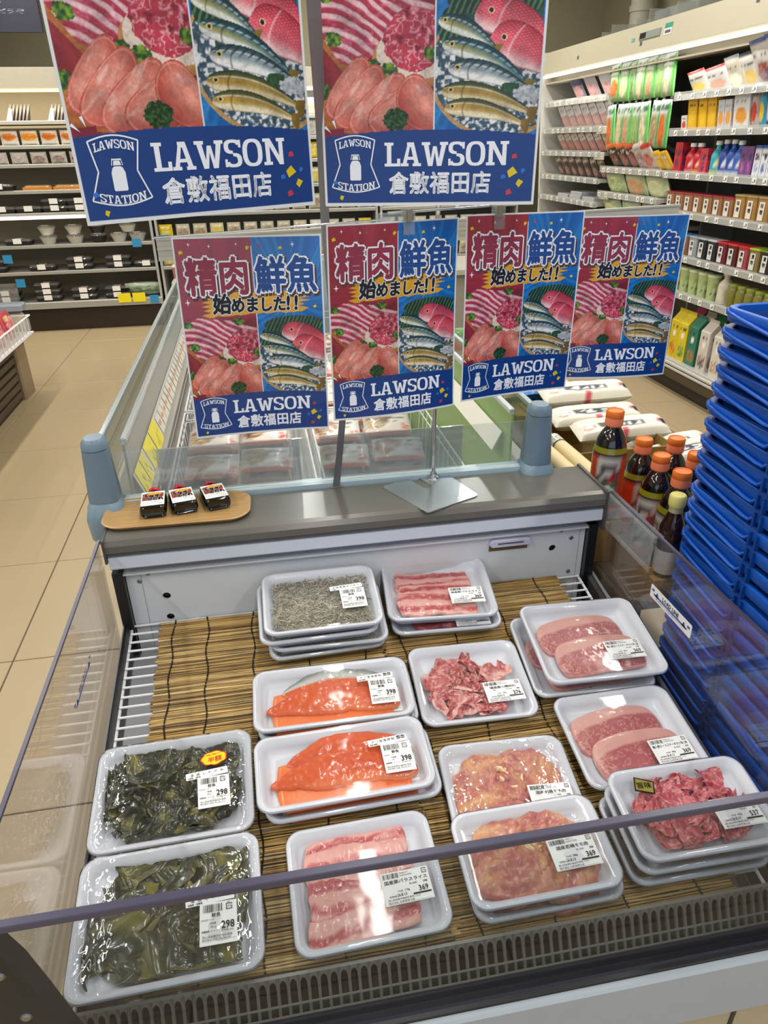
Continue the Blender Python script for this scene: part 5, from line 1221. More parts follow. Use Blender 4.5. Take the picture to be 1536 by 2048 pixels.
# ================================================================== ISLAND FREEZER
FX0, FX1, FY0, FY1 = -0.335, 0.560, 1.292, 3.72
fz_ = thing('island_freezer', 'long open island freezer with clear rails right behind the dark counter', 'freezer', (0.11, 2.5, 0))
def fp(mb, name, mats, **k): o = mb.build(name, mats, fz_, **k); o.location = (-0.11, -2.5, 0); return o
FBODY = mat('freezer_body', '9aa6b0', 0.4, var=0.03); FGREY = mat('freezer_liner', 'a3a4a2', 0.38, var=0.05)
b = MB(); b.box(FX0+0.02, FY0, 0.08, FX0+0.05, FY1, 0.78); fp(b, 'side_wall', FBODY)
b = MB(); b.box(FX1-0.05, FY0, 0.08, FX1-0.02, FY1, 0.78); fp(b, 'side_wall', FBODY)
b = MB(); b.box(FX0+0.05, FY1-0.03, 0.08, FX1-0.05, FY1, 0.88); fp(b, 'end_wall', FBODY)
b = MB(); b.box(FX0+0.05, FY0, 0.08, FX1-0.05, FY0+0.03, 0.788); fp(b, 'front_wall', mat('freezer_lip', 'b7cfd8', 0.3))
b = MB(); b.box(FX0+0.05, FY0+0.03, 0.40, FX1-0.05, FY1-0.03, 0.42); fp(b, 'freezer_floor', mat('freezer_floor_white', 'c8cacb', 0.5))
b = MB(); b.box(FX0+0.01, FY0-0.0, 0.0, FX1-0.01, FY1, 0.08); fp(b, 'plinth', BLACK)
b = MB(); b.box(FX0+0.015, FY0+0.04, 0.30, FX0+0.02, FY1, 0.36); fp(b, 'bumper_strip', GREYP)
for nm, x0, x1 in (('l', -0.276, -0.271), ('r', 0.492, 0.497)):
    b = MB(); b.box(x0, FY0+0.03, 0.42, x1, FY1-0.03, 0.893); fp(b, 'liner_wall', FGREY if nm == 'l' else mat('green_liner_sheet', '8fae6c', 0.5, var=0.05))
PANE2 = clear('rail_pane', (0.86, 0.90, 0.90), 0.03, 1.5, haze=0.12, hazecol=(0.6, 0.6, 0.56))
b = MB(); b.box(-0.321, FY0+0.02, 0.785, -0.317, FY1, 0.895); fp(b, 'side_glass', PANE2)
b = MB(); b.box(0.545, FY0+0.02, 0.785, 0.549, FY1, 0.895); fp(b, 'side_glass', PANE2)
RAILM = mat('silver_rail', 'c3cfd6', 0.25, 0.6)
for x in (-0.319, -0.2735, 0.4945, 0.547):
    b = MB(); b.bev(x-0.0055, FY0+0.034, 0.893, x+0.0055, FY1, 0.903, 0.002); fp(b, 'top_rail', RAILM)
for x0, x1 in ((-0.313, -0.279), (0.500, 0.541)):
    b = MB(); b.box(x0, FY0+0.03, 0.783, x1, FY1, 0.786); fp(b, 'ledge', mat('ledge_grey', 'b9b6a8', 0.35, var=0.1, scale=5))
b = MB(); b.bev(FX0+0.03, FY1-0.006, 0.88, FX1-0.03, FY1+0.004, 0.905, 0.003); fp(b, 'top_rail', RAILM)
# front clear sheets, overlapping
b = MB(); b.box(-0.290, 1.302, 0.788, 0.535, 1.305, 0.884); fp(b, 'front_sheet', ACRYL)
FROST = clear('frosted_sheet', (0.80, 0.82, 0.84), 0.12, 1.4, haze=0.28, hazecol=(0.62, 0.62, 0.62))
for x0, x1 in ((-0.215, 0.055), (0.095, 0.385)):
    b = MB(); b.box(x0, 1.3065, 0.792, x1, 1.309, 0.883); fp(b, 'frosted_sheet', FROST)
b = MB(); b.bev(-0.290, 1.300, 0.783, 0.535, 1.308, 0.789, 0.001); fp(b, 'front_sheet_rail', mat('sheet_rail', 'd6dcdc', 0.3))
# corner posts with flared feet
for s, cx in ((-1, -0.318), (1, 0.540)):
    b = MB(); g = lambda k, z, dy=0: [(cx+s*(0.0)+x, 1.295+dy+y, z) for x, y in rr(0.052-2*k, 0.060-2*k, 0.02, 5)]
    b.loft([g(-0.002, 0.800), g(0.0, 0.84), g(0.003, 0.900)], 0, True, False); b.loft([g(0.003, 0.9015), g(0.004, 0.914), g(0.010, 0.921)], 0, False, True)
    b.loft([g(0.003, 0.900), g(0.005, 0.9005), g(0.005, 0.901), g(0.003, 0.9015)], 0)
    fp(b, 'corner_post', GREYP, smooth=45)
    b = MB(); b.loft([g(0.004, 0.70), g(-0.009, 0.725), g(-0.011, 0.765), g(-0.006, 0.79), g(0.0, 0.800)], 0, True, True); fp(b, 'corner_foot', mat('corner_foot', '7f97a8', 0.3), smooth=45)
# price strip along the left liner with yellow hand-written tags
b = MB(); b.loft([[(x, y, z) for x, z in ((-0.2695, 0.822), (-0.252, 0.775), (-0.2505, 0.776), (-0.268, 0.823))] for y in (1.335, 3.6)], 0, True, True); fp(b, 'price_strip', mat('price_strip', 'cfcec8', 0.3, coat=0.5))
YT = mat('yellow_tag', 'e8d84e', 0.5); TG = mat('small_tag', 'd9d4cc', 0.5)
def ontape(y, v): return (-0.2675+0.0175*v+0.0012, y, 0.821-0.047*v+0.0008)
rg = random.Random(2)
ytags = [(1.345, 1.405), (1.41, 1.455), (1.475, 1.56), (1.57, 1.665)]
for k, (ya, yb) in enumerate(ytags):
    b = MB(); b.poly([ontape(ya, 1.05), ontape(yb, 1.05), ontape(yb, -0.05), ontape(ya, -0.05)][::-1], 0)
    for q in range(7):
        yq = ya+(yb-ya)*(0.2+0.6*rg.random()); v = 0.2+0.6*rg.random(); d = 0.004+0.006*rg.random(); o_ = lambda y, v: tuple(np.array(ontape(y, v))+np.array((0.0006, 0, 0.0003)))
        b.poly([o_(yq, v), o_(yq+0.0012, v), o_(yq+0.0012+d*0.4, v+0.22), o_(yq+d*0.4, v+0.22)], 1)
    fp(b, 'yellow_price_tag', [YT, INK])
y = 1.68
while y < 3.5:
    l_ = rg.uniform(0.03, 0.055); b = MB(); b.poly([ontape(y, 0.95), ontape(y+l_, 0.95), ontape(y+l_, 0.1), ontape(y, 0.1)][::-1], 0)
    b.poly([tuple(np.array(ontape(y+a, v))+np.array((0.0005, 0, 0.0003))) for a, v in ((l_*0.2, 0.6), (l_*0.7, 0.6), (l_*0.7, 0.4), (l_*0.2, 0.4))][::-1], 1)
    fp(b, 'price_tag', [TG, mat('tag_orange', 'd99a70', 0.5)]); y += l_+rg.uniform(0.002, 0.02)
# perforated strip
b = MB(); b.box(-0.2705, FY0+0.04, 0.655, -0.266, FY1-0.04, 0.735); fp(b, 'vent_strip', mat('vent_strip', 'c6c7c3', 0.35))
sl = MB(); y = 1.34
while y < 3.66:
    sl.box(-0.2662, y, 0.675, -0.2655, y+0.006, 0.692); sl.box(-0.2662, y+0.0, 0.655, -0.2655, y+0.006, 0.668); y += 0.0145
tag(fp(sl, 'vent_slots', BLACK), kind='stuff')
b = MB(); b.loft([[(x, y, z) for x, z in ((0.488, 0.84), (0.468, 0.80), (0.466, 0.801), (0.486, 0.841))] for y in (1.36, 3.6)], 0, True, True); fp(b, 'white_price_strip', mat('white_strip', 'e8e6da', 0.4, var=0.06, scale=20))
# baskets of white wire
def wirebasket(x0, x1, y0, y1, z0, z1, lab):
    t = thing('wire_basket', lab, 'basket', ((x0+x1)/2, (y0+y1)/2, z0)); W, D, H = (x1-x0)/2, (y1-y0)/2, z1-z0
    b = MB(); b.tube([(-W, -D, H), (W, -D, H), (W, D, H), (-W, D, H), (-W, -D, H)], 0.003, 5); b.build('rim_wire', WIRE, t)
    b = MB(); b.tube([(-W, -D, H-0.03), (W, -D, H-0.03), (W, D, H-0.03), (-W, D, H-0.03), (-W, -D, H-0.03)], 0.002, 4); b.build('hoop_wire', WIRE, t)
    wx = MB().tube([(0, -D, H), (0, -D+0.008, 0.0), (0, D-0.008, 0.0), (0, D, H)], 0.0016, 4).build('wire', WIRE, mesh_only=True)
    n = max(3, int(2*W/0.030))
    for i in range(1, n): inst('wire', wx, t, (-W+2*W*i/n, 0, 0))
    wy = MB().tube([(-W, 0, H), (-W+0.008, 0, 0.0), (W-0.008, 0, 0.0), (W, 0, H)], 0.0016, 4).build('wire', WIRE, mesh_only=True)
    n = max(3, int(2*D/0.05))
    for i in range(1, n): inst('wire', wy, t, (0, -D+2*D*i/n, 0))
rows_ = ((1.50, 2.18, 'front'), (2.20, 2.88, 'middle'), (2.90, 3.58, 'rear'))
for (ya, yb, nm) in rows_:
    wirebasket(-0.252, 0.105, ya, yb, 0.43, 0.655, nm+' left white wire basket inside the island freezer')
    wirebasket(0.125, 0.482, ya, yb, 0.43, 0.655, nm+' right white wire basket inside the island freezer')
def frozen(seed, a='7a4a30', c='c99a6a'):
    return pat('e2dcd6', ((0.0, 0.10, 'd0613a'), (0.94, 1.0, 'd8d4ce')), [(0.26, 0.55, 0.26, 0.36, a, c), (0.86, 0.3, 0.10, 0.14, 'c84a3a', 'e0e0e0')], ((0.72, '6a6a6a', 0.06), (0.5, '8a8a8a', 0.03)), seed)
FK = [K_bag('frozen_food_bag', 'frozen food', 0.150, 0.105, 0.028, frozen(s, *c)) for s, c in ((1, ('5b3a28', 'd8b088')), (2, ('7a4a30', 'c99a6a')), (3, ('6b5238', 'e0c8a0')))]
cnt = {}
for ci, cx in enumerate((-0.168, -0.012, 0.208, 0.375)):
    for ri in range(9):
        yy = 1.93+ri*0.175+(0.02 if ci % 2 else 0)
        if yy > 3.5: continue
        if ci == 3 and ri > 1 and ri % 2: continue
        col = ('leftmost', 'second', 'third', 'rightmost')[ci]
        for lv in range(2):
            FK[(ci+ri+lv) % 3].put(('upper' if lv else 'lower')+' frozen food bag, '+ORD[ri]+' from the front in the '+col+' column of the freezer', (cx+0.004*((ri*3) % 3-1), yy-0.05, 0.52+0.040*lv+0.012*(ri % 2)), D2R((ri*37 % 9)-4), -PI/2+0.28, 'frozen food bags in the island freezer')
for k in range(5):
    FK[k % 3].put(ORD[k]+' frozen bag standing upright at the front of the freezer, counted from the left', (-0.17+0.14*k, 1.56, 0.44), D2R(-4+3*k), -0.15, 'upright frozen bags')

# ================================================================== DISPLAY TABLE RIGHT OF THE COUNTER
tb = thing('display_table', 'low brown display table beyond the right end of the dark counter', 'table', (0.96, 1.54, 0))
TW = mat('table_brown', '6f5f48', 0.5, var=0.1); b = MB(); b.bev(-0.295, -0.46, 0.545, 0.295, 0.46, 0.57, 0.003); b.build('tabletop', TW, tb)
for sx in (-1, 1):
    for sy in (-1, 1): b = MB(); b.bev(sx*0.26-0.02, sy*0.42-0.02, 0, sx*0.26+0.02, sy*0.42+0.02, 0.545, 0.003); b.build('leg', TW, tb)
KRAFT = mat('kraft_cardboard', '8a6f34', 0.7, var=0.08, scale=20)
def carton(name, label, x0, y0, x1, y1, z0, z1, m_=KRAFT, th=0.004, text=None):
    t = thing(name, label, 'box', ((x0+x1)/2, (y0+y1)/2, z0)); W, D, H = (x1-x0)/2, (y1-y0)/2, z1-z0
    b = MB(); b.box(-W, -D, 0, W, D, th); b.build('carton_bottom', m_, t)
    for q in ((-W, -D, th, W, -D+th, H), (-W, D-th, th, W, D, H), (-W, -D+th, th, -W+th, D-th, H), (W-th, -D+th, th, W, D-th, H)):
        b = MB(); b.box(*q); b.build('carton_side', m_, t)
    return t
carton('bottle_carton', 'open shallow carton holding the orange labelled bottles, beside the counter', 0.705, 1.085, 0.925, 1.375, 0.571, 0.640, mat('carton_brown', '9a7a4a', 0.7, var=0.06))
def pn(U, V):
    c = mixc(C3('c8381a'), C3('d84a1e'), fbm(U*5, V*5, 3)); pn_ = ((U > 0.52) & (U < 0.98)).astype(float)
    c = mixc(c, C3('c9c6be')+0*c, pn_*((V > 0.10) & (V < 0.80)).astype(float)); tx = (vn(U*60, V*90, 5) > 0.5)
    c = mixc(c, C3('3a3436')+0*c, pn_*tx*((V > 0.14) & (V < 0.74)).astype(float)*0.75); c = mixc(c, C3('2a1512')+0*c, ((np.abs(U-0.04) < 0.03) | (np.abs(V-0.02) < 0.012) | (np.abs(V-0.86) < 0.012)).astype(float))
    c = mixc(c, C3('3f8a4a')+0*c, (((U-0.75)/0.16)**2+((V-0.42)/0.06)**2 < 1).astype(float)*0.7); c = mixc(c, C3('b0233a')+0*c, (((U-0.84)/0.09)**2+((V-0.55)/0.06)**2 < 1).astype(float))
    return mixc(c, C3('857f14')+0*c, ((V > 0.87)).astype(float))
SOYB = mat('dark_sauce_bottle', '120a08', 0.08, coat=0.6, spec=0.7); OCAP = mat('orange_cap', 'ef7a2c', 0.35); OSK = mat('cap_skirt', 'e8815c', 0.4)
R_ = 0.0335
sauceK = Kind('sauce_bottle', 'bottle', [
    ('bottle_label', revolve(dense([(R_, 0.012), (R_+0.0008, 0.014), (R_+0.0008, 0.150), (R_-0.001, 0.158), (R_-0.002, 0.163)], 10), pn, 26, z0=0.012, h=0.172, matl=paintmat('bottle_wrap', 0.3, 0.4)), O0, O0),
    ('bottle_body', lathe_mesh('bottle_body', [(R_*0.9, 0), (R_, 0.008), (R_, 0.013), (R_-0.002, 0.162), (R_*0.86, 0.176), (R_*0.62, 0.192), (R_*0.42, 0.202), (R_*0.40, 0.206)], SOYB, 26), O0, O0),
    ('cap', lathe_mesh('cap', [(0.0170, 0.204), (0.0182, 0.207), (0.0176, 0.222), (0.0180, 0.2225), (0.0182, 0.233), (0.0165, 0.2365), (0.0145, 0.2345)], OCAP, 24), O0, O0),
    ('cap_seal', lathe_mesh('cap_seal', [(0.0184, 0.2065), (0.0180, 0.2205), (0.0176, 0.2215)], OSK, 24, False, False), O0, O0)])
gB = 'orange labelled sauce bottles'
bz = 0.5757
for (x, y, z, a, lab) in ((0.692, 1.270, 0.668, 0.4, 'tallest standing orange labelled sauce bottle, closest to the counter'),
                          (0.784, 1.300, bz+0.012, 0.9, 'orange capped sauce bottle directly right of the tallest one'),
                          (0.777, 1.215, bz+0.010, 2.9, 'orange capped sauce bottle in the middle of the front row, grey text turned outward'),
                          (0.772, 1.130, bz+0.012, 2.1, 'orange capped sauce bottle nearest the blue basket stack, front row'),
                          (0.858, 1.298, bz+0.008, 1.6, 'orange capped sauce bottle standing alone in the back row'),
                          (0.853, 1.212, bz+0.008, 4.0, 'orange capped sauce bottle half hidden behind the blue baskets')):
    sauceK.put(lab, (x, y, z), a, 0, gB)
b = MB(); b.bev(0.652, 1.232, 0.571, 0.728-0.004, 1.308, 0.667, 0.002)
# risers under the bottles
o = b.build('riser_block', mat('carton_brown', '9a7a4a', 0.7)); tag(o, 'small cardboard riser under the tallest sauce bottle', 'box')
b = MB(); b.bev(0.7, 1.10, 0.0, 0.7, 1.10, 0.0) if False else None
SOY2 = Kind('soy_sauce_bottle', 'bottle', [
    ('bottle_body', lathe_mesh('bottle_body', [(0.022, 0), (0.0235, 0.005), (0.0235, 0.105), (0.017, 0.125), (0.012, 0.138), (0.012, 0.150)], mat('amber_sauce', '2a120a', 0.06, coat=0.6), 22), O0, O0),
    ('neck', lathe_mesh('neck', [(0.0132, 0.138), (0.0132, 0.152)], mat('pale_neck', 'b8b08a', 0.2), 18), O0, O0),
    ('cap', lathe_mesh('cap', [(0.0150, 0.150), (0.0158, 0.153), (0.0158, 0.170), (0.0135, 0.173)], mat('pale_yellow_cap', 'd9d27c', 0.35), 20), O0, O0),
    ('label', lathe_mesh('label', [(0.0238, 0.01), (0.0238, 0.06)], mat('soy_label', 'c9c4ba', 0.5, var=0.3, scale=160), 22, False, False), O0, O0)])
SOY2.put('soy sauce bottle with pale yellow cap, in front of the orange labelled bottles', (0.742, 1.085, 0.625), 0.3)
b = MB(); b.bev(0.712, 1.0655, 0.571, 0.766, 1.1, 0.6245, 0.002); tag(b.build('riser_block', mat('carton_brown', '9a7a4a')), 'small cardboard riser under the soy sauce bottle', 'box')
# noodle carton and long packs
carton('noodle_carton', 'olive cardboard carton under the long white noodle packs', 0.745, 1.545, 1.02, 1.95, 0.571, 0.690)
def noodle(seed):
    def f(U, V):
        c = mixc(C3('e6e0cc'), C3('f4f0e4'), fbm(U*6, V*3, seed)); m = ((U > 0.22) & (U < 0.72) & (V > 0.30) & (V < 0.62)).astype(float); c = mixc(c, C3('454a58')+0*c, m)
        ch = (vn(U*26, V*7, seed+3) > 0.45) & (U > 0.30) & (U < 0.68) & (V > 0.36) & (V < 0.56); c = mixc(c, C3('f2f2f0')+0*c, ch.astype(float))
        sw = np.clip(1-np.abs(((U-0.12)**2*60+(V-0.4)**2*9)-0.25)*9, 0, 1)*(V < 0.5); c = mixc(c, C3('cc3545')+0*c, sw)
        c = mixc(c, C3('cc3545')+0*c, (((np.abs(U-0.47) < 0.035) & (V < 0.22)) | ((np.abs(U-0.9) < 0.04) & (V > 0.4) & (V < 0.6))).astype(float)*0.8)
        c = mixc(c, C3('2d3140')+0*c, ((U > 0.92) & (V > 0.3) & (V < 0.6)).astype(float)); return c
    return f
def K_long(seed, name='noodle_pack'): return Kind(name, 'noodle pack', [('bag_film', pillow(0.265, 0.074, 0.046, noodle(seed), 29, 17, 9), O0, O0)])
NK = [K_long(1), K_long(2)]
gN = 'long white noodle packs on the carton'
for i, (x, y, z, a, lab) in enumerate(((0.905, 1.845, 0.742, 2, 'upper rear long white noodle pack on the carton'), (0.905, 1.765, 0.700, 2, 'middle long white noodle pack on the carton'), (0.93, 1.66, 0.698, 2, 'front lower long white noodle pack on the carton'),
                          (1.10, 1.60, 0.640, 12, 'long white noodle pack lying alone to the right, behind the bottles'), (1.12, 1.71, 0.612, 10, 'lowest long white noodle pack on the right, beside the bottles'))):
    NK[i % 2].put(lab, (x, y-0.03, z-0.01), D2R(a), -PI/2+0.25, gN)
carton('side_carton', 'second cardboard carton further right, under the loose noodle packs', 1.03, 1.50, 1.235, 1.80, 0.571, 0.612)
BK = K_bag('snack_bag', 'snack bag', 0.17, 0.12, 0.035, pat('e9e2c2', ((0, 0.22, '2f7fd0'),), None, ((0.6, 'b8b6a0', 0.1),), 6))
BK.put('blue and cream bag behind the long noodle packs', (0.835, 1.925, 0.725), D2R(6), -PI/2+0.2)
BK.put('second blue and cream bag, lying under the first behind the noodle packs', (0.84, 1.96, 0.695), D2R(-4), -PI/2+0.1)
K_bag('snack_bag', 'snack bag', 0.10, 0.10, 0.04, pat('b9a27a', ((0.6, 1, '2f9aa8'),), None, None, 3)).put('small teal and tan bag by the far side of the freezer corner post', (0.755, 2.0-0.02, 0.70), 0.2, -1.2)
b = MB(); b.bev(-0.09, -0.09, 0, 0.13, 0.075, 0.11, 0.003); o = b.build('back_box', KRAFT); o.location = (0.80, 1.98-0.02, 0.571)
tag(o, 'cardboard box under the blue and cream bags', 'box')
CREAM = mat('cream_roll', 'ddcb9c', 0.5, var=0.04)
for i, (x0, x1, z) in enumerate(((0.705, 0.712, 0.716), (0.664, 0.672, 0.712))):
    t = thing('cream_roll', ('right' if i == 0 else 'left')+' cream coloured roll with a clear wrapped end beside the corner post', 'roll', (x0, 1.44, z))
    b = MB(); b.tube([(x1-x0, -0.115, 0), (0, 0.10, 0)], 0.0185, 16); b.build('roll_body', CREAM, t, smooth=50)
    b = MB(); b.tube([(0, 0.10, 0), (0, 0.145, 0.002)], [0.0195, 0.017], 12); b.tube([(0, 0.145, 0.002), (0.002, 0.165, 0.004)], [0.017, 0.006], 12); b.build('wrapped_end', mat('foil_wrap', 'd5d5d2', 0.15, 0.6, var=0.2, scale=80, bump=0.8, bscale=120), t)
    b = MB(); b.tube([(0, 0.098, 0), (0, 0.102, 0)], 0.0198, 16); b.build('black_band', BLACK, t)
b = MB(); b.bev(0.648, 1.33, 0.571, 0.736, 1.54, 0.692, 0.003); tag(b.build('support_box', mat('carton_brown', '9a7a4a')), 'cardboard box carrying the two cream rolls', 'box')

# second, narrower table further back with mixed packs
t2b = thing('display_table', 'narrow brown table behind the small posters, beyond the long noodle packs', 'table', (0.81, 2.52, 0))
b = MB(); b.bev(-0.15, -0.42, 0.545, 0.15, 0.42, 0.57, 0.003); b.build('tabletop', TW, t2b)
for sx in (-1, 1):
    for sy in (-1, 1): b = MB(); b.bev(sx*0.12-0.02, sy*0.38-0.02, 0, sx*0.12+0.02, sy*0.38+0.02, 0.545, 0.003); b.build('leg', TW, t2b)
for i, (x, y, a_, c_, d_, lab) in enumerate(((0.74, 2.60, 'd8d0c8', 'c8202c', 'e04048', 'red and white pack'), (0.745, 2.40, 'e8dca0', 'd8b820', 'e8e0c0', 'yellow and cream pack'), (0.88, 2.62, 'c8b020', '3a6a2a', 'd8c840', 'yellow and green pack'), (0.88, 2.42, 'd8d4cc', 'a03a30', 'e8d8d0', 'white and brick red pack'), (0.80, 2.80, 'b8c0a8', '5a8a4a', 'd8e0c8', 'pale green pack'), (0.80, 2.24, 'd0c8b0', '8a6a3a', 'e0d8c0', 'tan pack'))):
    K_bag('snack_bag', 'snack bag', 0.12, 0.15, 0.06, pat(a_, ((0.8, 1, c_),), [(0.5, 0.4, 0.3, 0.25, c_, d_)], ((0.7, 'f0e8e0', 0.04),), i)).put(lab+' standing on the narrow table behind the posters', (x, y, 0.5705), D2R(10*(i % 3)-8), -0.05)
# ================================================================== LONG DAIRY FRIDGE (right)
RX = 2.42
fr = thing('wall_fridge', 'long open dairy fridge along the right wall with beige canopy and white light strip', 'fridge', (RX+0.35, 4.55, 0))
def rp(mb, name, mats, **k): o = mb.build(name, mats, fr, **k); o.location = (-RX-0.35, -4.55, 0); return o
BEI = mat('fridge_beige', 'c3bda6', 0.45, var=0.02); DKB = mat('fridge_back_grey', '7c7a74', 0.6, var=0.05); KICK = mat('fridge_kick', '4c4230', 0.5, var=0.06)
SHELF = mat('shelf_grey', 'c2c2bc', 0.4, 0.2, var=0.04); ENDW = mat('end_panel_white', 'dad6cc', 0.45, var=0.03); RAILC = clear('tag_rail_clear', (0.9, 0.92, 0.92), 0.05, 1.45, haze=0.25, hazecol=(0.85, 0.86, 0.84))
RY0, RY1 = 2.55, 6.28
b = MB(); b.loft([[(x, y, z) for x, z in ((RX-0.01, 1.832), (RX-0.035, 1.845), (RX-0.02, 1.985), (RX+0.78, 1.985), (RX+0.78, 1.832))] for y in (RY0, RY1)], 0, True, True); rp(b, 'canopy', BEI)
b = MB(); b.bev(RX-0.030, RY0, 1.816, RX+0.0, RY1-0.03, 1.831, 0.004); rp(b, 'light_strip', mat('fridge_lamp', 'ffffff', 0.4, emit='fffdf6', estr=1.8))
b = MB(); b.box(RX-0.005, RY0, 1.775, RX+0.07, RY1-0.03, 1.785); b.box(RX+0.06, RY0, 1.785, RX+0.08, RY1-0.03, 1.832); rp(b, 'light_housing', mat('housing_cream', 'd0c8b4', 0.4))
b = MB(); b.box(RX+0.52, RY0, 0.15, RX+0.56, RY1-0.03, 1.832); rp(b, 'back_panel', DKB)
b = MB(); b.loft([[(x, y, z) for x, z in ((RX+0.02, 0.0), (RX+0.78, 0.0), (RX+0.78, 1.99), (RX-0.03, 1.99), (RX-0.03, 1.77), (RX+0.02, 0.9))] for y in (RY1-0.03, RY1)], 0, True, True); rp(b, 'end_panel', ENDW)
b = MB(); b.box(RX+0.06, RY0, 0.0, RX+0.70, RY1-0.03, 0.13); rp(b, 'kick_panel', mat('fridge_kick_dark', '2c271f', 0.6))
b = MB(); b.loft([[(x, y, z) for x, z in ((RX+0.03, 0.08), (RX+0.0, 0.145), (RX+0.1, 0.15), (RX+0.1, 0.08))] for y in (RY0, RY1-0.03)], 0, True, True); rp(b, 'lower_front', KICK)
for z in (0.155, 0.178): b = MB(); b.bev(RX-0.012, RY0, z, RX+0.03, RY1-0.03, z+0.014, 0.004); rp(b, 'bumper_rail', SHELF)
b = MB(); b.bev(RX+0.0, RY0, 0.192, RX+0.52, RY1-0.03, 0.205, 0.002); rp(b, 'bottom_deck', SHELF)
TAGW = mat('tag_white', 'f0efe9', 0.5)
tagm = MB(); tagm.box(-0.002, -0.016, -0.014, 0.0, 0.016, 0.014, 0); tagm.box(-0.0026, -0.010, -0.006, -0.002, -0.002, 0.008, 1); tagm.box(-0.0026, 0.003, -0.008, -0.002, 0.011, -0.003, 1)
tagm = tagm.build('price_tag', [TAGW, INKG], mesh_only=True)
def rshelf(z, ya, yb, depth=0.40, ntag=10, name='shelf', seed=0):
    b = MB(); b.loft([[(x, y, q) for x, q in ((RX+0.02, z-0.022), (RX+0.004, z-0.030), (RX-0.002, z-0.002), (RX+0.01, z), (RX+depth, z), (RX+depth, z-0.02))] for y in (ya, yb)], 0, True, True)
    s = rp(b, name, SHELF)
    b = MB(); b.box(RX-0.006, ya, z-0.030, RX-0.0045, yb, z+0.012); o = b.build('tag_rail', RAILC, s)
    rg = random.Random(seed+int(z*100))
    for k in range(ntag):
        o = inst('price_tag', tagm, s, (RX-0.0065, ya+(yb-ya)*(k+0.5+rg.uniform(-0.22, 0.22))/ntag, z-0.014))
ysec = (2.58, 4.27, 5.12, 6.22)
for z in (1.60, 1.425, 1.21, 1.012, 0.785, 0.587): rshelf(z, ysec[0], ysec[1], ntag=15)
for z in (1.215, 1.062, 0.90, 0.72, 0.50): rshelf(z, ysec[1]+0.02, ysec[2]-0.01, ntag=8)
for z in (1.645, 1.462, 1.306, 1.137, 0.985, 0.80, 0.60, 0.40): rshelf(z, ysec[2]+0.01, ysec[3], ntag=9)
for y in (ysec[1]+0.005, ysec[2]): b = MB(); b.box(RX+0.30, y-0.008, 0.2, RX+0.52, y+0.008, 1.80); rp(b, 'divider_upright', mat('upright_grey', '8a8880', 0.5))
for y, z in ((5.02, 1.02), (5.02, 0.86), (5.16, 1.42), (5.16, 1.262)): b = MB(); b.bev(RX-0.004, y-0.07, z, RX+0.01, y+0.07, z+0.045, 0.003); rp(b, 'end_plate', BEI)
# hook bars for the hanging bags
for z in (1.615, 1.80): b = MB(); b.tube([(RX+0.06, ysec[1]+0.06, z), (RX+0.06, ysec[2]-0.03, z)], 0.006, 8); rp(b, 'hook_bar', SHELF)
hk = MB().box(-0.002, -0.014, -0.035, 0.0, 0.014, 0.0).build('hook_tag', TAGW, mesh_only=True)
for k in range(9): o = inst('hook_tag', hk, fr, (RX+0.045-RX-0.35, 4.38+k*0.085-4.55, 1.625))
# controller and stickers on the canopy
def onc(y, z): return (RX-0.0355+(z-1.845)*0.107, y, z)
def cquad(mb, y0, y1, z0, z1, mi=0, off=0.001):
    mb.poly([(onc(y, z)[0]-off, y, z) for y, z in ((y1, z0), (y0, z0), (y0, z1), (y1, z1))], mi)
b = MB(); b.loft([[(onc(y, z)[0]-o_, y, z) for y, z in ((4.72, 1.905), (4.48, 1.905), (4.48, 1.942), (4.72, 1.942))] for o_ in (0.0, 0.006)], 0, False, True); rp(b, 'controller', mat('controller_grey', '8d958f', 0.4))
b = MB(); cquad(b, 4.64, 4.71, 1.910, 1.938, 0, 0.0065); rp(b, 'controller_display', BLACK)
b = MB(); cquad(b, 4.36, 4.44, 1.93, 1.955, 0); cquad(b, 4.36, 4.44, 1.90, 1.93, 1); cquad(b, 4.37, 4.43, 1.907, 1.922, 2, 0.0015); rp(b, 'energy_sticker', [mat('sticker_green', '3f9a86', 0.4), TAGW, INKG])
b = MB(); cquad(b, 4.78, 4.82, 1.905, 1.925, 0); rp(b, 'blue_sticker', mat('sticker_teal', '6fa8b0', 0.4))
for y, z in ((5.60, 1.90), (4.69, 1.887), (3.62, 1.945)):
    b = MB(); cquad(b, y-0.012, y+0.012, z-0.010, z+0.010, 0, 0.002); rp(b, 'square_cap', INKG)
o = area('fridge_lamp_light', (RX-0.04, 4.35, 1.765), 0.04, 3.4, 12, (1.0, 0.98, 0.95), (0, D2R(-28), 0)); o.rotation_euler = (0, D2R(28), 0)
# things on the canopy
CB = clear('clear_box', (0.86, 0.88, 0.88), 0.05, 1.45, haze=0.25, hazecol=(0.7, 0.7, 0.68))
for i, (y, w_, h_) in enumerate(((5.75, 0.30, 0.11), (5.25, 0.34, 0.13), (4.75, 0.42, 0.16), (4.28, 0.30, 0.10))):
    t = thing('acrylic_stand', ORD[i]+' clear acrylic display piece from the far end on top of the dairy fridge', 'acrylic stand', (RX+0.30, y, 1.985))
    for k in range(3): b = MB(); b.box(-0.1, -w_/2+k*w_/2-0.003, 0, 0.1, -w_/2+k*w_/2+0.003, h_*(1-0.25*k)); b.build('panel', CB, t)
    b = MB(); b.box(-0.1, -w_/2, 0, 0.1, w_/2, 0.004); b.build('acrylic_base', CB, t)
b = MB(); b.bev(-0.12, -0.26, 0, 0.12, 0.26, 0.14, 0.004); o = b.build('grey_box', mat('flat_grey_box', '8e9290', 0.5)); o.location = (RX+0.45, 5.0, 1.985)
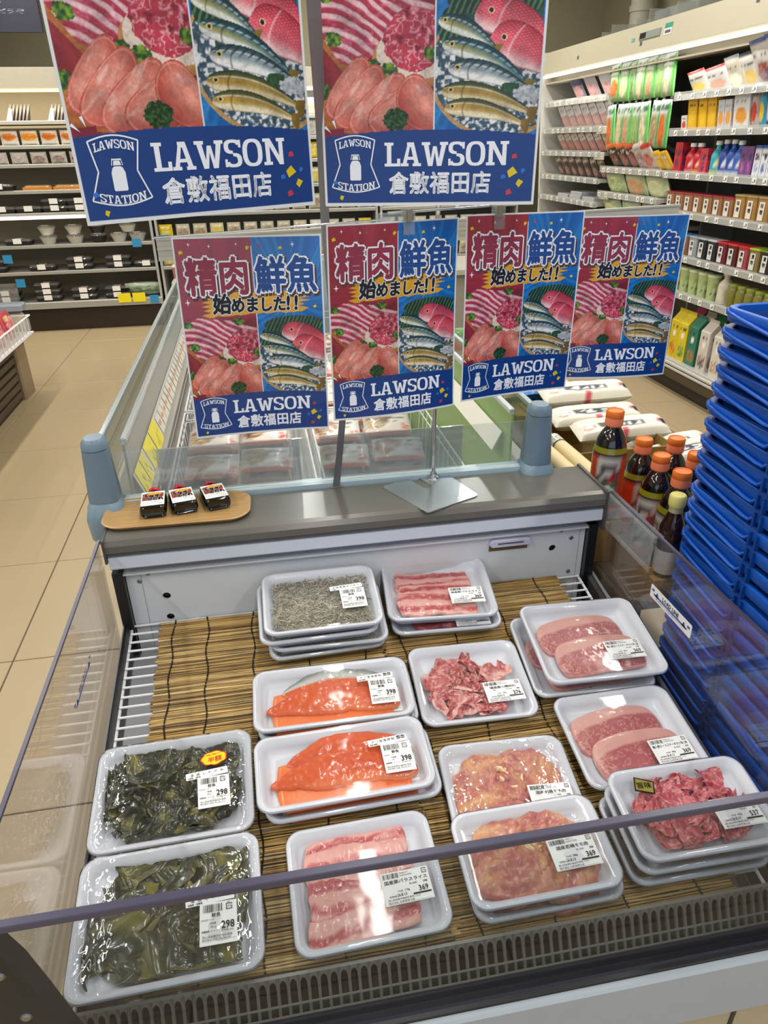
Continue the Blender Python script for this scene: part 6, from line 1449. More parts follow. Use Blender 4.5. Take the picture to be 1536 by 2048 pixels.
tag(o, 'low grey box on top of the dairy fridge behind the clear stands', 'box')

# ---- goods on the long fridge.  faces towards -x : rotate -90 degrees
RZ = -PI/2
def put_r(kind, label, y, z, dx=0.05, lean=0.0, group=None, ry=0.0): return kind.put(label, (RX+dx, y, z), RZ, lean, group, ry)
ham = [K_bag('ham_pack', 'ham pack', 0.125, 0.185, 0.018, pat('b9a8ad', ((0.62, 0.92, 'd4d2d8'), (0.56, 0.60, 'e9e6ea'), (0.92, 1.0, '9aa0a8')), [(0.5, 0.30, 0.40, 0.26, 'd88f8f', 'e9b8b0')], ((0.76, '6a6a78', 0.04),), s)) for s in (1, 2, 3)]
ham2 = [K_bag('sliced_meat_pack', 'meat pack', 0.115, 0.150, 0.016, pat('a88884', ((0.62, 0.9, 'c9c0bd'),), [(0.5, 0.30, 0.40, 0.28, c1, c2)], ((0.74, '6b4a48', 0.05),), s)) for s, c1, c2 in ((4, 'c0705f', 'd9968a'), (5, 'b86058', 'cf8a80'))]
dark = [K_bag('dark_meat_pack', 'meat pack', 0.105, 0.150, 0.020, pat('4a3734', ((0.7, 0.95, '8a7a72'),), [(0.5, 0.33, 0.36, 0.22, '7a4a3c', 'c0907a')], ((0.82, 'd8d0c4', 0.04),), s)) for s in (6, 7)]
for i, y in enumerate((5.74, 5.50, 5.26)):
    k = K_bag('ham_pack', 'ham pack', 0.19, 0.17, 0.02, pat(('8b8aa8', 'c9b8bc', 'd5ccd0')[i], ((0.66, 1, ('33406a', 'b0a8b8', 'c8c8d0')[i]),), [(0.5, 0.36, 0.36, 0.3, 'd8808c', 'eab8b4')], None, i))
    put_r(k, ORD[i]+' large ham pack from the far end on the top left fridge shelf', y, 1.645, 0.10, 0.55)
for i in range(7): put_r(ham[i % 3], ORD[i]+' slanted ham pack from the far end on the second left fridge shelf', 5.93-i*0.135, 1.462, 0.09, 0.45, 'slanted ham packs', D2R(-8))
for i in range(7): put_r(ham2[i % 2], ORD[i]+' sliced meat pack from the far end on the third left fridge shelf', 5.93-i*0.13, 1.306, 0.09, 0.5, 'sliced meat packs', D2R(-8))
for i in range(7): put_r(dark[i % 2], ORD[i]+' dark meat pack from the far end on the fourth left fridge shelf', 5.92-i*0.125, 1.137, 0.08, 0.4, 'dark meat packs', D2R(-10))
fl = K_box('foam_tray_pack', 'food pack', 0.20, 0.13, 0.025, pat('d5d8de', ((0.8, 1, 'eef0f2'),), None, None, 1))
for i, (y, lv) in enumerate(((5.62, 0), (5.60, 1), (5.38, 0), (5.85, 0))): put_r(fl, ('lower', 'upper', 'near', 'far')[i]+' flat white tray pack on the fifth left fridge shelf', y, 0.985+0.0255*lv, 0.12)
sg_ = K_bag('sausage_pack', 'sausage pack', 0.24, 0.10, 0.05, pat('a8776a', ((0, 0.1, 'd8d0c8'),), [(0.5, 0.5, 0.45, 0.4, '9a4a32', 'd09070')], None, 2))
for i, y in enumerate((5.88, 5.58)): put_r(sg_, ('far', 'near')[i]+' reddish sausage pack on the lower left fridge shelf', y, 0.80, 0.12, 0.6)
for i in range(3): put_r(sg_, ORD[i]+' sausage pack from the far end on the shelf near the fridge bottom', 5.9-i*0.28, 0.60, 0.12, 0.6)
for i in range(3): put_r(fl, ORD[i]+' white tray pack from the far end on the lowest left fridge shelf', 5.9-i*0.28, 0.40, 0.12)
# hanging vegetable bags
veg = [('e07820', 'c8500e', '3f9a2c'), ('e8dcb0', 'c8b880', '46a832'), ('7aa858', '3f7a30', '4fb038'), ('e2d6a8', 'b8a878', '48a030'), ('d8b890', 'a87850', '5cb83c'), ('a8c878', '6a9a40', '3c9a2c'), ('e6dcc0', 'b0a878', '55b03a'), ('8a7050', 'c8b088', '2f8a2a')]
def vegbag(i, w_, h_, shape):
    a, c, g = veg[i % 8]
    return K_bag('hanging_vegetable_bag', 'vegetable bag', w_, h_, 0.035, pat('94ae86', ((0.72, 0.94, 'bcc6be'), (0.0, 0.05, g), (0.94, 1, 'e0e8e0'), (0.66, 0.72, '9ab08c')), [(0.05, 0.4, 0.10, 0.6, g, '5fae42'), (0.95, 0.4, 0.10, 0.6, g, '4a9a3a'), (0.5, 0.36, shape[0], shape[1], a, c)], ((0.83, '4a6a5a', 0.05),), i))
for i in range(7):
    put_r(vegbag(i, 0.135 if i not in (2,) else 0.10, 0.215, (0.38, 0.24) if i < 2 else (0.24, 0.34)), ORD[i]+' hanging vegetable bag from the far end in the upper row', 5.05-i*0.11, 1.60, 0.02+0.006*(i % 3), 0.03, 'upper hanging vegetable bags', D2R((i*5) % 9-4))
for i in range(7):
    put_r(vegbag((i+(0 if i == 0 else 2)), 0.120, 0.250, (0.26, 0.36)), ORD[i]+' hanging vegetable bag from the far end in the lower row', 5.06-i*0.112, 1.335, 0.025+0.005*(i % 2), 0.03, 'lower hanging vegetable bags', D2R((i*7) % 9-4))
mids = [('2a2426', '44403e', 'e0702c'), ('2e282a', '5a3a34', 'd86a3a'), ('4a2a2c', '8a4a48', 'c8583c'), ('c8b0ac', 'a86a68', 'd8d0cc'), ('d8c8c0', 'e08848', 'c0342c'), ('e8b41c', 'f0c83c', 'e8b41c'), ('e8b41c', 'f2d050', 'd8a010')]
for i, (a, c, d_) in enumerate(mids):
    k = K_bag('chilled_food_pouch', 'food pouch', 0.15 if i < 5 else 0.085, 0.17 if i < 5 else 0.125, 0.03, pat(a, ((0.86, 1, d_),), [(0.5, 0.42, 0.34, 0.26, c, d_)], ((0.72, 'e8e0d8', 0.04),), i+3))
    put_r(k, ('black and orange food pouch at the far end of the middle shelf', 'second dark pouch with orange edge on the middle shelf', 'dark red pouch on the middle shelf under the hanging bags', 'small greyish pink pouch on the middle shelf', 'white and red salmon coloured pouch on the middle shelf',
              'left yellow pouch on the middle shelf beside the red bottles', 'right yellow pouch on the middle shelf beside the red bottles')[i], (5.00, 4.86, 4.74, 4.64, 4.54, 4.43, 4.34)[i], 1.215, 0.09, 0.55, None, D2R(-8))
sal = [K_bag('salad_bag', 'salad bag', 0.24, 0.15, 0.07, pat('b9c89a', ((0.86, 1, 'b8c0b4'),), [(0.5, 0.42, 0.44, 0.36, c1, c2)], None, s)) for s, c1, c2 in ((1, 'a8c070', 'dfe8b8'), (2, 'd8c890', 'e8a070'), (3, 'd8e0a0', 'f0f0d0'))]
for i, y in enumerate((4.98, 4.70, 4.43)): put_r(sal[i], ORD[i]+' cut salad bag from the far end on the shelf below the pouches', y, 1.062, 0.10, 0.4)
for i, y in enumerate((4.98, 4.70, 4.43)): put_r(sal[(i+2) % 3], ORD[i]+' leafy salad bag from the far end on the lower vegetable shelf', y, 0.90, 0.10, 0.4)
for zi, z in enumerate((0.72, 0.50)):
    for i, y in enumerate((4.98, 4.70, 4.43)): put_r(sal[i], ORD[i]+' salad bag from the far end on the '+('second lowest', 'lowest')[zi]+' vegetable shelf', y, z, 0.10, 0.4)
# right section, top shelf
tops = [(4.14, 0.17, 0.125, 'e8e4dc', 'f0d04a', 'c9302c', 'flat white pack with yellow cheese picture'), (3.96, 0.19, 0.13, 'e9e6e2', 'e0a890', 'd0403a', 'flat white pack with a red edge'),
        (3.80, 0.13, 0.165, 'd9d2c0', 'f2eedc', '8a8a9a', 'rounded cream cheese pack'), (3.68, 0.13, 0.17, 'dcd8d0', 'e6c060', '2a2a3a', 'rounded pack with a yellow picture'),
        (3.56, 0.15, 0.22, 'c9c4bc', 'd0622a', '2a3468', 'tall pack with an orange picture and blue edge'), (3.42, 0.19, 0.24, 'd0d4dc', 'f0f0ea', '2a3a80', 'large white and navy bag'), (3.24, 0.17, 0.24, 'd8dce4', 'e8e8e2', '2a3a80', 'second large navy bag')]
for i, (y, w_, h_, a, c, e_, lab) in enumerate(tops):
    k = K_bag('cheese_pack', 'cheese pack', w_, h_, 0.03, pat(a, ((0.93, 1, e_),), [(0.5, 0.34, 0.36, 0.22, c, e_ if i in (4,) else c)], ((0.70, '5a5a6a', 0.04),), i))
    put_r(k, lab+' on the top right fridge shelf', y, 1.60, 0.09, 0.5, None, D2R(-6))
# second shelf
rowb = [(4.20, 'box', 0.055, 0.075, 'e8e2da', 'd0403a', 'small white carton with a red flower'), (4.12, 'box', 0.085, 0.155, 'f0b818', 'f4cc3c', 'tall yellow carton with dark lettering, far side'), (4.02, 'box', 0.075, 0.150, 'f2bc10', 'f4cc3c', 'second tall yellow carton'), (3.935, 'box', 0.075, 0.150, 'ecb41c', 'f4cc3c', 'third tall yellow carton'),
        (3.85, 'box', 0.055, 0.135, 'd8d8e0', 'e8a040', 'narrow white carton with orange picture'), (3.79, 'box', 0.055, 0.135, 'd8d8e0', 'e8a040', 'second narrow white carton with orange picture'), (3.68, 'box', 0.125, 0.155, 'e6e6ea', 'e0983c', 'big white carton with a burger-like picture'),
        (3.585, 'bag', 0.05, 0.19, 'c8b0a8', 'c83a3a', 'thin pale and red stick pack'), (3.53, 'bag', 0.05, 0.18, '38a0c8', 'e8c030', 'thin blue and yellow stick pack'), (3.475, 'bag', 0.05, 0.20, '2a2c5c', 'c8c8d8', 'thin navy stick pack'), (3.40, 'bag', 0.10, 0.20, 'c02a24', 'e8a83c', 'large red and gold pack'), (3.29, 'bag', 0.10, 0.20, 'b8241e', 'e8b040', 'second large red and gold pack')]
for i, (y, kd, w_, h_, a, c, lab) in enumerate(rowb):
    pf = pat(a, (), [(0.5, 0.38, 0.34, 0.24, c, a if i in (1, 2, 3) else c)], ((0.78, '2a2a30' if i in (1, 2, 3) else '6a6a74', 0.06),), i+20)
    k = K_box('snack_carton', 'carton', w_, 0.035, h_, pf) if kd == 'box' else K_bag('snack_pack', 'snack pack', w_, h_, 0.03, pf)
    put_r(k, lab+' on the second right fridge shelf', y, 1.425, 0.06, 0.12)
# third shelf: yoghurt drinks
def pbot(a, c, d_): return pat(a, ((0.0, 0.06, c),), [(0.5, 0.36, 0.30, 0.20, c, d_)], ((0.56, d_, 0.05),), 5)
rowc = [(4.21, 'box', 0.075, 0.155, 'c8283c', '2a2c5a', 'red and navy pouch carton'), (4.10, 'bot', 0.034, 0.135, 'c8142c', 'e8a0a0', 'first red yoghurt drink bottle'), (4.025, 'bot', 0.034, 0.135, 'c8142c', 'e8c060', 'second red yoghurt drink bottle'), (3.95, 'box', 0.07, 0.125, 'd84058', '2a2c5a', 'pink and navy carton'),
        (3.86, 'bot', 0.032, 0.145, '38b0c0', 'd8e070', 'teal drink bottle with white cap'), (3.79, 'bot', 0.030, 0.150, '2a4aa8', 'e8e8f0', 'first blue drink bottle with white cap'), (3.725, 'bot', 0.030, 0.150, '2a52b0', 'e8e8f0', 'second blue drink bottle with white cap'), (3.665, 'bot', 0.030, 0.145, '3a6ac0', 'e8e8f0', 'third blue drink bottle with white cap'),
        (3.60, 'box', 0.048, 0.135, '7a4a8c', 'd06a9c', 'first purple striped carton'), (3.55, 'box', 0.048, 0.135, '7a4a8c', 'd06a9c', 'second purple striped carton'), (3.49, 'box', 0.048, 0.14, 'e6e8ee', '2a52a0', 'first slim white carton with blue top'), (3.437, 'box', 0.048, 0.14, 'e6e8ee', '2a52a0', 'second slim white carton with blue top'),
        (3.384, 'box', 0.048, 0.14, 'e6e8ee', '2a52a0', 'third slim white carton with blue top'), (3.33, 'box', 0.048, 0.13, 'b8b0a8', 'd8d0c8', 'slim greyish carton'), (3.27, 'box', 0.055, 0.13, 'e8e0dc', 'c83a3a', 'white carton with a red picture')]
for i, (y, kd, w_, h_, a, c, lab) in enumerate(rowc):
    if kd == 'bot': k = K_bottle('drink_bottle', w_, h_, pbot(a, c, 'f0f0f0'))
    else: k = K_box('drink_carton', 'carton', w_, 0.05, h_, pat(a, ((0.90, 1.0, '2a52a0'),) if 10 <= i <= 12 else (), [(0.5, 0.30, 0.30, 0.18, c, a)], ((0.62, '2a2c4a', 0.10),), i))
    put_r(k, lab+' on the third right fridge shelf', y, 1.21, 0.065)
# fourth shelf: miso tubs
mis = K_cup('miso_tub', 'tub', 0.088, 0.088, 0.100, '9a6f4c', 'a83a48', 'e2dcd2'); mis2 = K_cup('miso_tub', 'tub', 0.088, 0.088, 0.118, 'a87f48', 'c0a878', 'e6e0d2')
for i in range(10): put_r(mis if i < 7 else mis2, ORD[i]+' brown miso tub from the far end on the fourth right fridge shelf', 4.20-i*0.094, 1.012, 0.065, 0, 'brown miso tubs')
for i, (c, d_) in enumerate((('c8a01c', '2a2620'), ('dfe4ee', '2a50a0'))):
    k = K_bottle('laundry_bottle' if False else 'drink_bottle', 0.040, 0.150, pat(c, ((0.72, 0.80, d_),), [(0.5, 0.25, 0.28, 0.18, d_, c)], ((0.60, '1a1a1a', 0.08),), i), 'f4f4f4', 0.5, 0.42, 0.026)
    put_r(k, ('gold', 'white and blue')[i]+' labelled bottle with white cap beside the miso tubs', 3.235-i*0.09, 1.012, 0.05)
# fifth shelf
tubs = [('7a6a48', '3f78b8'), ('9a8a78', '3a88c8'), ('8a5a40', '4a98d0'), ('9aa4ac', 'a8a8ac'), ('2a2c34', 'b0b4b8'), ('2c3038', 'c0c4c8'), ('7a2a38', 'c82a3a'), ('5a3028', 'd03a3a'), ('a84a50', 'c83038'), ('8a7a48', 'a8b83c'), ('3a2c2a', '6a8a30')]
for i, (a, c) in enumerate(tubs): put_r(K_cup('pickle_tub', 'tub', 0.082, 0.082, 0.112, a, c, 'dcdcd8', i, '漬物'), ORD[i]+' small side dish tub from the far end on the fifth right fridge shelf', 4.16-i*0.091, 0.785, 0.06)
# sixth shelf
grn = Kind('green_cup', 'cup', [('cup_body', revolve(dense([(0.031, 0), (0.038, 0.125)], 10), pat('b9c98c', ((0, 0.08, 'a8b87a'),), [(0.5, 0.5, 0.2, 0.4, 'd8e0b0', '9ab070')], ((0.3, '4a6a3a', 0.05),), 2), 18), O0, O0), ('lid', lathe_mesh('lid', [(0.040, 0.122), (0.0405, 0.130), (0.036, 0.134)], mat('lid_pale_green', 'd5e0b4', 0.35)), O0, O0)])
dgn = Kind('dark_green_cup', 'cup', [('cup_body', revolve(dense([(0.031, 0), (0.038, 0.115)], 10), pat('3f6a50', (), [(0.5, 0.5, 0.3, 0.3, '8ab098', '2a5038')], None, 2), 18), O0, O0), ('lid', lathe_mesh('lid', [(0.040, 0.112), (0.0405, 0.120), (0.036, 0.124)], mat('lid_darkgreen', '2f5a44', 0.35)), O0, O0)])
put_r(dgn, 'dark green cup at the far end of the sixth right fridge shelf', 4.14, 0.587, 0.06)
for i in range(5): put_r(grn, ORD[i]+' pale green cup from the far end on the sixth right fridge shelf', 4.04-i*0.092, 0.587, 0.06, 0, 'pale green cups')
put_r(K_bottle('cream_bottle', 0.040, 0.150, pat('dfd6c2', (), [(0.5, 0.35, 0.3, 0.2, 'a8a090', 'e0d8c8')], None, 3)), 'cream coloured bottle with round white cap beside the pale green cups', 3.565, 0.587, 0.06)
jar = Kind('olive_jar', 'jar', [('jar_body', lathe_mesh('jar_body', [(0.030, 0), (0.033, 0.008), (0.033, 0.085), (0.027, 0.10)], mat('olive_glass', '7d7a34', 0.15, coat=0.5, var=0.25, scale=50)), O0, O0), ('lid', lathe_mesh('lid', [(0.028, 0.10), (0.029, 0.103), (0.029, 0.118), (0.027, 0.12)], mat('olive_lid', '8f9a3a', 0.4)), O0, O0)])
for i in range(7): put_r(jar, ORD[i]+' olive jar from the far end on the sixth right fridge shelf', 3.475-i*0.072, 0.587, 0.05+0.0*(i % 2), 0, 'olive jars')
# bottom deck: drink cartons
bot = [(3.93, 'd8c020', 'c84a20', 'yellow and orange gable top carton', None), (3.84, 'e0c828', '2a7a4a', 'yellow green carton', None), (3.735, '2c7a62', 'e07838', 'green carton with an orange picture', None), (3.62, 'd8d0c8', '4a2a34', 'white carton with a maroon frame', None),
       (3.49, 'dcd6ce', 'a8683a', 'white carton with dark square lettering', None), (3.375, 'd88a30', 'b86a20', 'orange brown carton with round white badge', 'f2f2f2'), (3.26, '2f5ca8', 'e8e4de', 'blue and white milk carton', None), (3.15, 'e2dcd4', '2f5ca8', 'white milk carton beside the baskets', None)]
for i, (y, a, c, lab, cap) in enumerate(bot):
    k = K_box('milk_carton', 'carton', 0.088, 0.088, 0.215, pat(a, (), [(0.5, 0.25, 0.40, 0.18, c, a), (0.5, 0.68, 0.2, 0.1, 'f0ece4', 'f0ece4')], ((0.84, '3a2a2a', 0.03), (0.46, '3a3034', 0.02)), i), 0.05, cap)
    put_r(k, lab+' on the bottom deck of the dairy fridge', y, 0.205, 0.075)
rowd = [K_box('milk_carton', 'carton', 0.088, 0.088, 0.215, pat(c, (), [(0.5, 0.3, 0.4, 0.2, 'e8e0d8', c)], None, i), 0.05) for i, c in enumerate(('c83a7a', 'd8d0c0', '2a8a5a', 'd8b020'))]
for i in range(8): put_r(rowd[i % 4], ORD[i]+' carton from the far end in the back row of the bottom deck', 3.92-i*0.11, 0.205, 0.18, 0, 'back row cartons')

# ================================================================== BACK FRIDGES
BY = 6.535
YLAMP = mat('warm_lamp', 'fff2c8', 0.4, emit='ffe9a8', estr=1.4); WLAMP = mat('cool_lamp', 'ffffff', 0.4, emit='fff8ea', estr=1.6)
BSH = mat('back_shelf', 'a6a49c', 0.4, 0.2, var=0.04); BBK = mat('back_panel_brown', 'b3a68c', 0.6, var=0.05); BBK2 = mat('back_panel_grey', 'a5a39a', 0.6, var=0.05); DARKK = mat('dark_brown_kick', '2a1d12', 0.4, var=0.08)
def backfridge(label, x0, x1, shelves, lamp, back, lit=None):
    t = thing('wall_fridge', label, 'fridge', ((x0+x1)/2, BY+0.3, 0)); ox, oy = (x0+x1)/2, BY+0.3
    def q(name, m_, *bx_, bev=None):
        b = MB(); (b.bev(*bx_, bev) if bev else b.box(*bx_)); o = b.build(name, m_, t); o.location = (-ox, -oy, 0); return o
    q('canopy', mat('canopy_cream', 'c9c2ae', 0.45), x0, BY-0.02, 1.795, x1, BY+0.62, 1.925, bev=0.004)
    q('light_strip', lamp, x0+0.02, BY-0.01, 1.768, x1-0.02, BY+0.03, 1.790)
    q('back_panel', back, x0, BY+0.50, 0.2, x1, BY+0.53, 1.795)
    q('kick_panel', DARKK, x0+0.01, BY+0.04, 0.0, x1-0.01, BY+0.6, 0.175)
    q('bottom_deck', BSH, x0, BY-0.01, 0.190, x1, BY+0.5, 0.245, bev=0.006)
    for s, x in ((0, x0), (1, x1-0.02)): q('side_upright', mat('upright_silver', 'b5b4ae', 0.35, 0.3), x, BY+0.01, 0.0, x+0.02, BY+0.62, 1.795)
    for z in shelves:
        q('shelf', BSH, x0+0.02, BY+0.0, z-0.025, x1-0.02, BY+0.40, z, bev=0.003)
        if lit and abs(z-lit) < 1e-3: q('lit_shelf_edge', WLAMP, x0+0.03, BY-0.006, z-0.046, x1-0.03, BY+0.004, z-0.022)
    return t, q
t1, q1 = backfridge('open bento fridge at the back left with warm yellow lamp and dark brown base', -3.3, -0.79, (0.49, 0.695, 0.935, 1.10, 1.285, 1.415, 1.58), YLAMP, BBK, 0.935)
BT = mat('blue_tag', '2f8cc0', 0.4)
for i, (x, z) in enumerate(((-0.93, 0.70), (-0.86, 0.245), (-1.955, 0.61), (-1.90, 0.42), (-2.0, 0.88))): q1('blue_price_card', BT, x-0.035, BY-0.016, z-0.045, x+0.035, BY-0.012, z+0.02)
for x in (-1.10, -0.98): q1('yellow_price_card', mat('yellow_card', 'f0dc10', 0.5), x-0.055, BY-0.018, 0.215, x+0.05, BY-0.014, 0.29)
t2, q2 = backfridge('open fridge at the back centre with yellow packages, behind the posters', -0.77, 1.10, (0.49, 0.695, 0.90, 1.10, 1.285, 1.45, 1.60), WLAMP, BBK2)
q2('energy_sticker', mat('sticker_green2', '4a9a88', 0.4), -0.02+0.0, BY-0.023, 1.86, 0.04, BY-0.021, 1.90)
q2('blue_price_card', BT, -0.74, BY-0.016, 0.66, -0.66, BY-0.012, 0.74)
t3, q3 = backfridge('open fridge at the back right beside the end of the dairy fridge', 1.12, 2.36, (0.49, 0.695, 0.90, 1.10, 1.285, 1.45, 1.60), WLAMP, BBK2)
area('back_fridge_light', (-2.05, BY-0.03, 1.745), 2.4, 0.04, 16, (1.0, 0.90, 0.68), (D2R(25), 0, 0))
area('back_fridge_light', (0.75, BY-0.03, 1.745), 3.1, 0.04, 18, (1.0, 0.96, 0.9), (D2R(25), 0, 0))
# the dark hanging sign at the top left
b = MB(); b.bev(-1.0, -0.015, 0, 0.62, 0.015, 0.62, 0.004, 0); sgn = thing('hanging_sign', 'dark navy wall sign with rows of small white writing above the bento fridge', 'sign', (-1.95, 6.50, 2.135))
b.build('sign_board', mat('sign_navy', '2c2d40', 0.5, var=0.12, scale=4), sgn)
b = MB(); b.T = Matrix.Translation((0, -0.0165, 0)) @ Matrix.Rotation(PI/2, 4, 'X')
for i, (s_, fit) in enumerate((('できたてのおいしさをお店で仕上げて', 1.35), ('ひとつひとつ心をこめて作りました', 1.05), ('毎日おいしいお弁当とお惣菜を', 1.20), ('お店で炊いたごはんと出来たてのおかずをどうぞ', 1.38))):
    b.text(s_, (0.50, 0.20, 0.38, 0.52)[i]-fit, (0.29, 0.235, 0.175, 0.112)[i], 0.032, 0, 0, 0.03, 1, fit=fit)
tag(b.build('sign_lettering', PW, sgn), kind='stuff')

# ---- goods in the back fridges
def put_b(kind, label, x, z, dy=0.08, lean=0.0, group=None, rz=0.0, ry=0.0): return kind.put(label, (x, BY+dy, z), rz, lean, group, ry)
b = MB(); b.loft([[(x, y, z) for x, y in rr(0.21-2*k, 0.15-2*k, 0.02, 3)] for k, z in ((0.012, 0), (0.001, 0.028), (0, 0.030))], 0, True, True); tr0 = b.build('bento_base', mat('bento_black', '1c1a1a', 0.3), smooth=40, mesh_only=True)
def dome(w_, d_, h_, z0): return MB().loft([[(x, y, z0+z) for x, y in rr(w_-2*k, d_-2*k, 0.02, 3)] for k, z in ((0.001, 0), (0.008, h_*0.8), (0.016, h_))], 0, False, True).build('clear_lid', CLR, smooth=40, mesh_only=True)
def foodm(w_, d_, h_, ca, cb, seed):
    u = np.linspace(0, 1, 12)[:, None]; v = np.linspace(0, 1, 9)[None, :]; U = u+0*v; V = v+0*u; Z = 0.018+h_*(0.5+fbm(U*5, V*4, seed))*np.clip(np.sin(PI*U)*4, 0, 1)*np.clip(np.sin(PI*V)*4, 0, 1)
    return gridmesh('food', np.stack([(U-0.5)*w_, (V-0.5)*d_, Z], -1), mixc(C3(ca), C3(cb), np.clip((fbm(U*7, V*6, seed+1)-0.3)*2.4, 0, 1)), GOODS, mesh_only=True)
labm = MB().box(-0.032, -0.0765, 0.012, 0.032, -0.0755, 0.052, 0).build('price_sticker', TAGW, mesh_only=True); labt = MB().box(-0.03, -0.028, 0.0475, 0.03, 0.016, 0.0483, 0).build('price_sticker', mat('sticker_pink', 'e8d0c4', 0.5), mesh_only=True)
def bento(ca, cb, seed): return Kind('bento_box', 'bento', [('bento_base', tr0, O0, O0), ('food', foodm(0.18, 0.12, 0.012, ca, cb, seed), O0, O0), ('clear_lid', dome(0.208, 0.148, 0.018, 0.030), O0, O0), ('price_sticker', labt, O0, O0), ('price_sticker', labm, O0, O0)])
BEN = [bento('8a4a28', 'd8b080', 1), bento('c8b090', '6a3020', 2), bento('3a2a1c', 'a06a3c', 3)]
def bowl(col, seed):
    body = lathe_mesh('bowl_body', [(0.045, 0), (0.068, 0.050), (0.072, 0.053)], mat('bowl_'+col, col, 0.35), 18, True, False)
    return Kind('noodle_bowl', 'bowl', [('bowl_body', body, O0, O0), ('clear_lid', lathe_mesh('clear_lid', [(0.072, 0.053), (0.062, 0.068), (0.058, 0.070)], CLR, 18, False, True), O0, O0),
        ('food', lathe_mesh('food', [(0.066, 0.046), (0.001, 0.050)], mat('bowl_food', 'b89a70', 0.5, var=0.4, scale=60), 16, False, False), O0, O0), ('price_sticker', MB().box(-0.028, -0.060, 0.0705, 0.028, -0.02, 0.0712).build('price_sticker', TAGW, mesh_only=True), O0, O0)])
WB, KB = bowl('d8d6cc', 1), bowl('22201f', 2)
# lowest deck
for i, (x, n) in enumerate(((-1.72, 3), (-1.43, 2), (-1.16, 2), (-2.05, 2), (-2.4, 2))):
    for l in range(n): put_b(BEN[(i+l) % 3], ('lowest', 'middle', 'upper')[l]+' bento box in the '+('left visible', 'middle', 'right', 'second hidden', 'leftmost hidden')[i]+' pile on the bottom deck', x, 0.246+0.050*l, 0.09)
put_b(K_bag('bread_pack', 'bread pack', 0.26, 0.09, 0.05, pat('7a5a40', (), [(0.5, 0.5, 0.45, 0.4, '8a5a34', 'c08a58')], None, 3)), 'brown bread pack on the bottom deck left of the greens', -1.10+0.04, 0.246, 0.16, 0.9)
put_b(K_bag('leafy_greens_pack', 'vegetable pack', 0.30, 0.13, 0.07, pat('a8b8a0', (), [(0.5, 0.5, 0.45, 0.42, '4a7a48', 'e0e8dc')], None, 4)), 'pale leafy greens pack above the yellow price cards', -1.00+0.06, 0.262, 0.11, 0.7)
for i, (x, n) in enumerate(((-1.72, 1), (-1.42, 2), (-1.11, 2), (-0.90, 1), (-2.1, 2))):
    for l in range(n): put_b(BEN[(i+l+1) % 3], ('lower', 'upper')[l]+' bento box in the '+('first', 'second', 'third', 'fourth', 'far left')[i]+' pile on the second lowest shelf', x if i != 3 else -0.885, 0.491+0.050*l, 0.09)
for i, (x, k_, n) in enumerate(((-1.86, 0, 1), (-1.63, 1, 2), (-1.42, 1, 2), (-1.235, 2, 2), (-1.075, 1, 1), (-0.925, 1, 1))):
    for l in range(n):
        if k_ == 0: put_b(BEN[1], 'single wide black bento box on the bowl shelf', x, 0.696, 0.09); continue
        put_b((None, WB, KB)[k_], ('lower', 'upper')[l]+' '+('', 'white', 'black')[k_]+' noodle bowl, '+ORD[i]+' from the left on the bowl shelf', x, 0.696+0.0725*l, 0.08)
put_b(WB, 'small white bowl resting on the rightmost bowls of the bowl shelf', -0.995, 0.768, 0.10)
for i, (x, n) in enumerate(((-1.92, 1), (-1.72, 1), (-1.52, 2), (-1.33, 2), (-1.14, 2), (-0.95, 1))):
    for l in range(n): put_b(BEN[(i+l) % 3], ('lower', 'upper')[l]+' bento box, '+ORD[i]+' from the left on the shelf with the lit edge', x, 0.936+0.050*l, 0.09)
otr = Kind('sushi_tray', 'food tray', [('tray_base', boxmesh(0.22, 0.10, 0.02, pat('d88a30', (), None, None, 1), name='tray_base'), O0, O0), ('food', foodm(0.20, 0.09, 0.012, 'e09038', 'f0c880', 6), O0, O0), ('clear_lid', dome(0.21, 0.095, 0.015, 0.022), O0, O0)])
for i, x in enumerate((-1.90, -1.62, -1.39, -1.15, -0.92)): put_b(otr if 0 < i < 4 else BEN[1], ORD[i]+' shallow food tray from the left on the sushi shelf', x, 1.101, 0.07)
riceb = [K_bag('rice_ball_bag', 'rice ball', 0.12, 0.085, 0.04, pat('d5ccc0', ((0.85, 1, 'e0dcd4'),), [(0.5, 0.42, 0.36, 0.3, c1, c2)], None, s)) for s, c1, c2 in ((1, 'e8e0d8', 'b09aa0'), (2, 'c8b0a8', '8a7070'), (3, 'c84a30', '3a2018'))]
for i in range(8): put_b(riceb[0 if i < 3 else (1 if i < 5 else 2)], ORD[i]+' pale wrapped rice ball from the left on the third highest shelf', -2.0+0.145*i, 1.286, 0.06, 0.2, 'wrapped rice balls')
ora = K_bag('sandwich_bag', 'sandwich', 0.125, 0.10, 0.04, pat('e6d8c4', ((0, 0.28, 'ece6dc'),), [(0.5, 0.60, 0.42, 0.26, 'e88a28', 'b85018')], None, 5)); ora2 = K_bag('sandwich_bag', 'sandwich', 0.125, 0.10, 0.04, pat('ecdcc0', ((0, 0.28, 'efe8da'),), [(0.5, 0.60, 0.46, 0.28, 'f0a030', 'd87820')], None, 6))
for i in range(8): put_b(ora if i % 3 else ora2, ORD[i]+' orange filled sandwich bag from the left on the second highest shelf', -2.04+0.145*i, 1.416, 0.06, 0.1, 'orange sandwich bags')
sw = MB(); sw.loft([[(-0.006, y, z) for y, z in ((-0.05, 0), (0.05, 0), (0.0, 0.115))], [(0.006, y, z) for y, z in ((-0.05, 0), (0.05, 0), (0.0, 0.115))]], 0, True, True)
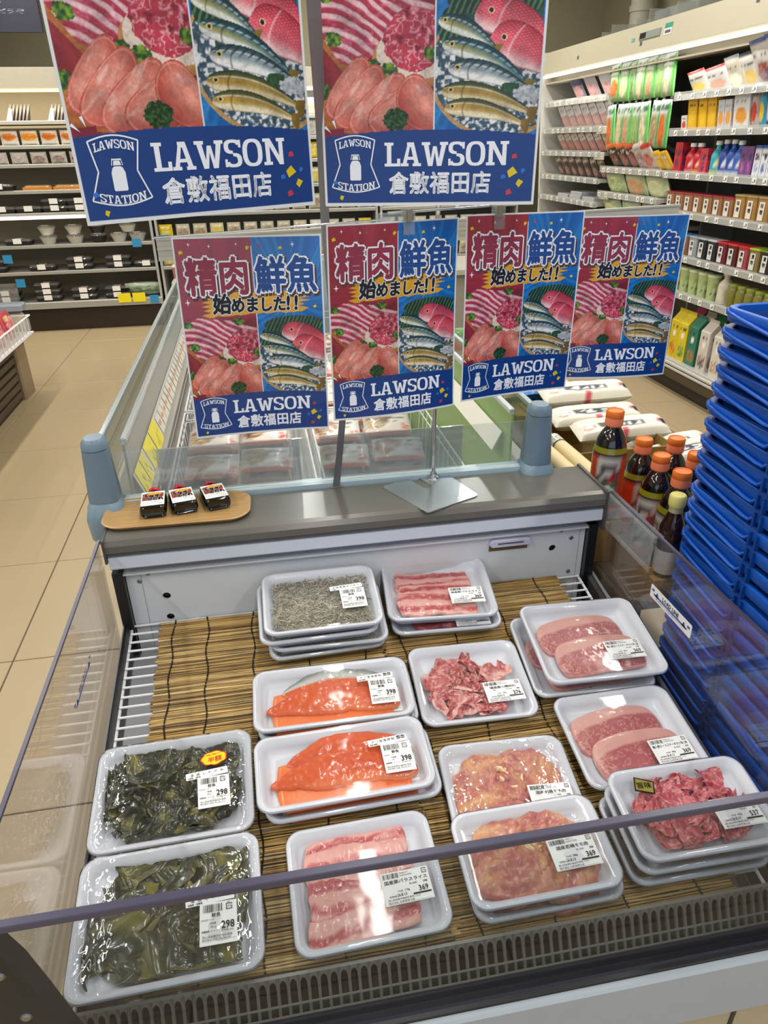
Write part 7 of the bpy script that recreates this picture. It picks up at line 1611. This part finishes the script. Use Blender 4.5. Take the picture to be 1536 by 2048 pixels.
swm = sw.build('wrapper', mat('dark_wrapper', '3a322c', 0.4), mesh_only=True); swp = MB().loft([[(-0.012, -0.055, 0), (0.028, -0.055, 0), (0.018, -0.035, 0.085), (-0.002, -0.035, 0.085)], [(-0.012, -0.050, 0), (0.028, -0.050, 0), (0.018, -0.030, 0.085), (-0.002, -0.030, 0.085)]], 0, True, True).build('front_card', mat('card_cream', 'e8e0d0', 0.5), mesh_only=True)
SWK = Kind('triangle_sandwich', 'sandwich', [('wrapper', swm, O0, O0)]); SWF = Kind('triangle_sandwich', 'sandwich', [('wrapper', swm, O0, O0), ('front_card', swp, O0, O0)])
for g_ in range(4):
    for i in range(6): (SWF if i == 0 else SWK).put(ORD[i]+' upright triangular sandwich in the '+ORD[g_]+' group from the left on the highest shelf', (-2.02+g_*0.30+i*0.026, BY+0.07, 1.581), D2R(0), 0, 'triangular sandwiches', D2R(14))
yel = [K_bag('yellow_snack_bag', 'snack bag', 0.11, 0.12, 0.035, pat(a, (), [(0.5, 0.45, 0.34, 0.3, c, a)], ((0.8, 'f2eee0', 0.05),), s)) for s, a, c in ((1, 'd8cf9a', 'e8c020'), (2, 'e8c828', 'f0e8b0'), (3, 'dcd8cc', 'a8a49a'), (4, 'c8c0a8', '8a6a4a'))]
zz = (0.491, 0.696, 0.901, 1.101, 1.286, 1.451, 1.601)
for zi, z in enumerate(zz):
    for i in range(13):
        put_b(yel[(0, 3, 3, 2, 1, 0, 2)[zi] if i % 3 else (zi+i) % 4], ORD[i]+' snack bag from the left on the '+ORD[zi]+' shelf up of the back centre fridge', -0.69+0.14*i, z, 0.06, 0.1, 'snack bags in the back centre fridge')
for zi, z in enumerate(zz):
    for i in range(8): put_b(yel[(3, 3, 0, 1, 2, 0, 3)[zi]], ORD[i]+' snack bag from the left on the '+ORD[zi]+' shelf up of the back right fridge', 1.20+0.14*i, z, 0.06, 0.1, 'snack bags in the back right fridge')

# ================================================================== PRODUCE STAND between freezer and back fridges
ps = thing('produce_stand', 'low produce stand beyond the island freezer, seen just above the small posters', 'stand', (0.55, 4.95, 0))
b = MB(); b.bev(-1.05, -0.30, 0.62, 1.05, 0.30, 0.655, 0.004); b.build('stand_top', mat('stand_grey', 'a9a79e', 0.45), ps)
b = MB(); b.box(-1.0, -0.26, 0.0, 1.0, 0.26, 0.62); b.build('stand_body', mat('stand_body', '8f8b80', 0.5), ps)
def crate(label, x, y, w_, d_, h_, col, z=0.656):
    t = thing('produce_crate', label, 'crate', (x, y, z)); m_ = mat('crate_'+col, col, 0.4)
    b = MB(); b.box(-w_/2, -d_/2, 0, w_/2, d_/2, 0.008); b.build('crate_bottom', m_, t)
    for q in ((-w_/2, -d_/2, 0.008, w_/2, -d_/2+0.01, h_), (-w_/2, d_/2-0.01, 0.008, w_/2, d_/2, h_)): b = MB(); b.bev(*q, 0.002); b.build('crate_side', m_, t)
    for s in (-1, 1): b = MB(); b.bev(s*w_/2-0.005, -d_/2+0.01, 0.008, s*w_/2+0.005, d_/2-0.01, h_, 0.002); b.build('crate_end', m_, t)
    return t
crate('green crate with burdock roots on the produce stand, left end', -0.02, 4.88, 0.62, 0.36, 0.10, '1f6a3c')
crate('blue crate with yellow bananas on the produce stand', 0.78, 4.88, 0.62, 0.36, 0.17, '1254a8')
ROOT = mat('burdock_root', 'a89c6c', 0.7, var=0.2, scale=30)
for i in range(9):
    b = MB(); b.tube([(-0.22+0.01*i, 0, 0), (0.0, 0.01*(i % 3), 0.006), (0.26-0.012*i, 0.006, 0.0)], [0.009, 0.011, 0.007], 8); o = b.build('burdock_root', ROOT, smooth=50); o.location = (0.0, 4.76+0.03*(i % 6), 0.77+0.020*(i//6)); o.rotation_euler = (0, 0, D2R(-6+3*(i % 4)))
    tag(o, ORD[i]+' long tan burdock root lying across the green crate', 'root vegetable', 'burdock roots')
def veg_ball(label, x, y, z, r, name='cabbage'):
    u = np.linspace(0, 1, 22)[:, None]; v = np.linspace(0.001, 0.999, 13)[None, :]; U = u+0*v; V = v+0*u; a = U*2*PI; R2 = r*(1+0.05*np.sin(a*5+V*6))
    P = np.stack([R2*np.cos(a)*np.sin(V*PI), R2*np.sin(a)*np.sin(V*PI), -r*0.9*np.cos(V*PI)+r*0.9], -1)
    t = thing(name, label, 'cabbage', (x, y, z)); gridmesh('outer_leaves', P, mixc(C3('8fae5a'), C3('d5e0a8'), np.clip((fbm(U*14, V*5, 3)-0.3)*2, 0, 1)), GOODS, t)
veg_ball('pale green cabbage left of the cardboard sheet on the produce stand', 0.43, 4.95, 0.66, 0.085); veg_ball('pale green cabbage right of the cardboard sheet', 0.585, 4.97, 0.66, 0.08)
b = MB(); b.bev(-0.075, -0.02, 0, 0.075, 0.02, 0.21, 0.002); o = b.build('cardboard_piece', mat('card_tan', 'a9854a', 0.7)); o.location = (0.505, 4.78, 0.656); tag(o, 'upright tan cardboard box between the two cabbages', 'box')
for i in range(4):
    b = MB(); pts = [(-0.07+0.14*k/7, 0.018*math.sin(PI*k/7)+0.0, 0.018*math.sin(PI*k/7)) for k in range(8)]; b.tube(pts, [0.006, 0.013, 0.016, 0.017, 0.017, 0.016, 0.012, 0.005], 9); o = b.build('banana', mat('banana_yellow', 'e0bc2c', 0.45, var=0.1), smooth=50)
    o.location = (0.86, 4.77+0.035*i, 0.80); tag(o, ORD[i]+' banana from the front in the blue crate', 'banana', 'bananas')
b = MB(); b.bev(-0.09, -0.06, 0, 0.17, 0.20, 0.132, 0.003); o = b.build('crate_filler', mat('card_tan', 'a9854a')); o.location = (0.82, 4.78, 0.665); tag(o, 'cardboard insert under the bananas in the blue crate', 'box')
b = MB(); b.bev(-0.23, -0.07, 0, 0.23, 0.18, 0.094, 0.003); o = b.build('crate_filler', mat('card_tan', 'a9854a')); o.location = (-0.0, 4.81, 0.665); tag(o, 'cardboard insert under the burdock roots in the green crate', 'box')
rp_ = K_cup('pickle_tub', 'tub', 0.16, 0.12, 0.07, 'b06a62', 'd8c0b8', 'e0dcd4', 1, '梅'); rp_.put('reddish plastic tub left of the green crate on the produce stand', (-0.42, 4.85, 0.656))

# ================================================================== LOW COOLER at the left edge
gx = -1.475
gc = thing('low_cooler', 'low cooler at the left edge with clear corner, white wire basket and brown ribbed side', 'cooler', (-1.8, 3.0, 0))
def gp(mb, name, m_, **k): o = mb.build(name, m_, gc, **k); o.location = (1.8, -3.0, 0); return o
b = MB(); b.box(-2.5, 2.2, 0.0, -1.492, 4.76, 0.42); gp(b, 'cooler_body', mat('cooler_brown', '3b2f25', 0.5))
for k in range(7): b = MB(); b.bev(-1.494, 2.2, 0.03+k*0.052, -1.478, 4.60, 0.03+k*0.052+0.034, 0.003); gp(b, 'side_slat', mat('cooler_slat', '4a3c30', 0.45))
b = MB(); b.bev(-1.55, 4.60, 0.0, -1.465, 4.81, 0.36, 0.01); gp(b, 'corner_panel', mat('corner_tan', '8a7860', 0.4))
b = MB(); b.bev(-2.5, 4.72, 0.36, -1.42, 4.80, 0.50, 0.01); gp(b, 'end_panel', mat('end_cream', 'c4bda6', 0.4))
b = MB(); b.bev(-2.5, 4.73, 0.51, -1.42, 4.79, 0.67, 0.006); gp(b, 'clear_end', PANE2)
b = MB(); b.bev(-2.5, 4.71, 0.52, -1.40, 4.81, 0.56, 0.01); gp(b, 'end_rail', mat('rail_bluegrey', '8f9aa2', 0.35))
wt2 = thing('wire_basket', 'white wire front basket hung on the low left cooler, filled with red packs', 'basket', (-1.41, 3.88, 0.40))
for z in (0.0, 0.10): MB().tube([(-0.10, -1.2, z), (0.05, -1.2, z), (0.05, 0.80, z), (-0.10, 0.80, z), (-0.10, -1.2, z)], 0.006, 5).build('frame_wire', WIRE, wt2)
b = MB(); b.box(0.045, -1.2, 0.018, 0.048, 0.79, 0.085); b.build('tag_rail', RAILC, wt2)
wv = MB().tube([(0.05, 0, 0), (0.05, 0, 0.10)], 0.003, 4).build('wire', WIRE, mesh_only=True)
for k in range(30): inst('wire', wv, wt2, (0, -1.15+k*0.065, 0))
b = MB(); b.box(-0.10, -1.2, -0.002, 0.05, 0.80, 0.004); b.build('basket_floor', WIRE, wt2)
rpk = K_bag('red_snack_pack', 'snack pack', 0.17, 0.15, 0.05, pat('b8283c', (), [(0.5, 0.5, 0.34, 0.3, 'e0505c', 'f0d0c8'), (0.3, 0.75, 0.2, 0.12, 'f0e0d8', 'e8a040')], ((0.3, 'f0e8e0', 0.04),), 3))
for i in range(6):
    rpk.put(ORD[i]+' red snack pack from the far end in the white wire basket', (-1.435, 4.53-0.19*i, 0.407), PI/2+D2R(8*(i % 2)), -0.2, 'red snack packs')
for i in range(5):
    rpk.put(ORD[i]+' red snack pack from the far end piled inside the low left cooler', (-1.60, 4.58-0.2*i, 0.422), PI/2+D2R(12*(i % 3)-10), -0.35, 'red packs inside the low cooler')
